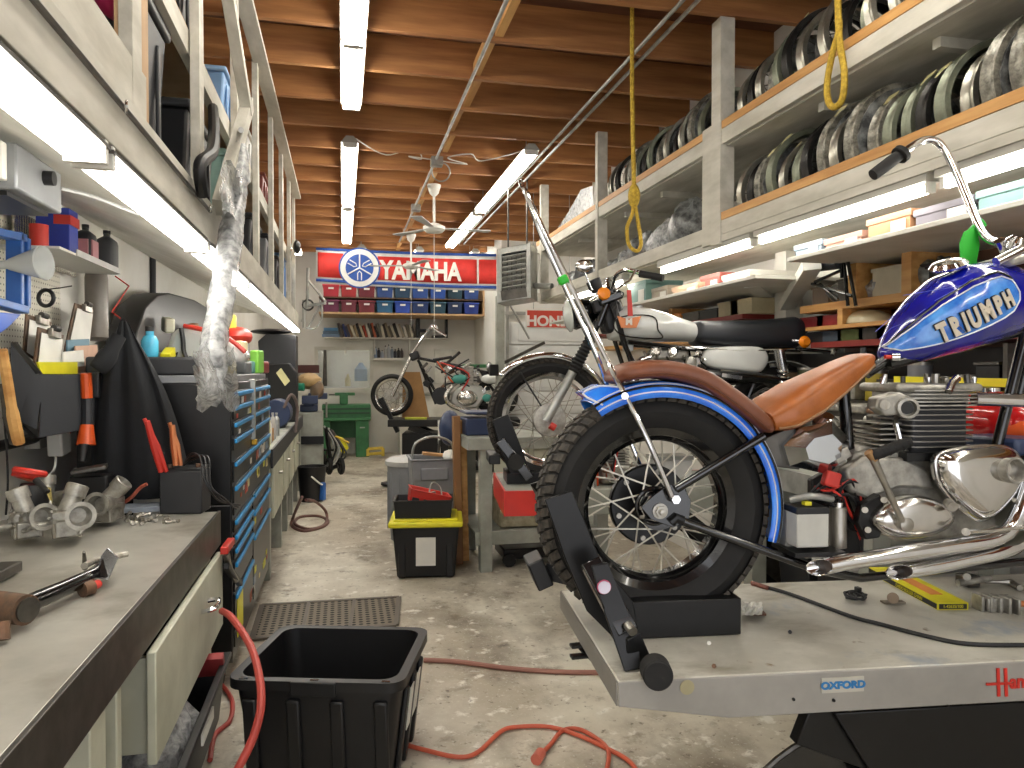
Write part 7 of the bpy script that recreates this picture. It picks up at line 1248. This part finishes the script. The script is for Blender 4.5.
# ================================================================ RIGHT BENCH AND CLUTTER
RBZ = 1.03
t = thing('workbench', 'grey topped bench along the right wall crowded with engine parts', 'workbench', (2.4, 3, 0))
MB().bx((2.05, 2.5, RBZ-.03), (2.72, 3.5, RBZ)).build('top', 'wgrey', t, bev=.004); MB().bx((2.03, 2.5, RBZ-.1), (2.05, 3.5, RBZ)).build('front_edge', 'gal', t)
for y in (2.56, 3.44): 
    for x in (2.08, 2.66): MB().bx((x-.04, y-.04, 0), (x+.04, y+.04, RBZ-.03)).build('leg', 'wgrey', t)
MB().bx((2.07, 2.54, .3), (2.7, 3.46, .32)).build('lower_shelf', 'wgrey', t)
def junk_engine(label, p, s_, m='cast', seed=1):
    t = thing('engine', label, 'engine', p); rd = random.Random(seed); p = V(p)
    MB().box(p+V((0, 0, .07*s_)), (.26*s_, .2*s_, .14*s_)).build('crankcase', m, t, bev=.02); MB().cyl(p+V((-.03, -.1*s_, .08*s_)), p+V((-.03, -.14*s_, .08*s_)), .07*s_, seg=20).build('side_cover', 'alu', t, bev=.01)
    MB().cyl(p+V((.08*s_, -.1*s_, .07*s_)), p+V((.08*s_, -.13*s_, .07*s_)), .045*s_, seg=18).build('side_cover', 'cast', t, bev=.01)
    for k in range(6): MB().box(p+V((0, 0, (.15+.02*k)*s_)), (.17*s_, .17*s_, .006)).build('cooling_fin', m, t)
    MB().box(p+V((0, 0, .21*s_)), (.12*s_, .12*s_, .16*s_)).build('cylinder', 'iron', t); MB().box(p+V((0, 0, .3*s_)), (.17*s_, .15*s_, .04*s_)).build('cylinder_head', m, t, bev=.01)
    for k in range(8): q = p+V((rd.uniform(-.13, .13)*s_, -.1*s_, rd.uniform(.05, .3)*s_)); MB().cyl(q, q+V((rd.uniform(-.03, .03), -.04, rd.uniform(-.02, .03))), rd.uniform(.008, .018), seg=10).build('fitting', rd.choice(['alu', 'steel', 'iron', 'cast', 'rust']), t)
    for k in range(2): q = p+V((rd.uniform(-.1, .1)*s_, -.09*s_, .25*s_)); MB().tube([q, q+V((.03, -.06, .08)), q+V((-.04, -.08, .02)), q+V((-.06, -.05, -.12))], .005, 6, sm=5).build('wire', ['redp', 'blk'][k], t)
    return t
rb = lambda px, d, z=RBZ+.002: (lambda p: V((p.x, p.y, z)))(atd(px, 400, d))
junk_engine('pale alloy engine on the right bench just left of the black finned barrel', rb(868, 3.25), 1.0, 'cast', 1); junk_engine('dark engine with round cover behind the inlet port', rb(893, 3.0), .9, 'iron', 2)
junk_engine('third engine on the right bench nearer its far end', rb(842, 3.7), .95, 'cast', 3)
thing1('yellow_strap', 'flat yellow strap stretched across the right bench behind the cylinder head', 'strap', MB().bar(rb(895, 2.95, 1.46), rb(1010, 2.6, 1.455), .02, .03, (0, 0, 1)), 'yel') 
t = thing('wire_rack', 'black wire rack standing on the right bench', 'rack', rb(930, 3.1))
for px in (885, 1010): 
    p = rb(px, 3.0 if px < 900 else 2.62); MB().cyl(p, V((p.x, p.y, 1.475)), .01, seg=8).build('upright', 'blkm', t)
MB().cyl(rb(885, 3.0, 1.43), rb(1010, 2.62, 1.43), .009, seg=8).build('rail', 'blkm', t)
t = thing('spare_tank', 'glossy red fuel tank lying on the right bench behind the downtube', 'tank', rb(995, 2.55)); MB().ell(rb(992, 2.5, 1.33), (.12, .2, .1), 24, 14).build('shell', mat('gloss_red', '#c01c1c', .15, coat=.8), t); MB().lathe([(.03, 0), (.03, .015)], rb(990, 2.5, 1.425), (0, 0, 1), 16).build('cap', 'chrome', t)
t = thing('parts_crate', 'dark crate holding the red tank on the right bench', 'crate', rb(992, 2.5)); MB().box(rb(992, 2.5, RBZ+.1), (.3, .4, .19)).build('crate_body', 'blk', t, bev=.006)
thing1('orange_shroud', 'orange plastic shroud beside the red tank', 'shroud', MB().ell(rb(1012, 2.4, 1.3), (.07, .12, .07)), 'orange'); thing1('blue_cloth', 'blue folded cloth on the right bench near the timing cover', 'cloth', MB().box(rb(1010, 2.3, 1.27), (.16, .2, .05)), 'navy', bev=.012)
t = thing('grey_box', 'pale grey box under the blue cloth at the right edge', 'box', rb(1015, 2.3)); MB().box(rb(1010, 2.3, RBZ+.1), (.2, .26, .2)).build('box_body', 'wgrey', t, bev=.005)
rd = random.Random(21); nm_ = [('black parts box', 'blk'), ('olive parts box', plain('#5c6142')), ('steel drum', 'iron'), ('grey parts box', 'grey'), ('rusty pipe bundle', 'rust'), ('white canister', 'lgrey'), ('dark brown case', plain('#45352c'))]
for i, (lb, m) in enumerate(nm_):
    p = V((2.35, 3.42-.14*i, RBZ)); h = rd.uniform(.16, .26); t = thing('parts_box', '%s at the back of the right bench, %s from its far end' % (lb, ORD[i]), 'box', (2.6, p.y, RBZ)); MB().box((2.6, p.y, RBZ+h/2+.001), (.18, .13, h)).build('box_body', m, t, bev=.008); MB().box((2.6, p.y, RBZ+h+.012), (.19, .135, .02)).build('lid', m, t, bev=.004)
for i in range(3): 
    px = [850, 880, 960][i]; p = V((2.4, [3.3, 2.98, 2.66][i], .33)); t = thing('storage_tote', ['charcoal', 'black', 'grey'][i]+' tote on the lower shelf of the right bench', 'bin', p); MB().box((2.4, p.y, .46), (.4, .26, .26), taper=.9).build('body', ['dgrey', 'blk', 'grey'][i], t, bev=.01); MB().box((2.4, p.y, .6), (.43, .28, .03)).build('lid', 'lgrey', t, bev=.005)
# the frame side behind: second-row wheel leaning (dark tire seen left of the seat)
# ================================================================ FAR MOTORCYCLE on the black lift
FZ = .78; FO = atd(392, 395, 11.0); FA = R(-10)
FB = Frame((FO.x, FO.y, FZ), FA); Z_ = lambda px, py, o=0: FB(px, py, o)
fl = thing('motorcycle_lift', 'black lift table at the back carrying the stripped motorcycle', 'lift table', FB.o, rz=FA); fl.location = (0, 0, 0)
x0 = Z_(388, 430, -.3).x; x1 = Z_(520, 430, -.3).x
MB().bx((x0, -.35, -.1), (x1, .35, 0)).build('deck', 'blkm', fl, bev=.006); MB().bx((x0+.2, -.3, -.55), (x1-.2, .3, -.2)).build('base_box', 'blkm', fl, bev=.01); MB().bx((x0+.1, -.3, -.74), (x1-.1, .3, -.68)).build('base_plate', 'blkm', fl)
for y in (-.25, .25): MB().bar((x0+.3, y, -.1), (x1-.3, y, -.7), .05, .1).build('scissor_arm', 'blkm', fl); MB().bar((x1-.3, y, -.1), (x0+.3, y, -.7), .05, .1).build('scissor_arm', 'blkm', fl)
MB().bar(Z_(381, 398, -.1), Z_(398, 432, -.1), .06, .1, (0, 1, 0)).build('chock_arm', 'blkm', fl); MB().bar(Z_(381, 398, .1), Z_(398, 432, .1), .06, .1, (0, 1, 0)).build('chock_arm', 'blkm', fl)
fl.location = FB.o
t = thing('yellow_bottle', 'flat yellow pack lying on the black lift', 'pack', FB.w(Z_(415, 418, -.2))); MB().box(FB.w(Z_(416, 418.5, -.2)), (.32, .08, .04), rz=FA).build('pack_body', plain('#b9bd3c'), t, bev=.01)
fb_ = thing('motorcycle', 'stripped down motorcycle with long chrome forks at the back of the shop', 'motorcycle', FB.o, rz=FA); fb_.location = (0, 0, 0); B = lambda mb, n, m, p=fb_, **k: mb.build(n, m, p, **k)
fc = Z_(392, 395); fc.y = 0; wheel(fb_, fc, .315, .09, .235, 'rub', 'alu', 28, .1, .12, hubm='cast', spr=.004)
rc = Z_(497, 396); rc.y = 0; wheel(fb_, rc, .32, .11, .22, 'rub', 'blkm', 28, .1, .12, hubm='cast', spr=.004)
for o in (-.09, .09): B(MB().cyl(Z_(392, 396, o), Z_(413, 352, o), .03, .025, seg=12), 'fork_leg', 'alu'); B(MB().cyl(Z_(413, 352, o), Z_(432, 325, o), .018, seg=10), 'handlebar', 'chrome')
B(MB().tube([Z_(432, 326, -.1), Z_(436, 330, -.2), Z_(446, 336, -.3)], .02, 8), 'handlebar', 'chrome'); B(MB().ell(Z_(434, 328, -.1), (.06, .06, .05)), 'bar_clamp', 'chrome')
B(MB().box(Z_(415, 356, 0), (.14, .25, .12), ry=-.4), 'triple_clamp', 'blkm', bev=.02)
for a, b in (((418, 360), (440, 400)), ((418, 358), (480, 370)), ((480, 370), (497, 396)), ((440, 400), (490, 405)), ((480, 371), (505, 376)), ((445, 365), (460, 352)), ((433, 360), (452, 357)), ((420, 364), (436, 404))):
    for o in (-.07, .07): B(MB().cyl(Z_(*a, o), Z_(*b, o), .022, seg=8), 'frame_tube', 'blkm')
eg = B(MB().prism([Z_(x, y, -.14) for x, y in ((452, 392), (462, 384), (482, 386), (486, 396), (478, 408), (458, 410), (450, 402))], (0, .26, 0)), 'engine_case', mat('dull_alloy', '#b9b7b0', .35, metal=.5), bev=.03)
for k in range(5): B(MB().box(Z_(467, 382-k*3, 0), (.3, .26, .02)), 'cooling_fin', 'cast', eg)
B(MB().box(Z_(467, 376, 0), (.2, .2, .3)), 'cylinder', 'cast', eg, bev=.02); B(MB().cyl(Z_(441, 396, -.1), Z_(441, 396, -.2), .13, seg=24), 'clutch_drum', 'blkm', eg); B(MB().ell(Z_(467, 398, -.14), (.16, .06, .12)), 'side_cover', 'alu', eg)
B(MB().ell(Z_(459, 379, -.14), (.12, .05, .07)), 'teal_cover', plain('#3f8f84'), eg); B(MB().ell(Z_(490, 379, -.14), (.14, .05, .07)), 'side_panel', 'pearl'); B(MB().ell(Z_(487, 398, -.14), (.07, .05, .06)), 'teal_cover', plain('#3f8f84'), eg)
B(MB().tube([Z_(452, 386, -.16), Z_(446, 396, -.18), Z_(452, 406, -.18), Z_(478, 413, -.18), Z_(500, 412, -.18)], .035, 10, sm=4), 'exhaust', 'alu')
rd = random.Random(31)
for i in range(46): p = Z_(rd.uniform(424, 500), rd.uniform(362, 392), rd.uniform(-.14, .0)); B(MB().box(p, (rd.uniform(.05, .14), .06, rd.uniform(.03, .1)), ry=rd.uniform(-1, 1)), 'engine_fitting', rd.choice(['blkm', 'iron', 'cast', 'alu', 'rust', 'blk']), bev=.01)
for i in range(6): B(MB().tube([Z_(440+rd.uniform(-10, 30), 362+rd.uniform(-6, 6), -.12), Z_(455+rd.uniform(-10, 20), 372+rd.uniform(-8, 8), -.16), Z_(450+rd.uniform(-10, 30), 385+rd.uniform(-8, 8), -.14)], .012, 6, sm=4), 'wire', ['redp', 'blk', 'blk', 'orange', 'blk', 'blk'][i])
fb_.location = FB.o
t = thing('cardboard_sheet', 'brown cardboard sheet standing behind the far motorcycle fork', 'cardboard', FB.w(Z_(415, 390, .5))); MB().prism([FB.w(Z_(x, y, .2)) for x, y in ((403, 372), (420, 372), (430, 421.5), (402, 421.5))], (0, .02, 0)).build('sheet', 'card', t)
thing1('machine_part', 'small green machine part on a shelf behind the far motorcycle', 'part', MB().box(atd(474, 366, 12.6), (.4, .1, .06)), 'green', bev=.01)
t = thing('back_counter', 'low white counter against the back wall behind the far motorcycle', 'counter', (2, 13.3, 0)); MB().bx((ony(400, 395, 13).x, 13.1, 0), (2.36, BY-.01, 1.05)).build('counter_body', 'white', t, bev=.006); MB().bx((ony(400, 395, 13).x-.02, 13.05, 1.05), (2.38, BY-.01, 1.09)).build('counter_top', 'wgrey', t)

# things on the red lift deck, seen through the spokes
qd = lambda x, y=-.1: FW.w((x, y, .002))
junk_engine('small dismantled engine on the red lift seen through the spokes', qd(lx0+.62, -.12), .75, 'cast', 7)
t = thing('parts_box', 'orange parts box on the red lift seen through the upper spokes', 'box', qd(lx0+.42, -.2)); MB().box(qd(lx0+.42, -.2)+V((0, 0, .1)), (.16, .12, .2)).build('box_body', 'orange', t, bev=.008); MB().box(qd(lx0+.42, -.2)+V((0, 0, .21)), (.17, .13, .02)).build('lid', 'rust', t)
t = thing('parts_box', 'pale grey box on the red lift right of the small engine', 'box', qd(lx0+.9, -.22)); MB().box(qd(lx0+.9, -.22)+V((0, 0, .07)), (.2, .14, .14)).build('box_body', 'lgrey', t, bev=.006); MB().box(qd(lx0+.9, -.22)+V((0, 0, .15)), (.21, .15, .02)).build('lid', 'gal', t)
t = thing('oil_filter', 'black oil filter canister standing on the red lift', 'canister', qd(lx0+.26, -.18)); MB().cyl(qd(lx0+.26, -.18), qd(lx0+.26, -.18)+V((0, 0, .13)), .04, seg=20).build('canister_body', 'blk2', t, bev=.004); MB().cyl(qd(lx0+.26, -.18)+V((0, 0, .13)), qd(lx0+.26, -.18)+V((0, 0, .145)), .025, seg=16).build('cap', 'alu', t)
for i in range(5): thing1('socket', 'chrome socket on the red lift, %s from its left end' % ORD[i], 'socket', MB().cyl(qd(lx0+.34+.13*i, -.29), qd(lx0+.34+.13*i, -.29)+V((0, 0, .05)), .014+.002*i, seg=14), 'chrome')

# dark parts shelf on the right wall, behind the custom bike's engine
t = thing('parts_shelf', 'dark steel parts shelf on the right wall above the bench', 'shelving', (2.6, 3, 1.3))
MB().bx((2.44, 2.3, 1.335), (2.79, 4.1, 1.35)).build('shelf_board', 'iron', t); MB().bx((2.77, 2.3, 1.1), (2.79, 4.1, 1.6)).build('back_panel', plain('#2a2523'), t)
for y in (2.3, 4.08): MB().bx((2.44, y, RBZ+.005 if y < 3.4 else .0), (2.79, y+.02, 1.6)).build('side_panel', 'iron', t)
rd = random.Random(77); nmx = [('black', 'blk'), ('steel', 'steel'), ('rusty', 'rust'), ('grey', 'grey'), ('dark brown', plain('#3b2c25')), ('yellow', plain('#b3a032')), ('cast alloy', 'cast'), ('charcoal', 'dgrey'), ('red', 'red'), ('olive', plain('#4d5238')), ('tan', plain('#94795a')), ('white', 'lgrey')]
for i, (cn_, m) in enumerate(nmx):
    y = 2.42+.138*i; h = rd.uniform(.08, .19)
    t = thing('parts_tin', '%s tin on the dark parts shelf, %s from its near end' % (cn_, ORD[i]), 'tin', (2.55, y, 1.351), 'tins on the dark parts shelf')
    if i % 2: MB().cyl((2.53, y, 1.351), (2.53, y, 1.351+h), .05, seg=18).build('tin_body', m, t); MB().cyl((2.53, y, 1.351+h), (2.53, y, 1.365+h), .053, seg=18).build('lid', 'steel', t)
    else: MB().box((2.54, y, 1.352+h/2), (.14, .11, h)).build('tin_body', m, t, bev=.006); MB().box((2.54, y, 1.358+h), (.15, .118, .012)).build('lid', 'iron', t)
